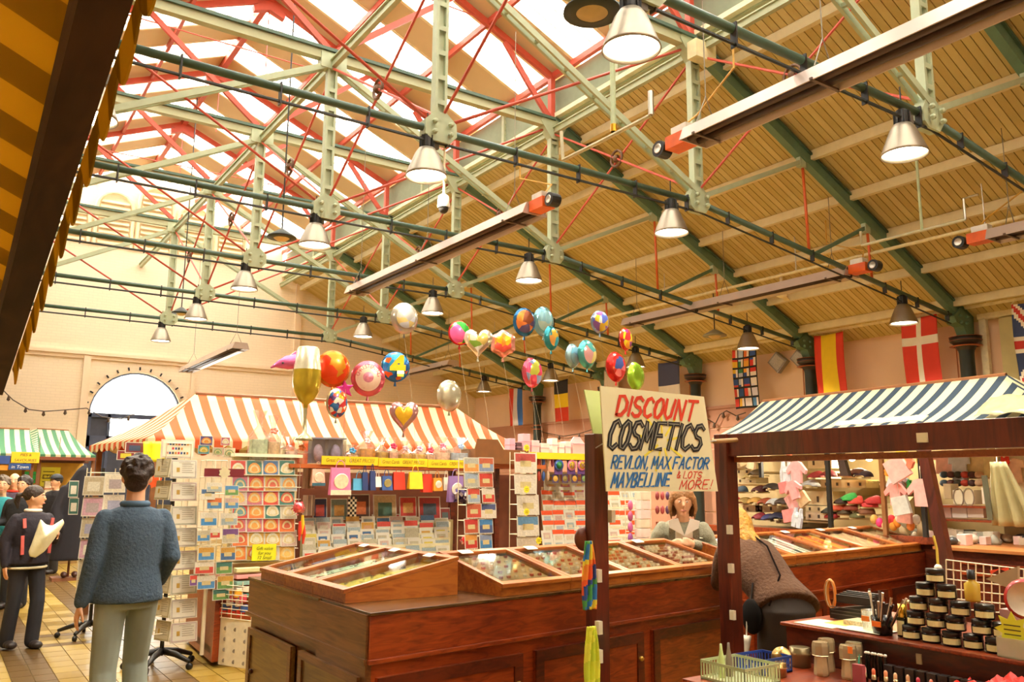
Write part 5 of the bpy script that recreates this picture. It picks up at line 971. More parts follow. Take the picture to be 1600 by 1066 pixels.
for r in range(3):
    for k in range(3): c1 = rnd.choice(['#d8b8a8', '#c86a7a', '#a8b8b8']); card(862 + 22 * k, 748 + 9 * r, 22, 18, 8.32, 'plain', c1, '#d9a43a', '%s card in the upper right tiers, %s row, %s across' % (CN_[c1], ORD[r], ORD[k]), 'cards under the number badges', .1)
# number badges
for k, (px, s, c1) in enumerate(((873, '', '#3a8a5a'), (893, '21', '#e8c030'), (909, '30', '#e8c030'), (926, '40', '#e070a0'))):
    c = AT(px, 727, Y=7.98); t = thing('age_badge', ('round %s age badge pack, %s from the left under the yellow shelf' % ('green' if not s else 'pink and yellow number', ORD[k])), 'badge', c, 'round age badges on cards'); G().box(c.x - .06, c.x + .06, 7.985, 7.99, c.z - .11, c.z + .10).build('backing_card', M('#5a3a7a', .5), t); G().lathe([(0, 0), (.065, 0), (.065, .012), (0, .016)], c, 20, ax=(0, -1, 0)).build('badge', M('#e88ab8' if k else '#4a6ac0', .3), t, smooth=True); G().lathe([(0, .015), (.045, .016), (0, .022)], c, 16, ax=(0, -1, 0)).build('badge_centre', M(c1, .3), t, smooth=True)
    if s: text(s, .07, M('#5a2a6a', .5), frame((c.x, c.y - .026, c.z - .025), (1, 0, 0), (0, 0, 1)), 'number', t)
for k in range(5): c = AT(868 + 15 * k, 748, Y=8.0); t = thing('age_badge', 'small badge pack, %s from the left in the second row of badges' % ORD[k], 'badge', c, 'small badge packs'); G().box(c.x - .045, c.x + .045, 8.0, 8.006, c.z - .05, c.z + .05).build('backing_card', M('#4a3a5a', .5), t); G().lathe([(0, 0), (.035, 0), (.0, .01)], c, 14, ax=(0, -1, 0)).build('badge', M(('#c8a040', '#8a7a3a', '#c89a40', '#7a9a60', '#b08030')[k], .3), t)
for k in range(7): c = AT(842 + 7 * (k % 4), 722 + 22 * (k // 4), Y=8.02); tag(G().ell(c, (.022, .02, .06), 8, 8).build('party_pack', M(('#b04030', '#4060a0', '#c0a080', '#a04a70')[k % 4], .3)), '%s hanging party pack between the spinner and the badges' % ORD[k], 'party pack')
# shelf goods: cellophane gifts
CEL = thin_glass('cellophane', tint=(.95, .94, .92), gloss=.5, dirt=.12)
def gift(px, pyb, wpx, hpx, col, label, bow=None, Y=8.1, z=None, boxy=False, cone=True):
    c = AT(px, pyb, Y=Y); c.z = z if z is not None else ZS - .012; s = (c - EYE).dot(CF) / FPX; w = wpx * s * 1.25; h = hpx * s * 1.25; t = thing('wrapped_gift', label, 'gift', c, 'wrapped gifts along the top shelf')
    if boxy:
        G().box(c.x - w / 2, c.x + w / 2, Y - .05, Y + .05, c.z, c.z + h).build('window_box', CEL, t); G().box(c.x - w / 2, c.x + w / 2, Y + .045, Y + .052, c.z, c.z + h).box(c.x - w / 2, c.x + w / 2, Y - .052, Y + .05, c.z + h - .015, c.z + h).build('backing', M('#8a8a9a', .4, .2), t); G().ell((c.x, Y, c.z + h * .4), (w * .28, .035, h * .35), 10, 8).build('ornament', M(col, .3, .1, .25, 30), t, smooth=True)
    else:
        G().box(c.x - w * .38, c.x + w * .38, Y - .045, Y + .045, c.z, c.z + h * .45).build('box', M(col, .4, 0, .3, 30), t, bevel=.004)
        G().lathe([(w * .5, 0), (w * .52, h * .5), (w * .15, h * .68), (w * .1, h * .72), (w * .35, h)], c, 9).build('cellophane', CEL, t, smooth=False)
        if bow:
            g = G()
            for q in range(5): a = 2 * pi * q / 5; g.ell(c + V((cos(a) * .022, -.03 + .01 * sin(a), h * .68 + sin(a) * .02)), (.02, .012, .015), 7, 5)
            g.build('bow', M(bow, .3), t, smooth=True)
    return t
gl = [(403, 60, 26, 66, '#b8c8a8', None, 'tall green-tinted cellophane gift at the left end'), (425, 70, 20, 60, '#d8b890', '#e88a7a', 'tall gift with a pink rosette'), (439, 66, 12, 40, '#c8b090', None, 'narrow gift beside the pink rosette'), (452, 0, 22, 34, '#c8a098', None, 'gift with a dark patterned lid'), (470, 0, 18, 30, '#d86a50', '#f08a3a', 'orange-topped gift on the top shelf')]
for px, _, w, h, col, bow, lb in gl: gift(px, 712, w, h, col, lb, bow)
gift(497, 706, 22, 32, '#b8a8c0', 'left silver window box with lilac ornament', boxy=True, z=ZS); gift(524, 706, 24, 32, '#a8a0c8', 'right silver window box with lilac ornament', boxy=True, z=ZS)
gg = [(549, 18, 24, '#c8a888', '#3a90c0', 'small gift with a blue bow'), (572, 26, 42, '#c88a3a', '#e8c8d0', 'tall golden gift with pale ribbon'), (596, 18, 34, '#b8903a', None, 'dark golden tube gift'), (613, 15, 34, '#d8a890', '#d83a6a', 'slim gift with crimson bow'), (632, 19, 30, '#c8a04a', '#d8b8c8', 'golden gift with lilac bow'), (654, 19, 30, '#c09a44', '#c8a0b8', 'second golden gift with lilac bow'), (671, 13, 28, '#c8a48a', '#d83a5a', 'slim gift with red bow'), (690, 24, 36, '#d8b8a0', '#e8708a', 'gift with a big striped pink bow'), (718, 34, 36, '#a8b8c8', '#90b0d8', 'blue gift with striped blue bow')]
for px, w, h, col, bow, lb in gg: gift(px, 712, w, h, col, lb + ' on the top shelf', bow, z=ZS)
c = AT(780, 716, Y=8.0); t = thing('cardboard_box', 'open brown cardboard box on the shelf between the two banners', 'box', c); a, b = AT(742, 716, Y=7.9), AT(826, 716, Y=7.9); z0 = 1.83; KB = M('#7a4a1c', .6)
G().box(a.x, b.x, 7.9, 8.2, z0, z0 + .16).build('carton', KB, t); G().ext([(a.x, 7.9, z0 + .16), (a.x + .03, 7.9, z0 + .27), (a.x + .3, 7.9, z0 + .27), (a.x + .38, 7.9, z0 + .16)], (0, .01, 0)).build('flap', KB, t); G().box(a.x - .1, b.x + .3, 7.97, 8.4, z0 - .045, z0).build('shelf_board', M('#b35a22', .5), t)
for k, (px, w, h, col, lb) in enumerate(((797, 9, 26, '#d8a0b0', 'pink'), (808, 8, 20, '#5a3a40', 'dark'), (819, 12, 34, '#e0a8b0', 'tall pink'), (833, 13, 24, '#e8b8b8', 'pale pink'), (848, 14, 20, '#d8ccc0', 'silver'), (863, 9, 28, '#f0dcd0', 'white'), (874, 9, 22, '#f0dcd0', 'white'), (884, 9, 24, '#e8d0c8', 'cream'), (902, 24, 32, '#d8b0a8', 'pink handled'))):
    c = AT(px, 704, Y=8.1); c.z = 1.935 if px > 800 else 1.99 + 0 * k; c.z = 1.936; s = (c - EYE).dot(CF) / FPX; t = thing('gift_box', '%s gift box, %s from the left on the right-hand top shelf' % (lb, ORD[k]), 'box', c, 'pink boxes on the right-hand top shelf'); w *= s * 1.15; h *= s
    G().box(c.x - w / 2, c.x + w / 2, 8.05, 8.16, c.z, c.z + h * (.7 if k == 8 else 1)).build('carton', M(col, .45, 0, .06, 10), t, bevel=.003); G().box(c.x - w / 2 - .003, c.x + w / 2 + .003, 8.047, 8.163, c.z + h * .62, c.z + h * .66).build('ribbon', M('#c89aa8', .4), t)
    if k == 8: G().ext([(c.x - w / 2, 8.1, c.z + h * .7), (c.x + w / 2, 8.1, c.z + h * .7), (c.x + w * .2, 8.1, c.z + h), (c.x - w * .2, 8.1, c.z + h)], (0, .02, 0)).build('gable_lid', M('#e0b0b0', .5), t)
# hanging bags
def bag(px, pyt, wpx, hpx, col, label, disc=None, Y=7.98, base=None):
    a = AT(px, pyt, Y=Y); s = (a - EYE).dot(CF) / FPX; w = wpx * s * 1.12; h = hpx * s; t = thing('gift_bag', label, 'bag', a, 'gift bags hanging under the top shelf'); zt, zb = a.z, a.z - h
    G().hexa([(a.x - w * .5, Y - .035, zb), (a.x + w * .5, Y - .035, zb), (a.x + w * .5, Y + .035, zb), (a.x - w * .5, Y + .035, zb), (a.x - w * .46, Y - .012, zt), (a.x + w * .46, Y - .012, zt), (a.x + w * .46, Y + .012, zt), (a.x - w * .46, Y + .012, zt)]).build('bag', M(col, .35, 0, .08, 12), t)
    G().tube([(a.x + w * .22 * cos(q * pi / 8), Y, zt + .07 * sin(q * pi / 8)) for q in range(9)], .004, 5).build('handle', M(col, .5), t)
    G().tube([(a.x, Y, zt + .065), (a.x, Y, max(1.75, zt + .07))], .003, 4).build('hook', STEEL, t)
    if disc: G().lathe([(0, 0), (w * .36, 0), (w * .34, .006), (0, .006)], (a.x, Y - .036, (zt + zb) / 2), 18, ax=(0, -1, -.12)).build('printed_disc', M(disc, .5, 0, .15, 30), t)
    if base: G().box(a.x - w * .5, a.x + w * .5, Y - .039, Y - .035, zb, zb + h * .18).build('printed_band', M(base, .5, 0, .1, 40), t)
    return t
bag(497, 733, 19, 26, '#d8a890', 'small cream and teal gift bag left of the big pink one', '#e8dcc0', base='#3a6a7a'); bag(532, 731, 30, 42, '#d878a0', 'large pink gift bag with a cream disc', '#f0e4c4', Y=7.9, base='#f0dcc0'); bag(561, 748, 20, 18, '#4a9ac0', 'sky blue bag right of the pink one'); bag(570, 738, 8, 28, '#2a3a6a', 'left tall navy bottle bag', Y=7.96); bag(582, 736, 8, 30, '#2a3a6a', 'right tall navy bottle bag', Y=7.94); bag(590, 745, 9, 16, '#e8dcd0', 'small white teddy bag beside the navy bags'); bag(604, 744, 16, 22, '#3a5a9a', 'blue bag with an ochre moon', '#a89a60'); bag(623, 738, 18, 27, '#e83a24', 'bright red gift bag'); bag(649, 738, 21, 26, '#e8c428', 'bright yellow gift bag', Y=7.92); bag(667, 741, 15, 28, '#d83a24', 'darker red bag behind the yellow one', Y=8.02); bag(683, 747, 14, 20, '#e8902a', 'orange bag with a white flower', '#f0e8d8'); bag(697, 746, 10, 20, '#e8dcc8', 'narrow cream bag at the right of the row'); bag(712, 744, 24, 40, '#8a6aa0', 'large purple gift bag with a cream disc', '#e8dcc8', Y=7.85)
def pom(px, py, rpx, cols, label, Y=7.75, n=60, name='foil_weight'):
    c = AT(px, py, Y=Y); s = (c - EYE).dot(CF) / FPX; r = rpx * s; t = thing(name, label, 'decoration', c); rr = random.Random(px)
    g = G()
    for k in range(n):
        d = V((rr.gauss(0, 1), rr.gauss(0, 1), rr.gauss(0, 1))).normalized(); q = c + d * r * rr.uniform(.6, 1); u = V((rr.random() - .5, rr.random() - .5, rr.random() - .5)).normalized() * r * .25; w = d.cross(u).normalized() * r * .2; g.mat(rr.randrange(len(cols))); g.add([q - u, q + w, q + u, q - w], [(0, 1, 2, 3)])
    g.mat(0); g.ell(c, (r * .7, r * .7, r * .7), 10, 7); g.build('tinsel', [M(k, .15, .5) for k in cols], t); G().tube([c, (c.x, c.y, max(1.78, c.z + r * 2.2))], .003, 4).build('string', STEEL, t); return t
pom(724, 775, 16, ('#3a2a4a', '#d8ccd0', '#4a3a6a', '#8a7a80'), 'sparkling dark purple and silver tinsel ball by the purple bag'); pom(466, 793, 12, ('#e87078', '#f0a0a0'), 'pink foil figure hanging by the badge cards', n=30, Y=7.85); pom(728, 845, 10, ('#e83a3a', '#f0b0b0'), 'red and white tinsel at the foot of the first spinner', n=40, Y=7.5)
for k, (px, py, col) in enumerate(((472, 820, '#e8c030'), (468, 830, '#d83a2a'), (474, 835, '#d8402a'))): c = AT(px, py, Y=7.88); tag(G().tube([c + V((0, 0, .09)), c + V((.005, 0, 0)), c - V((0, 0, .09))], [.012, .02, .008], 7).build('party_streamer', M(col, .4)), '%s party streamer hanging beside the badge cards' % ('yellow', 'red', 'orange-red')[k], 'decoration')
for k in range(8): c = AT(480 + 3.5 * (k % 4), 748 + 42 * (k // 4), Y=8.2); tag(G().box(c.x - .01, c.x + .01, 8.2, 8.3, c.z - .1, c.z + .1).build('card_pack', M(('#b8a090', '#8a7060')[k % 2], .4, .1)), 'thin clear card pack hanging edge-on, %s in the %s bunch' % (ORD[k % 4], 'upper' if k < 4 else 'lower'), 'card pack', 'edge-on packs beside the badge rack')
# ------------------------------------------------------------------ spinner racks
WIRE = M('#e2d8bc', .4, .2)
def spinner(name, label, x, y, z0, z1, r, base=True, cat='rack'):
    t = thing(name, label, cat, (x, y, 0)); G().tube([(x, y, .1), (x, y, z1)], .018, 8).build('pole', BLACKM if base else WIRE, t)
    g = G()
    for a in range(4): an = pi / 4 + a * pi / 2; g.tube([(x + r * cos(an), y + r * sin(an), z0), (x + r * cos(an), y + r * sin(an), z1)], .005, 5)
    tag(g.build('upright_wires', WIRE, t), kind='stuff'); g = G(); z = z0
    while z < z1: g.tube([(x + r * cos(pi / 4 + a * pi / 2), y + r * sin(pi / 4 + a * pi / 2), z) for a in range(4)], .004, 5, closed=True); z += .15
    tag(g.build('tier_wires', WIRE, t), kind='stuff')
    if base:
        for a in range(5):
            an = a * 2 * pi / 5 + .35; e = V((x + .3 * cos(an), y + .3 * sin(an), .07)); l = G().tube([(x, y, .14), V((x + .15 * cos(an), y + .15 * sin(an), .12)), e], [.03, .026, .018], 7).build('foot', BLACKM, t, smooth=True); G().lathe([(.0, -.014), (.028, -.014), (.028, .014), (0, .014)], (e.x, e.y, .029), 12, ax=(-sin(an), cos(an), 0)).build('castor', BLACKM, l, smooth=True)
    return t
def cert(x, y, z, w, h, yaw, label, group, tilt=.15, style='cert', c1='#c8b8a8', c2='#c8a040', c3='#f3ecd8', name='certificate_card'):
    o = bpy.data.objects.new(name, card_mesh(style, c1, c2, c3)); COL.objects.link(o); o.location = (x, y, z); o.scale = (w, .012, h); o.rotation_euler = (-tilt, 0, yaw); return tag(o, label, 'card', group)
# certificate rack
cx, cy = 1.80, 8.12; spinner('certificate_spinner', 'tall wheeled spinner stacked with framed certificates behind the man', cx, cy, .3, 1.95, .15)
ys_c = [734, 769, 807, 841, 877, 915, 953, 990]
for k, py in enumerate(ys_c):
    p = AT(287, py + 14, Y=cy - .17); cert(p.x, cy - .17, p.z, .235, .168, .12, 'framed certificate, %s from the top on the facing side of the spinner' % ORD[k], 'certificates on the spinner', .12, c1=('#b8b0a8', '#c8a8a8', '#b0b8a0')[k % 3])
    p = AT(254, py + 12, Y=cy - .12); cert(p.x - .01, cy - .10, p.z, .2, .168, -1.15, 'certificate edge-on, %s from the top on the left side of the spinner' % ORD[k], 'certificates on the spinner', .1, c1='#b8b088', c3='#e2d8b8')
c = AT(277, 716, Y=cy - .1); t = thing('framed_print', 'larger framed name print crowning the certificate spinner', 'picture', c); G().box(c.x - .145, c.x + .145, c.y, c.y + .015, c.z, c.z + .165).build('frame', M('#d8d0c0', .4), t); G().box(c.x - .13, c.x + .13, c.y - .003, c.y, c.z + .015, c.z + .15).build('sheet', CARDW, t)
g = G()
for r_ in range(3):
    for q in range((8, 4, 8)[r_]): xx = c.x - .1 * (.5 if r_ == 1 else 1) + q * .025; g.mat(q % 4); g.box(xx, xx + .016, c.y - .006, c.y - .003, c.z + .115 - .04 * r_, c.z + .135 - .04 * r_)
g.build('coloured_letters', [M(k, .5) for k in ('#c83a4a', '#3a5a9a', '#4a4a4a', '#c88a3a')], t)
# left spinner with pale cards (behind the man)
cx, cy = 1.5, 10.1; spinner('card_spinner', 'wheeled card spinner left of the man, its cards pale and edge-on', cx, cy, .35, 1.75, .2)
for r_ in range(6):
    for s_ in range(2):
        p = AT((146, 180)[s_] - r_ * 2.2, 755 + 33 * r_ + (0 if s_ else 4), Y=cy - .2); cert(p.x, cy - .2 - .02 * s_, p.z - .1, .21, .2, (-.5, .12)[s_], '%s pale card, %s from the top on the left spinner' % (('left', 'right')[s_], ORD[r_]), 'pale cards on the left spinner', .12, 'block', ('#c8b898', '#e8dcc0', '#d8a8b8', '#d8c8b0')[(r_ * 2 + s_) % 4], ('#e8e0c8', '#b8a8a8', '#a8a8c0')[(r_ + s_) % 3])
for k, py in enumerate((765, 792)): card(114, py, 15, 25, 10.6, 'block', '#2f6a5a', '#e8e0c8', '%s dark green framed card at the left of the spinner' % ('upper' if k == 0 else 'lower'), 'green framed cards', .1)
# postcard spinner
cx, cy = 2.1, 7.95; spinner('postcard_spinner', 'postcard spinner with a maroon header between certificates and badge cards', cx, cy, .75, 1.8, .13, False)
c = AT(350, 746, Y=7.8); t = thing('header_sign', 'maroon header board with a pale star over the postcards', 'sign', c); a, b = AT(319, 745, Y=7.8), AT(382, 733, Y=7.8); G().box(a.x, b.x, 7.8, 7.81, a.z, b.z).build('board', M('#7a2430', .4), t); q = (a + b) / 2; G().ext([q + V((cos(pi * k / 8) * (.055 if k % 2 else .042), -.006, sin(pi * k / 8) * (.055 if k % 2 else .042))) for k in range(16)], (0, .005, 0)).build('star', M('#d8cfa8', .5), t)
pcs = [(335, 762, 24, 14, '#a8b8b8', '#e8e0c8'), (335, 787, 24, 17, '#4a90c8', '#e8772a'), (362, 767, 22, 15, '#6a9a4a', '#4a90c8'), (362, 787, 22, 16, '#4a90c8', '#d8b8a8'), (325, 773, 22, 16, '#f0e8d0', '#3f6a9a'), (326, 812, 26, 20, '#3a90d0', '#e8e0c8'), (358, 812, 26, 18, '#a8b8b8', '#e8e0c8'), (318, 838, 20, 16, '#4a90c8', '#c9c0a0'), (336, 834, 16, 14, '#d8402a', '#f0e8d0'), (360, 838, 26, 22, '#c9c0a0', '#7a4a8a'), (322, 866, 26, 20, '#4a90c8', '#d9a43a'), (356, 866, 24, 20, '#3f6a9a', '#d9a43a'), (319, 888, 30, 18, '#d8402a', '#f0e8d0'), (350, 888, 26, 18, '#6a9a4a', '#3a7a6a'), (322, 911, 28, 20, '#4a90c8', '#e8e0c8'), (352, 911, 26, 20, '#6a9a4a', '#d9a43a'), (302, 908, 12, 16, '#7a4a8a', '#d8402a'), (345, 930, 26, 16, '#6a9a4a', '#3a7a6a')]
for k, (x, y, w, h, c1, c2) in enumerate(pcs): card(x, y, w, h, 7.82, 'photo', c1, c2, '%s postcard, %s from the top of the postcard spinner' % (CN_.get(c1, 'bright blue'), ORD[k]), 'postcards on the spinner', .15, name='postcard', cat='postcard')
for k, (x, y, w, h, c1, c2) in enumerate(((322, 689, 20, 14, '#5a4a8a', '#e8902a'), (318, 703, 18, 13, '#3a90a0', '#c8b030'), (340, 706, 16, 12, '#c8b898', '#8aa060'), (358, 708, 18, 14, '#d8c8a0', '#8a9a6a'), (210, 700, 30, 16, '#7a2a30', '#3a4a6a'), (196, 712, 28, 14, '#8a2a2a', '#d8c830'), (352, 690, 14, 12, '#c86a7a', '#e8e0c8'))): card(x, y, w, h, 8.15 if x > 250 else 9.3, 'badge' if x > 250 else 'block', c1, c2, 'hanging card pack under the awning, %s of the loose packs' % ORD[k], 'loose packs under the awning', .02)
t = tag(G().grid(lambda u, v: AT(224 + 34 * u, 690 + 32 * v, Y=9.2) + V((0, .02 * sin(u * 9), 0)), 8, 6).build('plastic_sheet', M('#e8e028', .4), smooth=True, solid=.004), 'fluorescent yellow sheet hanging under the awning behind the man', 'sheet')
c = AT(242, 752, Y=8.3); tag(G().ext([c + V((cos(pi * k / 8) * (.07 if k % 2 else .05), 0, sin(pi * k / 8) * (.07 if k % 2 else .05))) for k in range(16)], (0, .005, 0)).build('price_star', M('#f0602a', .5)), 'orange star card beside the man s face', 'card')
# base cabinet and gift wrap bin
t = thing('stall_cabinet', 'dark red cabinet under the postcard spinner', 'cabinet', (2.15, 8.2, 0)); q0, q1 = AT(330, 1043, Z=0), AT(288, 1005, Z=0)
G().hexa([(q1.x, q1.y, .04), (q0.x, q0.y, .04), (q0.x + .5, q0.y + .1, .04), (q0.x + .4, q1.y + .5, .04), (q1.x, q1.y, .74), (q0.x, q0.y, .74), (q0.x + .5, q0.y + .1, .74), (q0.x + .4, q1.y + .5, .74)]).build('carcass', MAH, t); e = (q0 - q1).normalized(); n_ = V((e.y, -e.x, 0)) * -1
g = G(); 
if n_.y > 0: n_ = -n_
for z0_, z1_ in ((.10, .16), (.62, .68)): g.hexa([q1 + e * .06 + V((0, 0, z0_)), q0 - e * .06 + V((0, 0, z0_)), q0 - e * .06 + n_ * .012 + V((0, 0, z0_)), q1 + e * .06 + n_ * .012 + V((0, 0, z0_)), q1 + e * .06 + V((0, 0, z1_)), q0 - e * .06 + V((0, 0, z1_)), q0 - e * .06 + n_ * .012 + V((0, 0, z1_)), q1 + e * .06 + n_ * .012 + V((0, 0, z1_))])
d = g.build('door_rails', MAHD, t); G().ell(q0 - e * .12 + n_ * .02 + V((0, 0, .4)), (.015, .015, .015), 8, 6).build('knob', GOLD3, d, smooth=True)
t = thing('gift_wrap_bin', 'white wire bin of rolled gift wrap with a patterned skirt', 'bin', (2.3, 7.7, 0)); a, b = AT(341, 1042, Z=0), AT(388, 1050, Z=0); zt = .74; mid_ = .42
G().hexa([(a.x, a.y - .0, .02), (b.x, b.y, .02), (b.x, b.y + .02, .02), (a.x, a.y + .02, .02), (a.x, a.y, mid_), (b.x, b.y, mid_), (b.x, b.y + .02, mid_), (a.x, a.y + .02, mid_)]).build('patterned_skirt', M('#e6dcc0', .6, 0, .1, 14), t)
g = G()
for k in range(12): f = (k % 3 + .5) / 3; z = .06 + .09 * (k // 3); c = a.lerp(b, f) + V((0, -.004, z)); g.lathe([(0, 0), (.018, 0), (0, .002)], c, 8, ax=(0, -1, 0))
tag(g.build('printed_motif', M('#8a8070', .6), t), kind='stuff'); g = G()
for k in range(8): z = mid_ + .04 * k; g.tube([(a.x - .01, a.y, z), (b.x, b.y, z)], .004, 4)
for f in (0, .33, .66, 1): c = a.lerp(b, f); g.tube([(c.x, c.y, mid_), (c.x, c.y, zt)], .004, 4)
tag(g.build('wire_basket', WIRE, t), kind='stuff')
for k in range(14): c = a.lerp(b, .1 + .12 * (k % 7)) + V((0, .05 + .05 * (k // 7), 0)); t = tag(G().box(c.x - .03, c.x + .03, c.y, c.y + .03, mid_ + .02 + .04 * (k % 5), mid_ + .08 + .04 * (k % 5)).build('wrap_roll', M(('#e03a2a', '#3a5a9a', '#e8dcc8', '#d84a5a', '#e8b030')[k % 5], .4)), '%s gift wrap roll in the wire bin' % ORD[k], 'gift wrap', 'gift wrap rolls in the wire bin')
for k, (c1, lb) in enumerate((('#5aa890', 'green'), ('#e8dcc8', 'cream'), ('#8ab8b0', 'pale teal'), ('#e8a0a0', 'pink'), ('#d8d8a0', 'yellowish'))): p = AT(383, 930 - 10 * k, Y=7.85); tag(G().box(p.x - .09, p.x + .14, 7.8, 7.9, p.z - .02, p.z + .015).build('wrap_pack', M(c1, .4), bevel=.003), '%s flat pack of wrap stacked above the bin' % lb, 'gift wrap', 'flat packs of wrap above the bin')
# the three right-hand spinners
def flatspin(name, label, px, pyt, pyb, Y, wpx): a = AT(px, pyt, Y=Y); b = AT(px, pyb, Y=Y); return spinner(name, label, a.x, Y + .12, .5, a.z, .14, False)
flatspin('card_spinner', 'wire spinner of bright cards right of the central tiers', 748, 716, 858, 7.1, 46); flatspin('card_spinner', 'wire spinner of boxed white cards with yellow stars', 828, 706, 860, 7.1, 46); flatspin('card_spinner', 'slim stack of cream cartons left of the shop assistant', 1008, 760, 850, 6.9, 24)
pA = [('#e8a04a', '#8a9ab8'), ('#b8b8a8', '#c8603a'), ('#a8b8c8', '#d84030'), ('#d8503a', '#e8dcc8'), ('#c8603a', '#4a5a8a'), ('#d03a30', '#4a8ac0')]
for r_ in range(6):
    for k in range(2): card(737 + 23 * k + (4 if r_ in (2, 3) else 0), 727 + 24 * r_, 22, 22, 7.0, 'photo', pA[r_][k], pA[(r_ + 1) % 6][k], '%s card, %s row down on the spinner right of the central tiers' % (('left', 'right')[k], ORD[r_]), 'bright cards on the first wire spinner', .1, yaw=.15 * (r_ % 3 - 1))
for r_ in range(5):
    card(822 + (4 if r_ > 1 else 0), 724 + 33 * r_, 34, 30, 7.0, 'photo', '#ece2cc', ('#c85048', '#e8dcc8', '#e8dcc8', '#6a9ac0', '#d8c8b0')[r_], 'boxed white card, %s from the top on the star spinner' % ORD[r_], 'boxed cards on the star spinner', .08)
    if r_ in (0, 1, 2, 4): star('yellow_star', 'yellow star sticker beside the %s boxed card on the star spinner' % ORD[r_], AT((823, 823, 823, 0, 842)[r_], (700, 765, 800, 0, 845)[r_], Y=6.9), .04, '#e8d82a', 8, (1, 0, 0), (0, 0, 1), cat='sticker', group='yellow stars on the star spinner')
for r_ in range(6): c = AT(1009, 775 + 14.5 * r_, Y=6.8); tag(G().box(c.x - .07, c.x + .07, c.y, c.y + .1, c.z - .045, c.z + .045).build('carton', M(('#dccbb0', '#e8d0c4', '#e2c8c0')[r_ % 3], .5), bevel=.003), 'cream carton, %s down the stack left of the shop assistant' % ORD[r_], 'box', 'cream cartons left of the assistant')
for k in range(5): c = AT(985 + 0 * k, 790 + 17 * k, Y=6.9); tag(G().ell(c, (.035, .02, .055), 10, 7).build('party_pack', M(('#c8608a', '#a8507a', '#b85a90', '#8a4a8a', '#d8b040')[k], .3), smooth=True), '%s pink party pack down the strip left of the cartons' % ORD[k], 'party pack')
for k in range(8): c = AT(1027 + 8 * (k % 4), 775 + 22 * (k // 4), Y=7.3); tag(G().ell(c, (.03, .02, .05), 10, 7).build('party_pack', M(('#8a3a3a', '#a84a4a', '#5a3a5a', '#c8903a')[k % 4], .3), smooth=True), 'hanging party pack left of the assistant s head, %s of the %s row' % (ORD[k % 4], 'upper' if k < 4 else 'lower'), 'party pack')
# ------------------------------------------------------------------ foil balloons
def foil(col, rough=.18, metal=.7, var=.12, sc=12): return M(col, rough, metal, var, sc)
SIL = '#c9c4b4'
def print_mat(cols, scale=9):
    k = ('print', tuple(cols), scale)
    if k in MC: return MC[k]
    m, nt, b, N, L = base('foil print'); tc = N.new('ShaderNodeTexCoord'); v = N.new('ShaderNodeTexVoronoi'); v.inputs['Scale'].default_value = scale; L.new(tc.outputs['Object'], v.inputs[0]); rp = N.new('ShaderNodeValToRGB'); rp.color_ramp.interpolation = 'CONSTANT'
    sp = N.new('ShaderNodeSeparateColor'); L.new(v.outputs['Color'], sp.inputs[0]); L.new(sp.outputs[0], rp.inputs[0]); e = rp.color_ramp.elements
    for i, c in enumerate(cols):
        if i < 2: e[i].position = i / len(cols); e[i].color = (*lin(c), 1)
        else: q = e.new(i / len(cols)); q.color = (*lin(c), 1)
    L.new(rp.outputs[0], b.inputs['Base Color']); b.inputs['Roughness'].default_value = .2; b.inputs['Metallic'].default_value = .45; MC[k] = m; return m
def outline(kind, n=40):
    o = []
    for k in range(n):
        a = 2 * pi * k / n
        if kind == 'heart': x = 16 * sin(a) ** 3 / 16.5; z = (13 * cos(a) - 5 * cos(2 * a) - 2 * cos(3 * a) - cos(4 * a)) / 15
        elif kind == 'flower': r = .93 + .07 * cos(6 * a); x, z = r * sin(a), r * cos(a)
        elif kind == 'star': r = .72 + .28 * cos(5 * a); x, z = r * sin(a), r * cos(a)
        else: x, z = sin(a), cos(a) * (1 if cos(a) > 0 else 1.05)
        o.append((x, z))
    return o
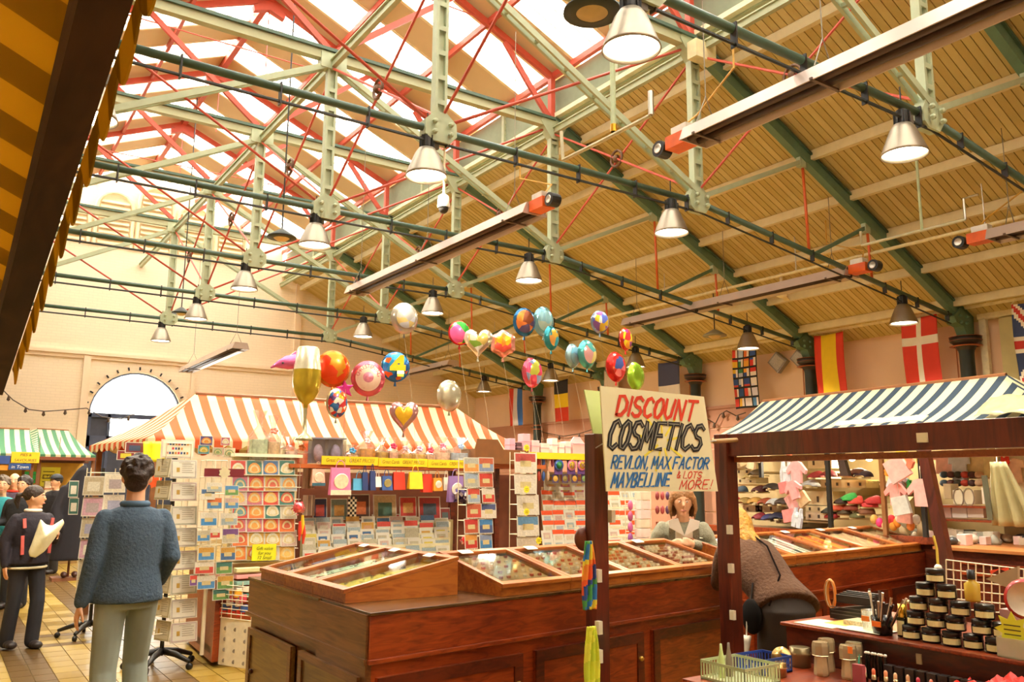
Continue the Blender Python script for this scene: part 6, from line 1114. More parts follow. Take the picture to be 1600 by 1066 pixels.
def balloon(px, py, wpx, hpx, kind, c1, prt, label, yaw=0, Y=8.35, string=(None, None), thick=.42, pscale=.68, cz=1.8):
    c = AT(px, py, Y=Y); s = (c - EYE).dot(CF) / FPX; rx = wpx * s / 2; rz = hpx * s / 2; t = thing('foil_balloon', label, 'balloon', c, 'foil balloons over the card stall'); ol = outline(kind)
    rr = rx * 1.06 if abs(yaw) < .45 else rz * .95; rz *= 1.06; yaw -= math.atan2((c - EYE).x, (c - EYE).y); cyw, syw = cos(yaw), sin(yaw)
    def P(x, y, z): return c + V((x * cyw - y * syw, x * syw + y * cyw, z))
    def shell(sc, th, y0=0, mats=None, nm='envelope'):
        g = G(); vv = []; n = len(ol); K = 6
        for side in (1, -1):
            o = len(g.v); rows = []
            for i in range(K + 1):
                f = i / K; q = sqrt(max(0, 1 - f * f)) if True else 0
                rows.append([P(x * rr * sc * f * (1 + .012 * sin(k * 2.6) * (f > .9)), side * (-th * rz * q), z * rz * sc * f) for k, (x, z) in enumerate(ol)])
            vv = [p for r_ in rows for p in r_]; ff = [(i * n + k, i * n + (k + 1) % n, (i + 1) * n + (k + 1) % n, (i + 1) * n + k) for i in range(K) for k in range(n)]
            g.add(vv, ff if side < 0 else [f_[::-1] for f_ in ff])
        return g.build(nm, mats, t, smooth=True)
    shell(1, thick, 0, foil(c1))
    if prt:
        g = G(); n = len(ol); K = 6
        for side in (1, -1):
            rows = []
            for i in range(K + 1):
                f = pscale * i / K; rows += [P(x * rr * f, side * -(thick * rz * sqrt(1 - f * f) + .004), z * rz * f) for x, z in ol]
            ff = [(i * n + k, i * n + (k + 1) % n, (i + 1) * n + (k + 1) % n, (i + 1) * n + k) for i in range(K) for k in range(n)]
            g.add(rows, ff if side < 0 else [f_[::-1] for f_ in ff])
        g.build('printed_picture', prt, t, smooth=True)
    b = P(0, 0, -rz * 1.02); G().lathe([(.012, .02), (.006, 0), (.016, -.05)], b, 7).build('neck', foil(c1), t)
    e = V((string[0] if string[0] else b.x + .1, Y - .2, cz)); G().tube([b, b.lerp(e, .5) + V((.02, 0, 0)), e], .0016, 4).build('ribbon', M('#a89a80', .4), t); return t, P, rr, rz
PM = print_mat
balloon(632, 497, 42, 46, 'round', '#b8b2a4', PM(['#b8b4a8', '#a8a4a0', '#c8b070', '#b8b8c0'], 8), 'silver round balloon with faint print, highest at the left of the group', .3)
balloon(718, 520, 34, 36, 'round', '#c82a2a', PM(['#e8d030', '#3a9a3a', '#e8609a', '#e8d030'], 5), 'yellow, green and pink balloon with red rim', .2, pscale=.9)
balloon(747, 534, 44, 46, 'heart', '#d8d2bc', PM(['#d8d2bc', '#c8b060', '#7a9a3a', '#e0dcd0'], 8), 'silver heart balloon with small green and gold print', 0, Y=8.2)
balloon(786, 537, 40, 42, 'flower', '#e8a090', PM(['#e8b020', '#e88a30', '#e85a4a'], 12), 'pink flower-shaped balloon with yellow centre', 0)
balloon(819, 503, 34, 42, 'round', '#2a6a9a', PM(['#e0903a', '#8a4a2a', '#d87a3a', '#5a4a6a'], 9), 'blue balloon with an orange cartoonish face print', .25, Y=8.3, pscale=.8)
balloon(849, 502, 32, 44, 'round', '#7ab0b8', PM(['#8ab8c0', '#78a8b8', '#a8b8a8'], 8), 'pale blue balloon behind the orange-faced one', .35, Y=8.6)
balloon(861, 528, 24, 36, 'round', '#3a9aa8', PM(['#d8b040', '#3a9aa8', '#e0a050'], 6), 'teal and yellow balloon seen half side-on', .9, Y=8.3)
balloon(937, 503, 28, 34, 'round', '#8a9ab0', PM(['#e8d040', '#5a6ac0', '#e8e0d0', '#8a5a90', '#c8a030'], 12), 'multicoloured balloon alone at the right', .3, pscale=.85)
balloon(977, 530, 18, 34, 'round', '#d8402a', PM(['#e8d030', '#e03a3a', '#8a3a7a', '#e8a030'], 12), 'narrow red and yellow balloon beside the heater end', 1.05, pscale=.85)
balloon(895, 556, 22, 36, 'round', '#9ac0cc', PM(['#8ab8d0', '#a8c8d0'], 6), 'pale blue balloon with red lower rim', .9)
balloon(917, 553, 26, 42, 'round', '#5ab0b0', PM(['#5ab0b0', '#e0d080', '#e0a8a8'], 4), 'teal, yellow and pink striped balloon', .8, Y=8.2)
balloon(962, 573, 24, 44, 'round', '#d8302a', PM(['#d8302a', '#4a5a9a', '#c83a3a', '#e07070'], 9), 'bright red balloon with blue print above the sign', .8)
balloon(993, 588, 20, 42, 'round', '#9ac83a', None, 'lime green balloon just above the discount sign', .95, Y=7.9)
balloon(831, 582, 26, 44, 'round', '#d85a70', PM(['#e04a7a', '#c8c850', '#8a9ac0', '#d84a5a'], 9), 'crimson and multicoloured balloon beside the column', .8, pscale=.85)
balloon(520, 576, 50, 54, 'round', '#c86a1e', PM(['#e03a1a', '#c8821e', '#d8401a', '#e04a1e'], 6), 'large red and gold balloon next to the champagne glass', .15, Y=8.1, pscale=.85)
balloon(526, 630, 33, 44, 'round', '#c8c0b0', PM(['#e8602a', '#3a6aa0', '#e8e0d0', '#5a3a6a', '#d8b030', '#c83a3a'], 22), 'confetti-patterned balloon low above the top shelf', .4, Y=8.0, pscale=.92)
t, P, rr, rz = balloon(575, 591, 50, 52, 'round', '#c85a6a', M('#e0c0a8', .3, .3), 'pink christening day balloon with a ring of lettering', .05, Y=8.1, pscale=.74)
shellc = M('#b8405a', .3, .2); 
for k, ch in enumerate('CHRISTENING'): a = pi * (.92 - .084 * k); q = P(cos(a) * rr * .52, -.43 * rz * .86 - .008, sin(a) * rz * .52); text(ch, rz * .3, shellc, frame(q, P(sin(a), 0, -cos(a)) - P(0, 0, 0), P(cos(a), 0, sin(a)) - P(0, 0, 0)), 'lettering', t)
text('DAY', rz * .26, shellc, frame(P(0, -.43 * rz * .82, -rz * .62), P(1, 0, 0) - P(0, 0, 0), (0, 0, 1)), 'lettering', t)
G().lathe([(0, 0), (rz * .3, .0), (0, .012)], P(0, -.43 * rz * 1.0, 0), 16, ax=P(0, -1, 0) - P(0, 0, 0)).build('portrait_disc', M('#c8788a', .3, .3, .3, 30), t)
t, P, rr, rz = balloon(618, 573, 42, 44, 'round', '#2f6aa8', PM(['#3a9ac8', '#2f7ab8', '#d8602a', '#3a9ac8', '#2a5a98'], 16), 'blue balloon with a big yellow number four', .1, Y=8.15, pscale=.9)
text('4', rz * 1.75, M('#f0c828', .25, .3), frame(P(.02, -.45 * rz * 1.06, -rz * .6), P(1, 0, 0) - P(0, 0, 0), (0, 0, 1)), 'number_four', t, offset=.02)
balloon(631, 649, 44, 50, 'heart', '#b88a8a', M('#d8a82a', .25, .4, .1, 20), 'rosy heart balloon with a gold centre over the awning', 0, Y=8.0, pscale=.6)
balloon(702, 618, 31, 46, 'round', '#bdb8a0', None, 'plain silver balloon low over the awning', .5)
# champagne glass, dolphin
c = AT(478, 628, Y=8.0); s = (c - EYE).dot(CF) / FPX; t = thing('foil_balloon', 'tall champagne glass shaped balloon, gold below and clear at the rim', 'balloon', c)
def fl(prof, m, nm): G().lathe([(r * s, -z * s) for r, z in prof], c, 18).build(nm, m, t, smooth=True)
fl([(0, -86), (15, -86), (17, -84), (20, -60), (21.5, -50)][1:], foil('#d8d4bc', .2, .5), 'rim'); fl([(21.5, -50), (22, -30), (19, -14), (12, -2), (4, 4), (3.4, 10)], foil('#b8a030', .2, .6), 'bowl'); fl([(3.4, 10), (2.4, 30), (3.2, 48), (12, 56), (14, 60), (0, 61)], foil('#a8a07c', .25, .5), 'stem_and_foot'); fl([(0, -86), (14.6, -86.5), (0, -87)], foil('#e8d060', .2, .5), 'wine_surface')
c = AT(449, 572, Y=8.2); s = (c - EYE).dot(CF) / FPX; t = thing('foil_balloon', 'pink dolphin balloon nosing out from behind the champagne glass', 'balloon', c); PK = foil('#d86aa0', .18, .55)
g = G(); prof = [(-26, -5, 1), (-20, -1, 3), (-12, 2, 7), (-2, 5, 11), (12, 8, 12), (28, 6, 10), (44, 0, 6), (56, -6, 2.5)]
pts = [c + V((x * s, 0, (z) * s)) for x, z, r in prof]; g.tube(pts, [r * s for x, z, r in prof], 12); g.build('body', PK, t, smooth=True); G().ext([c + V((x * s, 0, z * s)) for x, z in ((0, 14), (14, 26), (18, 14))], (0, .02, 0)).build('fin', PK, t); G().ext([c + V((x * s, 0, z * s)) for x, z in ((50, -4), (72, 2), (62, -8), (74, -20))], (0, .02, 0)).build('tail', PK, t); G().ell(c + V((-10 * s, -.05, 3 * s)), (.012, .01, .012), 8, 6).build('eye', BLACKM, t); G().tube([pts[4], pts[4] + V((.1, -.1, -.8))], .003, 4).build('ribbon', STEEL, t)
c = AT(540, 608, Y=8.05); s = (c - EYE).dot(CF) / FPX; t = thing('foil_balloon', 'small magenta foil star peeping out beside the red and gold balloon', 'balloon', c); G().ext([c + V((cos(pi * k / 5 + .5) * s * (16 if k % 2 == 0 else 7), 0, sin(pi * k / 5 + .5) * s * (16 if k % 2 == 0 else 7))) for k in range(10)], (0, .03, 0)).build('envelope', foil('#d83a90', .15, .6), t, bevel=.008); G().tube([c, c + V((0, 0, -.9))], .003, 4).build('ribbon', STEEL, t)
# ------------------------------------------------------------------ slipper and baby wear stall
XB = 8.3; t = thing('slipper_stall', 'long stall of slippers and baby wear under the blue striped awning', 'stall', (8.6, 5.2, 0))
G().box(9.6, 9.66, 2.2, 8.6, 0, 2.1).build('back_board', M('#c8b080', .6, 0, .08), t)
pa, pb, pc_ = AT(1145, 824, X=8.0), AT(1335, 823, X=8.0), AT(1470, 837, X=7.6)
G().box(8.0, 9.4, 4.25, 8.3, 0, 1.08).build('counter', MAHD, t); G().box(7.95, 8.05, 4.25, 8.3, 1.06, 1.13).build('counter_ledge', MAH, t); G().box(7.45, 8.0, 2.0, 4.2, 0, 1.06).build('near_counter', MAHD, t); G().box(7.4, 8.7, 2.0, 4.22, 1.06, 1.085).build('near_counter_top', M('#b5713a', .4), t); G().box(8.65, 8.7, 2.0, 4.2, 1.085, 2.1).build('divider', M('#d8c8a0', .6), t)
for k, z in enumerate((.86, .95)): G().box(7.43, 7.46, 2.0, 4.0, z, z + .02).build('ledge', MAH, t)
def xcol(px, py, X): return AT(px, py, X=X)
SB = M('#e3cf9a', .5, 0, .05)
for k, (px0, px1, py) in enumerate(((1146, 1290, 737), (1146, 1235, 757), (1146, 1260, 788), (1146, 1300, 812), (1285, 1365, 752))):
    a, b = xcol(px0, py, 8.6), xcol(px1, py, 8.6); G().box(8.6, 9.5, b.y, a.y, (a.z + b.z) / 2 - .02, (a.z + b.z) / 2).build('shelf', SB, t)
rr_ = random.Random(11)
for k, (px0, px1, pyt, pyb) in enumerate(((1148, 1172, 722, 745), (1262, 1298, 712, 732), (1255, 1300, 768, 790), (1258, 1300, 790, 800), (1258, 1300, 801, 812), (1282, 1352, 750, 762), (1148, 1180, 746, 756), (1180, 1212, 788, 800), (1160, 1190, 790, 800), (1212, 1240, 808, 818))):
    a, b = xcol(px0, pyb, 8.55), xcol(px1, pyt, 8.55); tt = thing('shoe_box', 'cream shoe box, %s of the boxes on the slipper shelves' % ORD[k], 'box', (8.6, (a.y + b.y) / 2, a.z), 'cream shoe boxes on the slipper stall'); G().box(8.56, 8.8, min(a.y, b.y), max(a.y, b.y), a.z, b.z).build('box', M(('#e8d8a8', '#eedcb8', '#e2cf9e')[k % 3], .5), tt)
    g = G(); n_ = max(2, int(abs(a.y - b.y) / .12))
    for q in range(n_): yy = min(a.y, b.y) + abs(a.y - b.y) * (q + .5) / n_; g.box(8.552, 8.56, yy - .012, yy + .012, a.z + .25 * (b.z - a.z), a.z + .65 * (b.z - a.z))
    tag(g.build('size_mark', M('#5a4a3a', .5), tt), kind='stuff')
def slipper(c, yaw, col, label, L_=.24, sole='#e0cfa0'):
    t = thing('slipper', label, 'slipper', c, 'slippers on the stall shelves'); c = V(c); f = V((cos(yaw), sin(yaw), 0)); r = V((-sin(yaw), cos(yaw), 0))
    ol = [(-.5, .3), (-.35, .36), (0, .34), (.3, .42), (.5, .22), (.52, 0), (.5, -.22), (.3, -.42), (0, -.34), (-.35, -.36), (-.5, -.3)]
    G().ext([c + f * L_ * a + r * L_ * .5 * b * .8 for a, b in ol], (0, 0, .018)).build('sole', M(sole, .6), t)
    def fn(u, v): a = -.02 + .52 * u; w = .36 * (1 - .25 * u) ; th = pi * v; return c + f * L_ * a + r * L_ * .42 * cos(th) * (1 - .5 * max(0, u - .6) / .4) + V((0, 0, .018 + L_ * .3 * sin(th) * (1 - .75 * u * u)))
    G().grid(fn, 6, 8).build('upper', M(col, .7, 0, .15, 30), t, smooth=True, solid=.006); return t
sl_ = [(1150, 785, '#d83a4a', 'red'), (1166, 786, '#a88a4a', 'tan'), (1182, 786, '#c89a4a', 'gold'), (1200, 787, '#a8502a', 'rust'), (1212, 788, '#c8ccd0', 'grey-white'), (1226, 787, '#4a3a34', 'dark brown'), (1162, 768, '#4a5a6a', 'slate'), (1190, 768, '#5a2a2a', 'maroon'), (1208, 764, '#3a2e28', 'black'), (1268, 760, '#a8a8a8', 'pale grey'), (1280, 746, '#8a1e1e', 'dark red'), (1298, 745, '#7a1a1a', 'wine'), (1330, 744, '#a8502a', 'orange-brown'), (1342, 742, '#6a3a2a', 'brown'), (1350, 745, '#3a2030', 'plum'), (1192, 810, '#8a2a34', 'crimson'), (1204, 812, '#3a3a6a', 'navy'), (1216, 810, '#2a2a44', 'dark navy'), (1150, 812, '#b82a2a', 'scarlet'), (1175, 748, '#b8a060', 'khaki'), (1186, 742, '#5a4424', 'olive'), (1158, 732, '#c8a880', 'beige')]
for k, (px, py, col, nm_) in enumerate(sl_): slipper(xcol(px, py + 3, 8.45), pi + rr_.uniform(-.5, .5), col, '%s slipper, %s of those on the shelves behind the shopper' % (nm_, ORD[k % 20] if k < 20 else 'far ' + ORD[k - 20]), .25)
for k, (px, py, col, nm_) in enumerate(((1318, 800, '#c8502a', 'orange'), (1330, 806, '#5a4a30', 'olive'), (1340, 800, '#8a3a20', 'rust'), (1350, 812, '#6a6a40', 'green-brown'), (1310, 812, '#a82a2a', 'red'), (1325, 790, '#3a2a20', 'black'), (1305, 805, '#3a3a30', 'dark'), (1360, 806, '#7a4a2a', 'brown'), (1345, 790, '#d84a3a', 'bright red'), (1335, 785, '#3aa84a', 'green'), (1368, 795, '#c83a3a', 'cherry'), (1372, 790, '#b82a2a', 'deep red'))):
    c = xcol(px, py, 8.25); slipper(c, pi * .75 + rr_.uniform(-.3, .3), col, '%s slipper in the sloping heap right of the boxes' % nm_, .28)
t = thing('slipper_ramp', 'sloping board under the heap of slippers', 'board', xcol(1340, 820, 8.3)); a, b = xcol(1300, 822, 8.35), xcol(1385, 822, 8.35); G().hexa([(8.2, b.y, 1.1), (8.2, a.y, 1.1), (8.9, a.y, 1.1), (8.9, b.y, 1.1), (8.2, b.y, 1.12), (8.2, a.y, 1.12), (8.9, a.y, 1.5), (8.9, b.y, 1.5)]).build('board', SB, t)
def baby(px, py, col, kind, label, h=.24, X=8.0, tilt=0):
    c = xcol(px, py, X); t = thing(kind, label, {'baby_dungarees': 'clothing', 'baby_jacket': 'clothing', 'soft_toy': 'toy', 'baby_bootee': 'clothing', 'baby_bag': 'bag'}[kind], c, 'baby wear hanging from the stall'); m = M(col, .8, 0, .12, 20)
    ct, st_ = cos(tilt), sin(tilt); P = lambda y, z, x=0: c + V((x, -(y * ct - z * st_), y * st_ + z * ct))
    if kind == 'baby_dungarees': sh = [(-.35, -.5), (-.05, -.5), (0, -.2), (.05, -.5), (.35, -.5), (.38, .05), (.28, .3), (.25, .55), (.15, .55), (.12, .3), (-.12, .3), (-.15, .55), (-.25, .55), (-.28, .3), (-.38, .05)]
    elif kind == 'baby_jacket': sh = [(-.3, -.5), (.3, -.5), (.32, .1), (.6, -.1), (.68, .08), (.3, .45), (.1, .5), (-.1, .5), (-.3, .45), (-.68, .08), (-.6, -.1), (-.32, .1)]
    elif kind == 'baby_bag': sh = [(-.5, -.4), (.5, -.4), (.45, .4), (-.45, .4)]
    else: sh = [(.3 * cos(a * pi / 6) + .12 * cos(3 * a), .5 * sin(a * pi / 6)) for a in range(12)]
    G().ext([P(y * h * .8, z * h, -.02) for y, z in sh], (.04, 0, 0)).build('cloth', m, t)
    G().tube([P(0, h * .5), P(0, h * .5) + V((0, 0, .12))], .003, 4).build('hanger_loop', STEEL, t)
    if kind == 'baby_dungarees': G().ext([P(y * h, z * h, -.028) for y, z in ((-.12, .05), (.12, .05), (.12, .2), (-.12, .2))], (.008, 0, 0)).build('pocket', M('#dfe6ea', .8), t)
    return t
bl = [(1229, 740, '#c8d0d8', 'baby_dungarees', 'pale blue baby dungarees hanging above the shopper', .26, 0), (1245, 738, '#e8a8a8', 'baby_jacket', 'pink jacket behind the pale blue dungarees', .24, 0), (1225, 762, '#e07a78', 'baby_bag', 'rose pink bootee bag under the dungarees', .15, .2), (1240, 766, '#e8a0a0', 'baby_jacket', 'second pink jacket lower in the bunch', .2, .3), (1241, 784, '#e8b0b0', 'baby_bag', 'pink padded bag turned on its corner', .24, .6), (1254, 780, '#e8cfa0', 'baby_bag', 'cream padded bag beside the pink one', .18, .6), (1232, 806, '#e88a88', 'baby_bag', 'narrow pink bag lowest at the left of the bunch', .17, .2), (1246, 810, '#ccd4e0', 'baby_dungarees', 'pale lilac dungarees lowest in the bunch', .2, -.2), (1234, 714, '#b8582a', 'soft_toy', 'small orange-brown soft toy above the dungarees', .11, 0), (1160, 715, '#d8c090', 'baby_jacket', 'cream knitted jacket near the timber post', .2, .3), (1175, 718, '#e8d0a8', 'baby_jacket', 'second cream jacket near the timber post', .22, -.2),
      (1402, 733, '#e8b0a8', 'baby_bag', 'large pink folded blanket bag left of the dark post', .28, .5), (1404, 748, '#e0c090', 'baby_jacket', 'cream jacket under the pink blanket bag', .2, .6), (1403, 757, '#d0d4dc', 'baby_jacket', 'pale blue jacket under the cream one', .22, .3), (1400, 772, '#e89890', 'baby_jacket', 'salmon jacket in the middle of the bunch', .22, 0), (1408, 790, '#c0c0b8', 'baby_bag', 'clear grey bag low in the bunch', .22, .2), (1414, 806, '#e0a090', 'baby_bag', 'salmon bag lowest in the bunch', .18, -.1), (1421, 757, '#3ab85a', 'soft_toy', 'small bright green toy in the bunch', .09, 0), (1386, 738, '#e8902a', 'soft_toy', 'small orange toy at the left of the bunch', .08, 0), (1422, 722, '#e0785a', 'soft_toy', 'coral soft toy high by the beam', .13, 0), (1443, 714, '#d8b020', 'baby_bag', 'mustard yellow bag directly under the beam', .16, 0), (1410, 710, '#d8c030', 'baby_bag', 'yellow bag under the beam left of the coral toy', .14, .2), (1448, 729, '#a8c0c8', 'soft_toy', 'pale blue toy beside the leaning post', .08, 0), (1440, 770, '#e8a8a0', 'baby_jacket', 'pink jacket tight against the leaning post', .26, 0)]
for k, (px, py, col, kd, lb, h, ti) in enumerate(bl): baby(px, py, col, kd, lb, h, 7.95 - .052 * (k % 4), ti)
for k, (px, py, col, nm_, w, h) in enumerate(((1480, 722, '#e8b0a8', 'pink', .34, .24), (1498, 730, '#c8ccd8', 'pale blue', .2, .3), (1520, 725, '#e8d0a0', 'cream', .36, .3), (1570, 728, '#e03a24', 'bright red', .07, .22), (1580, 735, '#e8c8a8', 'peach', .22, .24), (1545, 722, '#d8c890', 'straw', .16, .3))): c = xcol(px, py, 8.6 - .04 * (k % 2)); tt = thing('baby_outfit', '%s baby outfit pinned up on the near board' % nm_, 'clothing', c, 'baby outfits on the near board'); G().ext([c + V((0, -y * w, z * h)) for y, z in ((-.4, -.5), (.4, -.5), (.36, .1), (.55, .1), (.5, .4), (.15, .5), (-.15, .5), (-.5, .4), (-.55, .1), (-.36, .1))], (.03, 0, 0)).build('garment', M(col, .8, 0, .1, 20), tt, bevel=.008); G().lathe([(0, 0), (.012, 0), (0, .01)], c + V((-.001, 0, h * .4)), 8, ax=(-1, 0, 0)).build('button', CARDW, tt)
for k, (px, py, w, h, col, lb) in enumerate(((1498, 777, 17, 22, '#e8dfc0', 'left white oval frame box'), (1514, 777, 15, 22, '#e2d8b8', 'right white oval frame box'), (1478, 799, 14, 20, '#e8d0c8', 'pink carton at the left of the lower shelf'), (1499, 801, 22, 16, '#e4e0dc', 'long white carton with blue print'), (1524, 801, 24, 16, '#e8dcd0', 'long white carton with pink print'), (1480, 768, 10, 24, '#d8c8a0', 'beige carton next to the leaning post'), (1538, 775, 6, 26, '#ece6d4', 'thin white carton by the hanging dress'))):
    a, b = xcol(px - w / 2, py + h / 2, 8.35), xcol(px + w / 2, py - h / 2, 8.35); tt = thing('display_carton', lb + ' on the near shelves', 'box', (8.35, a.y, a.z)); G().box(8.35, 8.5, min(a.y, b.y), max(a.y, b.y), a.z, b.z).build('carton', M(col, .4, 0, .04, 10), tt, bevel=.004)
    if k < 2: cc_ = V((8.345, (a.y + b.y) / 2, (a.z + b.z) / 2)); G().tube([cc_ + V((0, .05 * cos(q * pi / 8), .085 * sin(q * pi / 8))) for q in range(16)], .006, 5, closed=True).build('oval_frame', STEEL, tt)
for py, px0, px1 in ((790, 1468, 1640), (812, 1466, 1640)): a, b = xcol(px0, py, 8.3), xcol(px1, py, 8.3); tag(G().box(8.28, 8.64, b.y, a.y, (a.z + b.z) / 2 - .03, (a.z + b.z) / 2 - .01).build('wall_shelf', MAH), '%s dark red shelf on the near board' % ('upper' if py == 790 else 'lower'), 'shelf')
for k in range(12): c = xcol(1475 + 11 * (k % 6), 742 + 13 * (k // 6), 8.55); tag(G().ell(c, (.04, .045, .035), 9, 6).build('baby_bootee', M(('#3a4a5a', '#5a2a24', '#3a3424', '#b83a2a', '#4a2a2a', '#c8a080')[k % 6], .6), smooth=True), 'small bootee, %s in the %s row on the near board' % (ORD[k % 6], ('upper', 'lower')[k // 6]), 'bootee', 'small bootees pinned on the near board')
# hanging grey dress
c = xcol(1560, 722, 7.9); t = thing('hanging_dress', 'long grey-green christening dress hanging in plastic at the right', 'dress', c); g = G(); zt, zb = c.z, xcol(1570, 822, 7.9).z
g.grid(lambda u, v: V((7.85 + .05 * sin(u * 19) * v, c.y + (-.02 - .10 * v) + (.5 - u) * (.14 + .26 * v), zt + (zb - zt) * v)), 16, 10); g.build('skirt', M('#a39a6c', .35, 0, .1, 6), t, smooth=True, solid=.01); G().tube([(7.88, c.y, zt), (7.88, c.y, zt + .25)], .006, 4).build('hanger', STEEL, t)
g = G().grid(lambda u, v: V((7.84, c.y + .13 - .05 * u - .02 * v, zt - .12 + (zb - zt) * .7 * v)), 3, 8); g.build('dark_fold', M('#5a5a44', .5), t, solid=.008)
# goods on the near counter
rr_ = random.Random(5); colz = ['#efe6d0', '#d8d4cc', '#e8d8c0', '#c8d0b0', '#6a6a64', '#e8c8c0', '#b8b8a8', '#f0ead8', '#3a3a38']
for k in range(60):
    px = 1474 + rr_.random() * 128; py = 832 + rr_.random() * 16; c = AT(px, py, Z=1.11)
    if c.x > 8.62: c.x = 8.2 + .4 * rr_.random()
    w = rr_.uniform(.035, .07); col = rr_.choice(colz); t = thing('baby_trinket', 'small %s christening trinket, %s in the %s part of the near counter display' % ({'#3a3a38': 'black', '#6a6a64': 'grey', '#c8d0b0': 'green'}.get(col, 'white'), ORD[k % 20], ('left', 'middle', 'right')[min(2, int((px - 1474) / 43))] + (' front', ' back', ' hind')[k // 20]), 'ornament', (c.x, c.y, 1.086), 'christening trinkets on the near counter')
    if k % 3 == 0: G().lathe([(w, 0), (w * 1.1, w * .4), (w * .6, w * 1.2), (w * .3, w * 1.6), (0, w * 1.7)], (c.x, c.y, 1.086), 10, cap0=True).build('ornament', M(col, .25), t, smooth=True)
    elif k % 3 == 1: G().box(c.x - w, c.x + w, c.y - w * .7, c.y + w * .7, 1.086, 1.086 + w * 1.6).build('box', M(col, .4), t, bevel=.003)
    else: G().ell((c.x, c.y, 1.086 + w * .7), (w, w, w * .7), 9, 6).build('ball', M(col, .3, 0, .2, 30), t, smooth=True)
c = AT(1502, 832, Z=1.13); t = thing('horseshoe_cushion', 'cream horseshoe-shaped cushion on the near counter', 'cushion', (8.2, c.y, 1.09)); G().tube([V((8.2, c.y - .1 * cos(pi * q / 8 * 1.5 - .7), 1.19 + .1 * sin(pi * q / 8 * 1.5 - .7))) for q in range(9)], .035, 8).build('pad', M('#e8d4a4', .6), t, smooth=True)
for k in range(10): c = xcol(1366 + 9 * (k % 5) + 30 * (k // 5), 812 + 5 * (k % 3), 8.0); tag(G().ell(c, (.04, .04, .05), 9, 7).build('soft_toy', M(('#c89a4a', '#e83a7a', '#d8b080', '#e0404a', '#e8902a', '#e8a03a', '#c8c0a0', '#a8b0a0', '#e88a3a', '#d8d0c0')[k], .7), smooth=True), 'tiny soft toy, %s from the left along the counter edge by the leaning post' % ORD[k], 'toy')
t = thing('strip_light', 'small bright lamps over the slipper boxes', 'lamp', xcol(1345, 718, 8.9))
for px in (1331, 1358): G().ell(xcol(px, 717, 8.9), (.04, .04, .03), 8, 6).build('bulb', BULB, t, smooth=True)
G().tube([xcol(1325, 712, 8.9), xcol(1365, 712, 8.9)], .015, 5).build('bar', STEEL, t); G().tube([xcol(1345, 712, 8.9), V((8.9, xcol(1345, 712, 8.9).y, 2.6))], .006, 4).build('wire', STEEL, t)
ld = bpy.data.lights.new('stall lamp', 'POINT'); ld.energy = 18; ld.color = (1, .85, .6); ld.shadow_soft_size = .1; lo = bpy.data.objects.new('stall_lamp', ld); COL.objects.link(lo); lo.location = xcol(1345, 724, 8.7); lo.parent = None
setp(lo, t); lo.location = lo.location - t.location
for k, px in enumerate((1188, 1292, 1376, 1437)): c = xcol(px, 705, 7.9); tag(G().box(7.88, 7.92, c.y - .02, c.y + .02, 1.13 if k else 1.7, 2.17).build('stall_pole', (BLACKM, BLACKM, M('#8a5a2c', .5), BLACKM)[k]), ('short dark pole above the jackets', 'black pole right of the shoe boxes', 'ochre wooden pole in the middle of the slipper stall', 'black pole left of the leaning post')[k], 'pole')
c = xcol(1308, 700, 8.2); t = tag(G().hexa([(8.2, c.y - .02, 1.72), (8.2, c.y - .12, 1.72), (8.26, c.y - .12, 1.72), (8.26, c.y - .02, 1.72), (8.2, c.y + .04, 2.1), (8.2, c.y - .02, 2.1), (8.26, c.y - .02, 2.1), (8.26, c.y + .04, 2.1)]).build('folded_umbrella', M('#4a3a30', .6)), 'dark folded umbrella hanging beside the black pole', 'umbrella')
# plastic sheeting lying on the blue awning
c = AT(1575, 650, X=7.8); t = tag(G().grid(lambda u, v: V((7.9 + .35 * v, c.y - .35 + .7 * u, 2.24 + .2 * v + .03 * abs(sin(9 * u + 4 * v)))), 14, 6).build('plastic_sheet', M('#b5ae84', .3, alpha=.8), smooth=True, solid=.003), 'crumpled clear plastic lying on the near end of the blue awning', 'sheet')
c = AT(1370, 672, X=7.9); t = tag(G().grid(lambda u, v: V((7.88 + .12 * v, c.y - .5 + 1.0 * u, 2.235 + .06 * v + .015 * abs(sin(14 * u)))), 16, 3).build('plastic_sheet', M('#ded4a8', .4), smooth=True, solid=.003), 'strip of loose plastic on the middle of the blue awning edge', 'sheet')
# ------------------------------------------------------------------ people
SKIN = M('#d9a27c', .55, 0, .04, 20, name='skin'); 
def remesh(g, name, mat, parent, voxel=.012, it=3, fac=.5):
    o = g.build('tmp', mat if not isinstance(mat, list) else mat[0]); md = o.modifiers.new('r', 'REMESH'); md.mode = 'VOXEL'; md.voxel_size = voxel; ms = o.modifiers.new('s', 'SMOOTH'); ms.iterations = it; ms.factor = fac
    dg = bpy.context.evaluated_depsgraph_get(); me = bpy.data.meshes.new_from_object(o.evaluated_get(dg)); bpy.data.objects.remove(o)
    me.transform(Matrix.Translation(-wloc(parent))); me.polygons.foreach_set('use_smooth', [True] * len(me.polygons)); me.materials.clear(); me.materials.append(mat); q = bpy.data.objects.new(name, me); COL.objects.link(q); setp(q, parent); return q
def loft(g, rings, n=18):
    "rings: (centre, half-width vector, half-depth vector)"
    vv = []
    for c, a, b in rings:
        for j in range(n): t = 2 * pi * j / n; vv.append(c + a * cos(t) + b * sin(t))
    k = len(rings); g.add(vv, [(i * n + j, i * n + (j + 1) % n, (i + 1) * n + (j + 1) % n, (i + 1) * n + j) for i in range(k - 1) for j in range(n)] + [tuple(range(n))[::-1], tuple((k - 1) * n + j for j in range(n))])
def limb(g, pts, rs, n=12):
    g.tube(pts, rs, n)
    for p, r_ in zip(pts, rs): g.ell(p, (r_ * .99,) * 3, 12, 8)
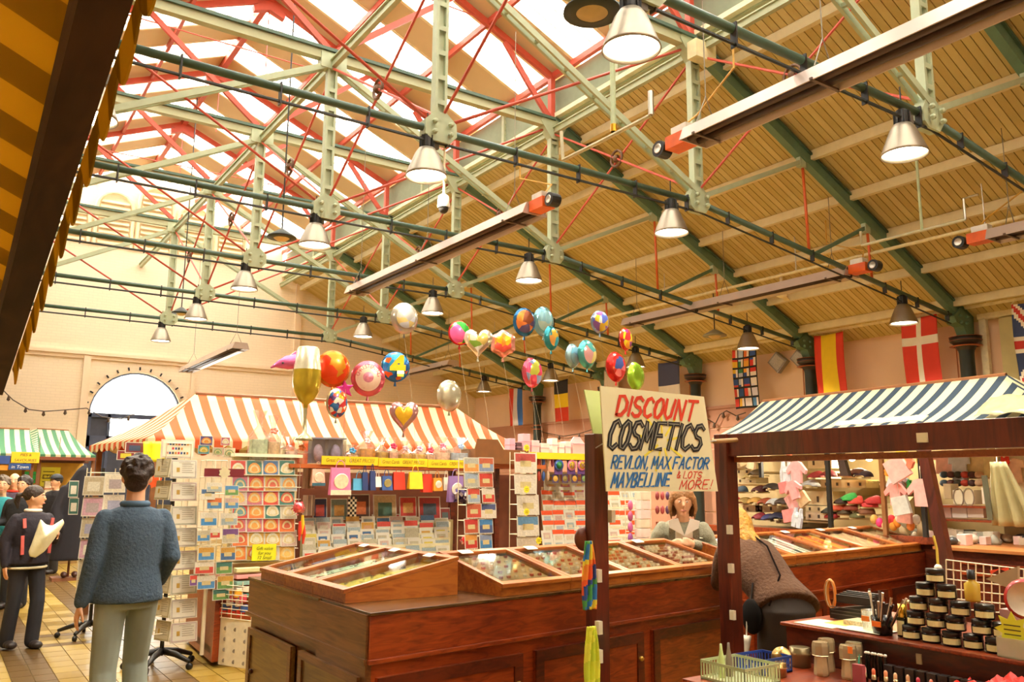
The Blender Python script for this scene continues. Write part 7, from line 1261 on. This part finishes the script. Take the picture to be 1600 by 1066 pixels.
def hand(g, w, d, palm, s=1, curl=.5, thumb=1):
    "wrist w, finger direction d, palm normal, thumb side sign"
    d = V(d).normalized(); pn = V(palm); pn = (pn - d * pn.dot(d)).normalized(); r = d.cross(pn) * thumb; w = V(w)
    c = w + d * .045 * s; loft(g, [(w + d * .0, r * .026 * s, pn * .018 * s), (w + d * .03 * s, r * .036 * s, pn * .015 * s), (w + d * .085 * s, r * .040 * s, pn * .012 * s)], 12)
    for k, (off, L_) in enumerate(((.030, .072), (.010, .080), (-.010, .075), (-.029, .058))):
        p = w + d * .075 * s + r * off * s; dd = d; pts = [p]; 
        for q in range(3): a = curl * (.35 + .5 * q); dd = (d * cos(a) + pn * sin(a)).normalized(); pts.append(pts[-1] + dd * L_ * s * (.45, .32, .25)[q])
        g.tube(pts, [.0095 * s, .009 * s, .008 * s, .006 * s], 7)
    p = w + d * .02 * s + r * .028 * s; d1 = (d * .6 + r * .75 + pn * .2).normalized(); d2 = (d * .9 + r * .25 + pn * .35).normalized(); g.tube([p, p + d1 * .035 * s, p + d1 * .035 * s + d2 * .028 * s, p + d1 * .035 * s + d2 * .05 * s], [.013 * s, .011 * s, .0095 * s, .007 * s], 7)
def person(label, loc, yaw, H, J=None, head=0, pitch=0, top='#3a4a5a', top2=None, bottom='#6a7a80', shoes='#2a2220', skin=SKIN, hair=('short', '#2a1c14'), vox=.009, fat=1.0, hem=.50, skirt=False, collar=None, bagless=True, tm=None, bm_=None, hands=True, ease=1.0, legw=1.0):
    t = thing('person', label, 'person', loc); Rz = Matrix.Rotation(yaw, 3, 'Z'); T = lambda p: V(loc) + Rz @ V(p); D = lambda p: Rz @ V(p)
    S = H / 1.72; P = dict(pel=(0, 0, .93), che=(0, 0, 1.25), nek=(0, 0, 1.45), hed=(0, .015, 1.60), sL=(-.17, 0, 1.385), sR=(.17, 0, 1.385), eL=(-.23, -.02, 1.12), eR=(.23, -.02, 1.12), wL=(-.24, .05, .88), wR=(.24, .05, .88), hL=(-.09, 0, .90), hR=(.09, 0, .90), kL=(-.10, .01, .49), kR=(.10, .01, .49), aL=(-.10, -.02, .08), aR=(.10, -.02, .08))
    P.update(J or {}); P = {k: V(v) * S for k, v in P.items()}; W = {k: T(v) for k, v in P.items()}
    up = (P['nek'] - P['pel']).normalized(); sx = (P['sR'] - P['sL']); sx = (sx - up * sx.dot(up)).normalized(); fy = up.cross(sx); hx = (P['hR'] - P['hL']).normalized()
    def ring(p, a, b, ux=None): u = D(ux or sx); return (T(p), u * a * S * fat, D(fy) * b * S * fat)
    def torso(g, e, z0=0.0):
        pel, che, nek = P['pel'], P['che'], P['nek']; bel = pel.lerp(che, .45)
        loft(g, [ring(pel - up * .08 * S, .155 + e, .105 + e, hx), ring(pel, .165 + e, .115 + e, hx), ring(bel, .14 + e, .10 + e), ring(che, .165 + e, .115 + e), ring(che.lerp(nek, .55), .175 + e, .10 + e), ring(che.lerp(nek, .85), .13 + e, .075 + e), ring(nek, .06 + e * .6, .055 + e * .6)])
    g = G(); torso(g, -.02); limb(g, [W['nek'] - D(up) * .03 * S, W['hed'] - D(up) * .03 * S], [.058 * S, .052 * S])
    for s in 'LR':
        limb(g, [W['s' + s], W['e' + s], W['w' + s]], [.040 * S, .040 * S, .027 * S]); limb(g, [W['h' + s], W['k' + s], W['a' + s]], [.078 * S, .054 * S, .038 * S])
        a = W['a' + s]; f = D((0, 1, 0)); g.ell(a + f * .06 * S - V((0, 0, .045 * S)), (.042 * S, .042 * S, .035 * S), 10, 6); g.ell(a + f * .11 * S - V((0, 0, .05 * S)), (.042 * S, .042 * S, .028 * S), 10, 6)
        if hands: d = (W['w' + s] - W['e' + s]).normalized(); hand(g, W['w' + s], d, D((1, 0, 0)) * (1 if s == 'L' else -1), S, .5, 1 if s == 'L' else -1)
    hm = Matrix.Rotation(head, 3, 'Z') @ Matrix.Rotation(pitch, 3, 'X'); Hc = W['hed']; HP = lambda p: Hc + Rz @ (hm @ (V(p) * S))
    def hf(p): q = p - Hc; q = V(q); z = q.z / (.12 * S); k = 1 - .28 * max(0, -z) ** 1.5; return Hc + Rz @ (hm @ V((q.x * k, q.y * (1 - .12 * max(0, -z)), q.z)))
    g.ell(Hc, (.078 * S, .098 * S, .12 * S), 20, 16, hf)
    g.ell(HP((0, .0, 0)), (.01, .01, .01), 6, 4); g.tube([HP((0, .088, .02)), HP((0, .112, -.02)), HP((0, .094, -.034))], [.008 * S, .014 * S, .010 * S], 7)
    for sg in (-1, 1): g.ell(HP((sg * .078, -.005, -.005)), (.012 * S, .022 * S, .03 * S), 8, 6)
    g.ell(HP((0, .085, -.062)), (.025 * S, .016 * S, .01 * S), 8, 5); g.ell(HP((0, .06, -.1)), (.03 * S, .03 * S, .018 * S), 8, 5)
    remesh(g, 'body', skin, t, vox, 3)
    eg = G(); lg = G(); bg_ = G()
    for sg in (-1, 1): eg.ell(HP((sg * .03, .088, .012)), (.011 * S, .008 * S, .006 * S), 8, 5); lg.ell(HP((sg * .03, .0955, .012)), (.005 * S, .003 * S, .005 * S), 7, 5); bg_.tube([HP((sg * .015, .095, .03)), HP((sg * .032, .094, .036)), HP((sg * .048, .084, .03))], .004 * S, 5)
    eg.build('eyes', M('#efe8dc', .3), t, smooth=True); lg.build('irises', M('#3a2a20', .3), t, smooth=True); bg_.build('eyebrows', M(hair[1], .8), t); G().tube([HP((-.026, .093, -.062)), HP((0, .103, -.060)), HP((.026, .093, -.062))], [.003 * S, .006 * S, .003 * S], 7).build('lips', M('#b06458', .5), t, smooth=True)
    # clothes
    e = .018 * ease; TM = tm or M(top, .85, 0, .08, 30, bump=.3); g = G(); pel = P['pel']; che = P['che']; nek = P['nek']; bel = pel.lerp(che, .45); lo = pel - up * (.93 - hem - .43 + .0) * S if False else pel + up * (hem - .5) * S
    loft(g, [ring(lo, .192 + e, .14 + e, hx), ring(lo + up * .04 * S, .192 + e, .142 + e, hx), ring(bel, .16 + e, .118 + e), ring(che, .178 + e, .122 + e), ring(che.lerp(nek, .55), .185 + e, .108 + e), ring(che.lerp(nek, .87), .13 + e, .08 + e), ring(nek, .062 + e * .7, .06 + e * .7)], 24)
    for s in 'LR': w = W['w' + s]; el = W['e' + s]; limb(g, [W['s' + s].lerp(el, .04), W['s' + s].lerp(el, .35), el, w.lerp(el, .06)], [(.047 + e * .55) * S, (.053 + e * .7) * S, (.045 + e * .7) * S, (.031 + e * .6) * S])
    remesh(g, 'top', TM, t, max(vox, .01), 2)
    if collar: g = G(); c = W['nek']; g.tube([c + D((cos(a * pi / 6) * .072 * S, sin(a * pi / 6) * .068 * S, .01 + .0 * a)) for a in range(12)], .02 * S, 8, closed=True); g.build('collar', M(collar, .8), t, smooth=True)
    BM = bm_ or M(bottom, .8, 0, .14, 6, bump=.15); g = G()
    if skirt:
        a = (P['kL'] + P['kR']) / 2; b2 = (P['aL'] + P['aR']) / 2
        loft(g, [ring(pel + up * .06 * S, .15 + e, .11 + e, hx), (T(pel - V((0, 0, .02))), D(hx) * .185 * S * fat, D((0, 1, 0)) * .15 * S * fat), (T(pel.lerp(a, .5)), D(hx) * .18 * S * fat, D((0, 1, 0)) * .15 * S * fat), (T(a), D(hx) * .165 * S, D((0, 1, 0)) * .14 * S), (T(a.lerp(b2, .7)), D(hx) * .19 * S, D((0, 1, 0)) * .16 * S)], 24)
    else:
        loft(g, [ring(pel + up * .05 * S, .155 + e, .11 + e, hx), ring(pel - up * .02 * S, .165 + e, .12 + e, hx), (T((P['hL'] + P['hR']) / 2 - V((0, 0, .06))), D(hx) * .165 * S, D((0, 1, 0)) * .11 * S)], 20)
        for s in 'LR': limb(g, [W['h' + s], W['k' + s], W['a' + s] - V((0, 0, .01))], [.094 * S * legw, .075 * S * legw, .072 * S * legw])
    remesh(g, 'skirt' if skirt else 'trousers', BM, t, max(vox, .01), 2)
    for s in 'LR':
        a = W['a' + s]; f = D((0, 1, 0)); g = G(); g.ell(a - V((0, 0, .025 * S)) + f * .0, (.058 * S, .06 * S, .055 * S), 12, 8); g.ell(a - V((0, 0, .04 * S)) + f * .12 * S, (.058 * S, .058 * S, .042 * S), 12, 8); g.ell(a - V((0, 0, .035 * S)) + f * .065 * S, (.056 * S, .06 * S, .046 * S), 12, 8); remesh(g, 'shoe', M(shoes, .5), t, max(vox, .01), 1)
    kind, hc = hair[:2]; HM = M(hc, .6, 0, .25, 45, bump=.6); g = G(); rr = random.Random(int(H * 1000) + len(label))
    if kind != 'bald':
        def cap(z0, ex, back=.0, low=-.03, n=150):
            g.ell(HP((0, -.012, .022)), ((.083 + ex) * S, (.100 + ex) * S, (.113 + ex) * S), 20, 14, lambda p: p)
        if kind == 'short':
            g.ell(V((0, 0, 0)), (.086, .1, .1), 20, 14, lambda p: HP((p.x, p.y - .018 - .02 * (p.z < 0), p.z + .04)))
            for k in range(90):
                a = rr.uniform(0, 2 * pi); z = rr.uniform(-.3, 1); q = sqrt(max(0, 1 - z * z)); p = (cos(a) * q * .088, sin(a) * q * .1 - .022, z * .1 + .042)
                if p[1] > .05 and p[2] < .07: continue
                g.ell(HP(p), (rr.uniform(.012, .02) * S,) * 3, 7, 5)
            g.ell(HP((0, -.06, -.03)), (.07 * S, .045 * S, .06 * S), 12, 8)
        else:
            L_ = {'bob': -.12, 'long': -.26, 'pony': -.02, 'cap': -.02}[kind]
            g.ell(V((0, 0, 0)), (.092, .108, .1), 20, 14, lambda p: HP((p.x, p.y - .02, p.z + .042)))
            if kind in ('bob', 'long'):
                n = 46
                for k in range(n if kind == 'bob' else 0):
                    a = pi * (1.0 + .62 * (k / (n - 1) - .5) * 2) + pi / 2; x = cos(a) * .092; y = sin(a) * .1 - .015
                    if kind == 'bob': x = cos(a) * .1
                    l = L_ + rr.uniform(-.03, .015); fl = 1.1 if kind == 'bob' else 1.25
                    g.tube([HP((x * .75, y * .75, .09)), HP((x, y, .03)), HP((x * 1.12, y * 1.12, L_ * .5)), HP((x * (fl if kind == 'long' else .98), y * fl, l))], [.012 * S, .017 * S, .016 * S, .007 * S], 6)
            if kind == 'long':
                for k in range(60):
                    a = pi * 1.5 + rr.uniform(-1.9, 1.9); x = cos(a) * .094; y = sin(a) * .1 - .012; p0 = HP((x * .6, y * .6, .10)); p1 = HP((x, y, .03)); o_ = (HP((x, y, 0)) - HP((0, 0, 0))).normalized(); o_.z = 0
                    back = max(0, -sin(a)); p2 = p1 + o_ * .012 * S + V((0, 0, -.09 * S)) - D((0, 1, 0)) * .05 * back * S; p3 = p2 + V((0, 0, -.07 - .04 * rr.random())) * S + o_ * .02 - D((0, 1, 0)) * .07 * back * S + D((.05, 0, 0)) * back * S
                    g.tube([p0, p1, p2, p3], [.014 * S, .018 * S, .017 * S, .007 * S], 6)
            if kind == 'pony': g.tube([HP((0, -.11, .04)), HP((0, -.17, .03)), HP((-.02, -.19, -.04)), HP((-.02, -.17, -.12))], [.02 * S, .032 * S, .034 * S, .012 * S], 9)
        remesh(g, 'hair', HM, t, .009, 1, .35)
        if kind == 'cap': g = G(); g.ell(V((0, 0, 0)), (.098, .112, .09), 20, 14, lambda p: HP((p.x, p.y - .01, max(p.z, 0) + .055))); g.ext([HP((x, y, .058)) for x, y in ((-.07, .07), (-.06, .15), (0, .175), (.06, .15), (.07, .07))], (0, 0, .008)); g.build('cap', M('#20242c', .7), t, smooth=True)
    return t, T, D, HP, W, S
# the man walking away
mz = AT(216, 730, Y=5.7); ml = V((mz.x, 5.7, 0))
KN = M('#435567', .95, 0, .12, 60, bump=.5); JN = M('#8d958a', .85, 0, .12, 4, bump=.3)
t, T, D, HP, W_, S_ = person('man with dark curly hair in a slate blue jumper and faded jeans, walking away', ml, .10, 1.73, dict(sL=(-.165, 0, 1.385), sR=(.165, .0, 1.385), eL=(-.215, -.03, 1.13), wL=(-.26, .0, .88), eR=(.225, -.05, 1.14), wR=(.22, .13, .97), kL=(-.10, .02, .48), aL=(-.10, -.10, .09), kR=(.12, .16, .50), aR=(.13, .10, .08), hed=(.005, .02, 1.62)), head=-.35, top='#3c566c', tm=KN, bm_=JN, hair=('short', '#2c1a12'), fat=.96, hem=.45, collar='#44607a', ease=1.0, legw=1.0, vox=.008)
g = G()
for k in range(26): a = 2 * pi * k / 26; g.bar(T((cos(a) * .20, sin(a) * .148, .80 * S_)), T((cos(a) * .20, sin(a) * .148, .84 * S_)), .02, .006, up=D((cos(a), sin(a), 0)))
# the girl with the plastic bag
gl_ = AT(30, 1014, Z=0)
t, T, D, HP, W_, S_ = person('girl in a dark jacket with pink stripes and white collar carrying a white plastic bag', gl_, 3.55, 1.55, dict(eR=(.25, -.04, 1.14), wR=(.24, .0, .88), eL=(-.24, .04, 1.14), wL=(-.17, .22, 1.2), kL=(-.10, .08, .5), aL=(-.1, .04, .08), kR=(.10, -.02, .5), aR=(.1, -.1, .09)), head=.75, top='#26202a', bottom='#23242c', hair=('pony', '#33241a'), collar='#e8e0d0', hem=.46, ease=1.2, vox=.009)
for s in (1, -1):
    for z0, z1 in ((1.28, 1.38), (1.0, 1.2)): G().bar(T((s * .13, .135 * S_, z0 * S_)), T((s * .14, .13 * S_, z1 * S_)), .03, .012, up=D((0, 1, 0))).build('pink_stripe', M('#d0605a', .7), t)
G().tube([T((cos(a * pi / 8) * .19 * S_, sin(a * pi / 8) * .15 * S_, .855 * S_)) for a in range(16)], .012, 6, closed=True).build('pale_hem_band', M('#ddd6b8', .7), t, smooth=True)
hd = W_['wL']; c = AT(72, 812, Y=gl_.y - .1); g = G()
b0 = [AT(x, y, Y=gl_.y - .25) for x, y in ((64, 811), (72, 820), (82, 822), (99, 811), (101, 818), (86, 842), (70, 862), (56, 872), (46, 870), (45, 862), (54, 838), (60, 820))]
n_ = len(b0); cen = sum(b0, V((0, 0, 0))) / n_
g.add([p for p in b0] + [p + V((0, .04, 0)) for p in b0] + [cen + V((0, -.09, 0)), cen + V((0, .11, 0))], [(i, (i + 1) % n_, 2 * n_) for i in range(n_)] + [((i + 1) % n_ + n_, i + n_, 2 * n_ + 1) for i in range(n_)] + [(i, i + n_, (i + 1) % n_ + n_, (i + 1) % n_) for i in range(n_)])
bt = thing('plastic_bag', 'white plastic carrier bag held up by the girl in the dark jacket', 'bag', cen); remesh(g, 'bag', M('#e6e2bc', .35, 0, .06, 12, bump=.5), bt, .012, 3)
# the shop assistant
cl = V((5.06, 4.98, 0)); BLZ = M('#85806a', .9, 0, .16, 70, bump=.3)
t, T, D, HP, W_, S_ = person('shop assistant with brown bob, grey-green blazer and white shirt leaning on the case', cl, 2.42, 1.61, dict(pel=(0, -.06, .93), che=(0, .02, 1.22), nek=(0, .10, 1.42), hed=(0, .15, 1.575), sL=(-.17, .07, 1.36), sR=(.17, .07, 1.36), eL=(-.25, .12, 1.17), eR=(.26, .10, 1.17), wL=(-.07, .33, 1.235), wR=(.12, .34, 1.23)), pitch=-.12, top='#85806a', tm=BLZ, bottom='#2a2a2a', hair=('bob', '#8f5f30'), hem=.42, ease=1.0, vox=.008)
WS = M('#f6f2e8', .6, 0, .03)
up_ = (V((0, .10, 1.42)) - V((0, -.06, .93))).normalized()
def onch(x, z, e=.0): y = -.06 + (z - .93) * .327 + .150 - .10 * max(0, z - 1.3) * 4 * .3 - abs(x) * .25 + e; return T(V((x, y, z)) * S_)
def patch(pts, nm, m, e=.0, th=.012):
    q = [onch(x, z, e) for x, z in pts]; G().ext(q, D((0, th, 0))).build(nm, m, t)
patch([(-.06, 1.0), (.06, 1.0), (.075, 1.2), (.07, 1.36), (.0, 1.30), (-.07, 1.36), (-.075, 1.2)], 'shirt_front', WS, .012)
for s in (-1, 1):
    patch([(s * .0, 1.30), (s * .05, 1.44), (s * .13, 1.42), (s * .12, 1.36), (s * .06, 1.33)], 'shirt_collar', WS, .03); patch([(s * .07, 1.05), (s * .085, 1.2), (s * .075, 1.34), (s * .125, 1.36), (s * .13, 1.24), (s * .09, 1.1)], 'lapel', BLZ, .018)
# the shopper leaning over the counter
cu = AT(1222, 940, Z=.90); cu.z = 0; BR = M('#5a3c26', .95, 0, .14, 60, bump=.5); CH = M('#33291f', .85, 0, .12, 8, bump=.2)
t, T, D, HP, W_, S_ = person('shopper with long blonde hair, brown cardigan and charcoal skirt, bending over the counter', cu, -.55, 1.66, dict(pel=(.02, -.02, .90), che=(-.08, .20, 1.12), nek=(-.14, .37, 1.27), hed=(-.14, .44, 1.37), sL=(-.27, .32, 1.22), sR=(.03, .33, 1.21), eL=(-.26, .50, .99), eR=(.08, .44, 1.0), wL=(-.18, .64, 1.06), wR=(-.02, .62, 1.06), hL=(-.08, 0, .88), hR=(.10, 0, .88), kL=(-.07, .06, .48), kR=(.09, .04, .48), aL=(-.1, .02, .08), aR=(.08, .0, .08)), head=.2, pitch=-.55, top='#5a3c26', tm=BR, bm_=CH, skirt=True, hair=('long', '#c08a2c'), hem=.48, ease=1.1, fat=.98, vox=.009)
G().tube([T(V((-.08, .32, 1.34)) * S_), T(V((-.04, .12, 1.27)) * S_), T(V((-.02, -.04, 1.10)) * S_), T(V((-.12, -.1, .92)) * S_)], .006, 5).build('bag_strap', M('#1a100c', .95, spec=.1), t)
g = G(); c = T(V((-.20, .0, .84)) * S_); g.ell(c, (.035, .08, .11), 14, 10); hb = thing('shoulder_bag', 'small black bag hanging at the leaning shopper s hip', 'bag', c); remesh(g, 'bag', M('#151210', .9, spec=.15), hb, .012, 2); G().tube([c + V((0, 0, .1)), c + V((.02, 0, .2))], .006, 5).build('strap', BLACKM, hb)
cr = T(V((-.24, .0, .60)) * S_); tb = thing('carrier_bag', 'narrow pale carrier bag hanging beside the shopper s skirt', 'bag', cr); G().grid(lambda u, v: cr + D((-.03 + .05 * u - .05 * v, .02 * sin(6 * u), .12 - .26 * v)), 4, 8).build('bag', M('#d8d2bc', .5), tb, smooth=True, solid=.02); G().tube([cr + D((0, 0, .12)), cr + D((.01, 0, .25))], .005, 5).build('handle', M('#d8d2bc', .5), tb)
# people by the pie stall
def far(px, pyfoot, Y, yaw, H, label, **k):
    c = AT(px, 760, Y=Y); c.z = 0; return person(label, c, yaw, H, vox=.016, **k)
far(22, 0, 14.5, 2.9, 1.72, 'balding man in a dark coat and bright red scarf by the pie stall', top='#4a3a4a', bottom='#3a4048', hair=('bald', '#7a5a44'), collar='#e0402a')
far(38, 0, 12.8, 2.6, 1.66, 'dark-haired man in a long black coat behind the girl', top='#1c1c20', bottom='#1c1c20', hair=('short', '#2a1c16'), hem=.2, J=dict(wR=(.2, .25, 1.1)))
far(4, 0, 13.2, 3.0, 1.66, 'person in a teal jacket at the left edge of the view', top='#2a8a90', bottom='#7a9aa0', hair=('short', '#5a4a3a'), J=dict(eR=(.2, .1, 1.15), wR=(.1, .3, 1.1)))
far(88, 0, 17.2, 2.2, 1.72, 'person in a dark cap and black coat at the pie stall', top='#1e1a1e', bottom='#2a2420', hair=('cap', '#2a2420'), hem=.3)
# long black garment on a stand
c = AT(116, 870, Z=0) ; c = V((2.14, 16.0, 0)); zt = AT(122, 727, Y=16.0); t = thing('garment_display', 'long black hooded cloak shown on a stand beside the pie stall', 'clothing', (zt.x, 16.0, 0)); g = G(); x0 = zt.x; BC = M('#16121a', .9, 0, .1, 20)
loft(g, [(V((x0 - .02, 16, .32)), V((.30, 0, 0)), V((0, .2, 0))), (V((x0, 16, 1.0)), V((.25, 0, 0)), V((0, .17, 0))), (V((x0 + .02, 16, 1.45)), V((.24, 0, 0)), V((0, .14, 0))), (V((x0 + .05, 16, 1.62)), V((.16, 0, 0)), V((0, .1, 0))), (V((x0 + .08, 16, 1.80)), V((.09, 0, 0)), V((0, .09, 0))), (V((x0 + .10, 16, zt.z)), V((.03, 0, 0)), V((0, .03, 0)))], 20)
limb(g, [V((x0 - .18, 15.95, 1.48)), V((x0 - .28, 15.9, 1.15)), V((x0 - .26, 15.85, .85))], [.07, .08, .10]); remesh(g, 'cloak', BC, t, .02, 3); G().tube([(x0, 16, .02), (x0, 16, .4)], .02, 7).build('stand_pole', MAHD, t); G().box(x0 - .25, x0 + .25, 15.8, 16.2, 0, .05).build('stand_base', M('#7a4a2a', .6), t)
for s in (-1, 1): G().ell((x0 + s * .08, 15.85, .1), (.05, .12, .05), 9, 6).build('boot', M('#3a1a14', .5), t, smooth=True)
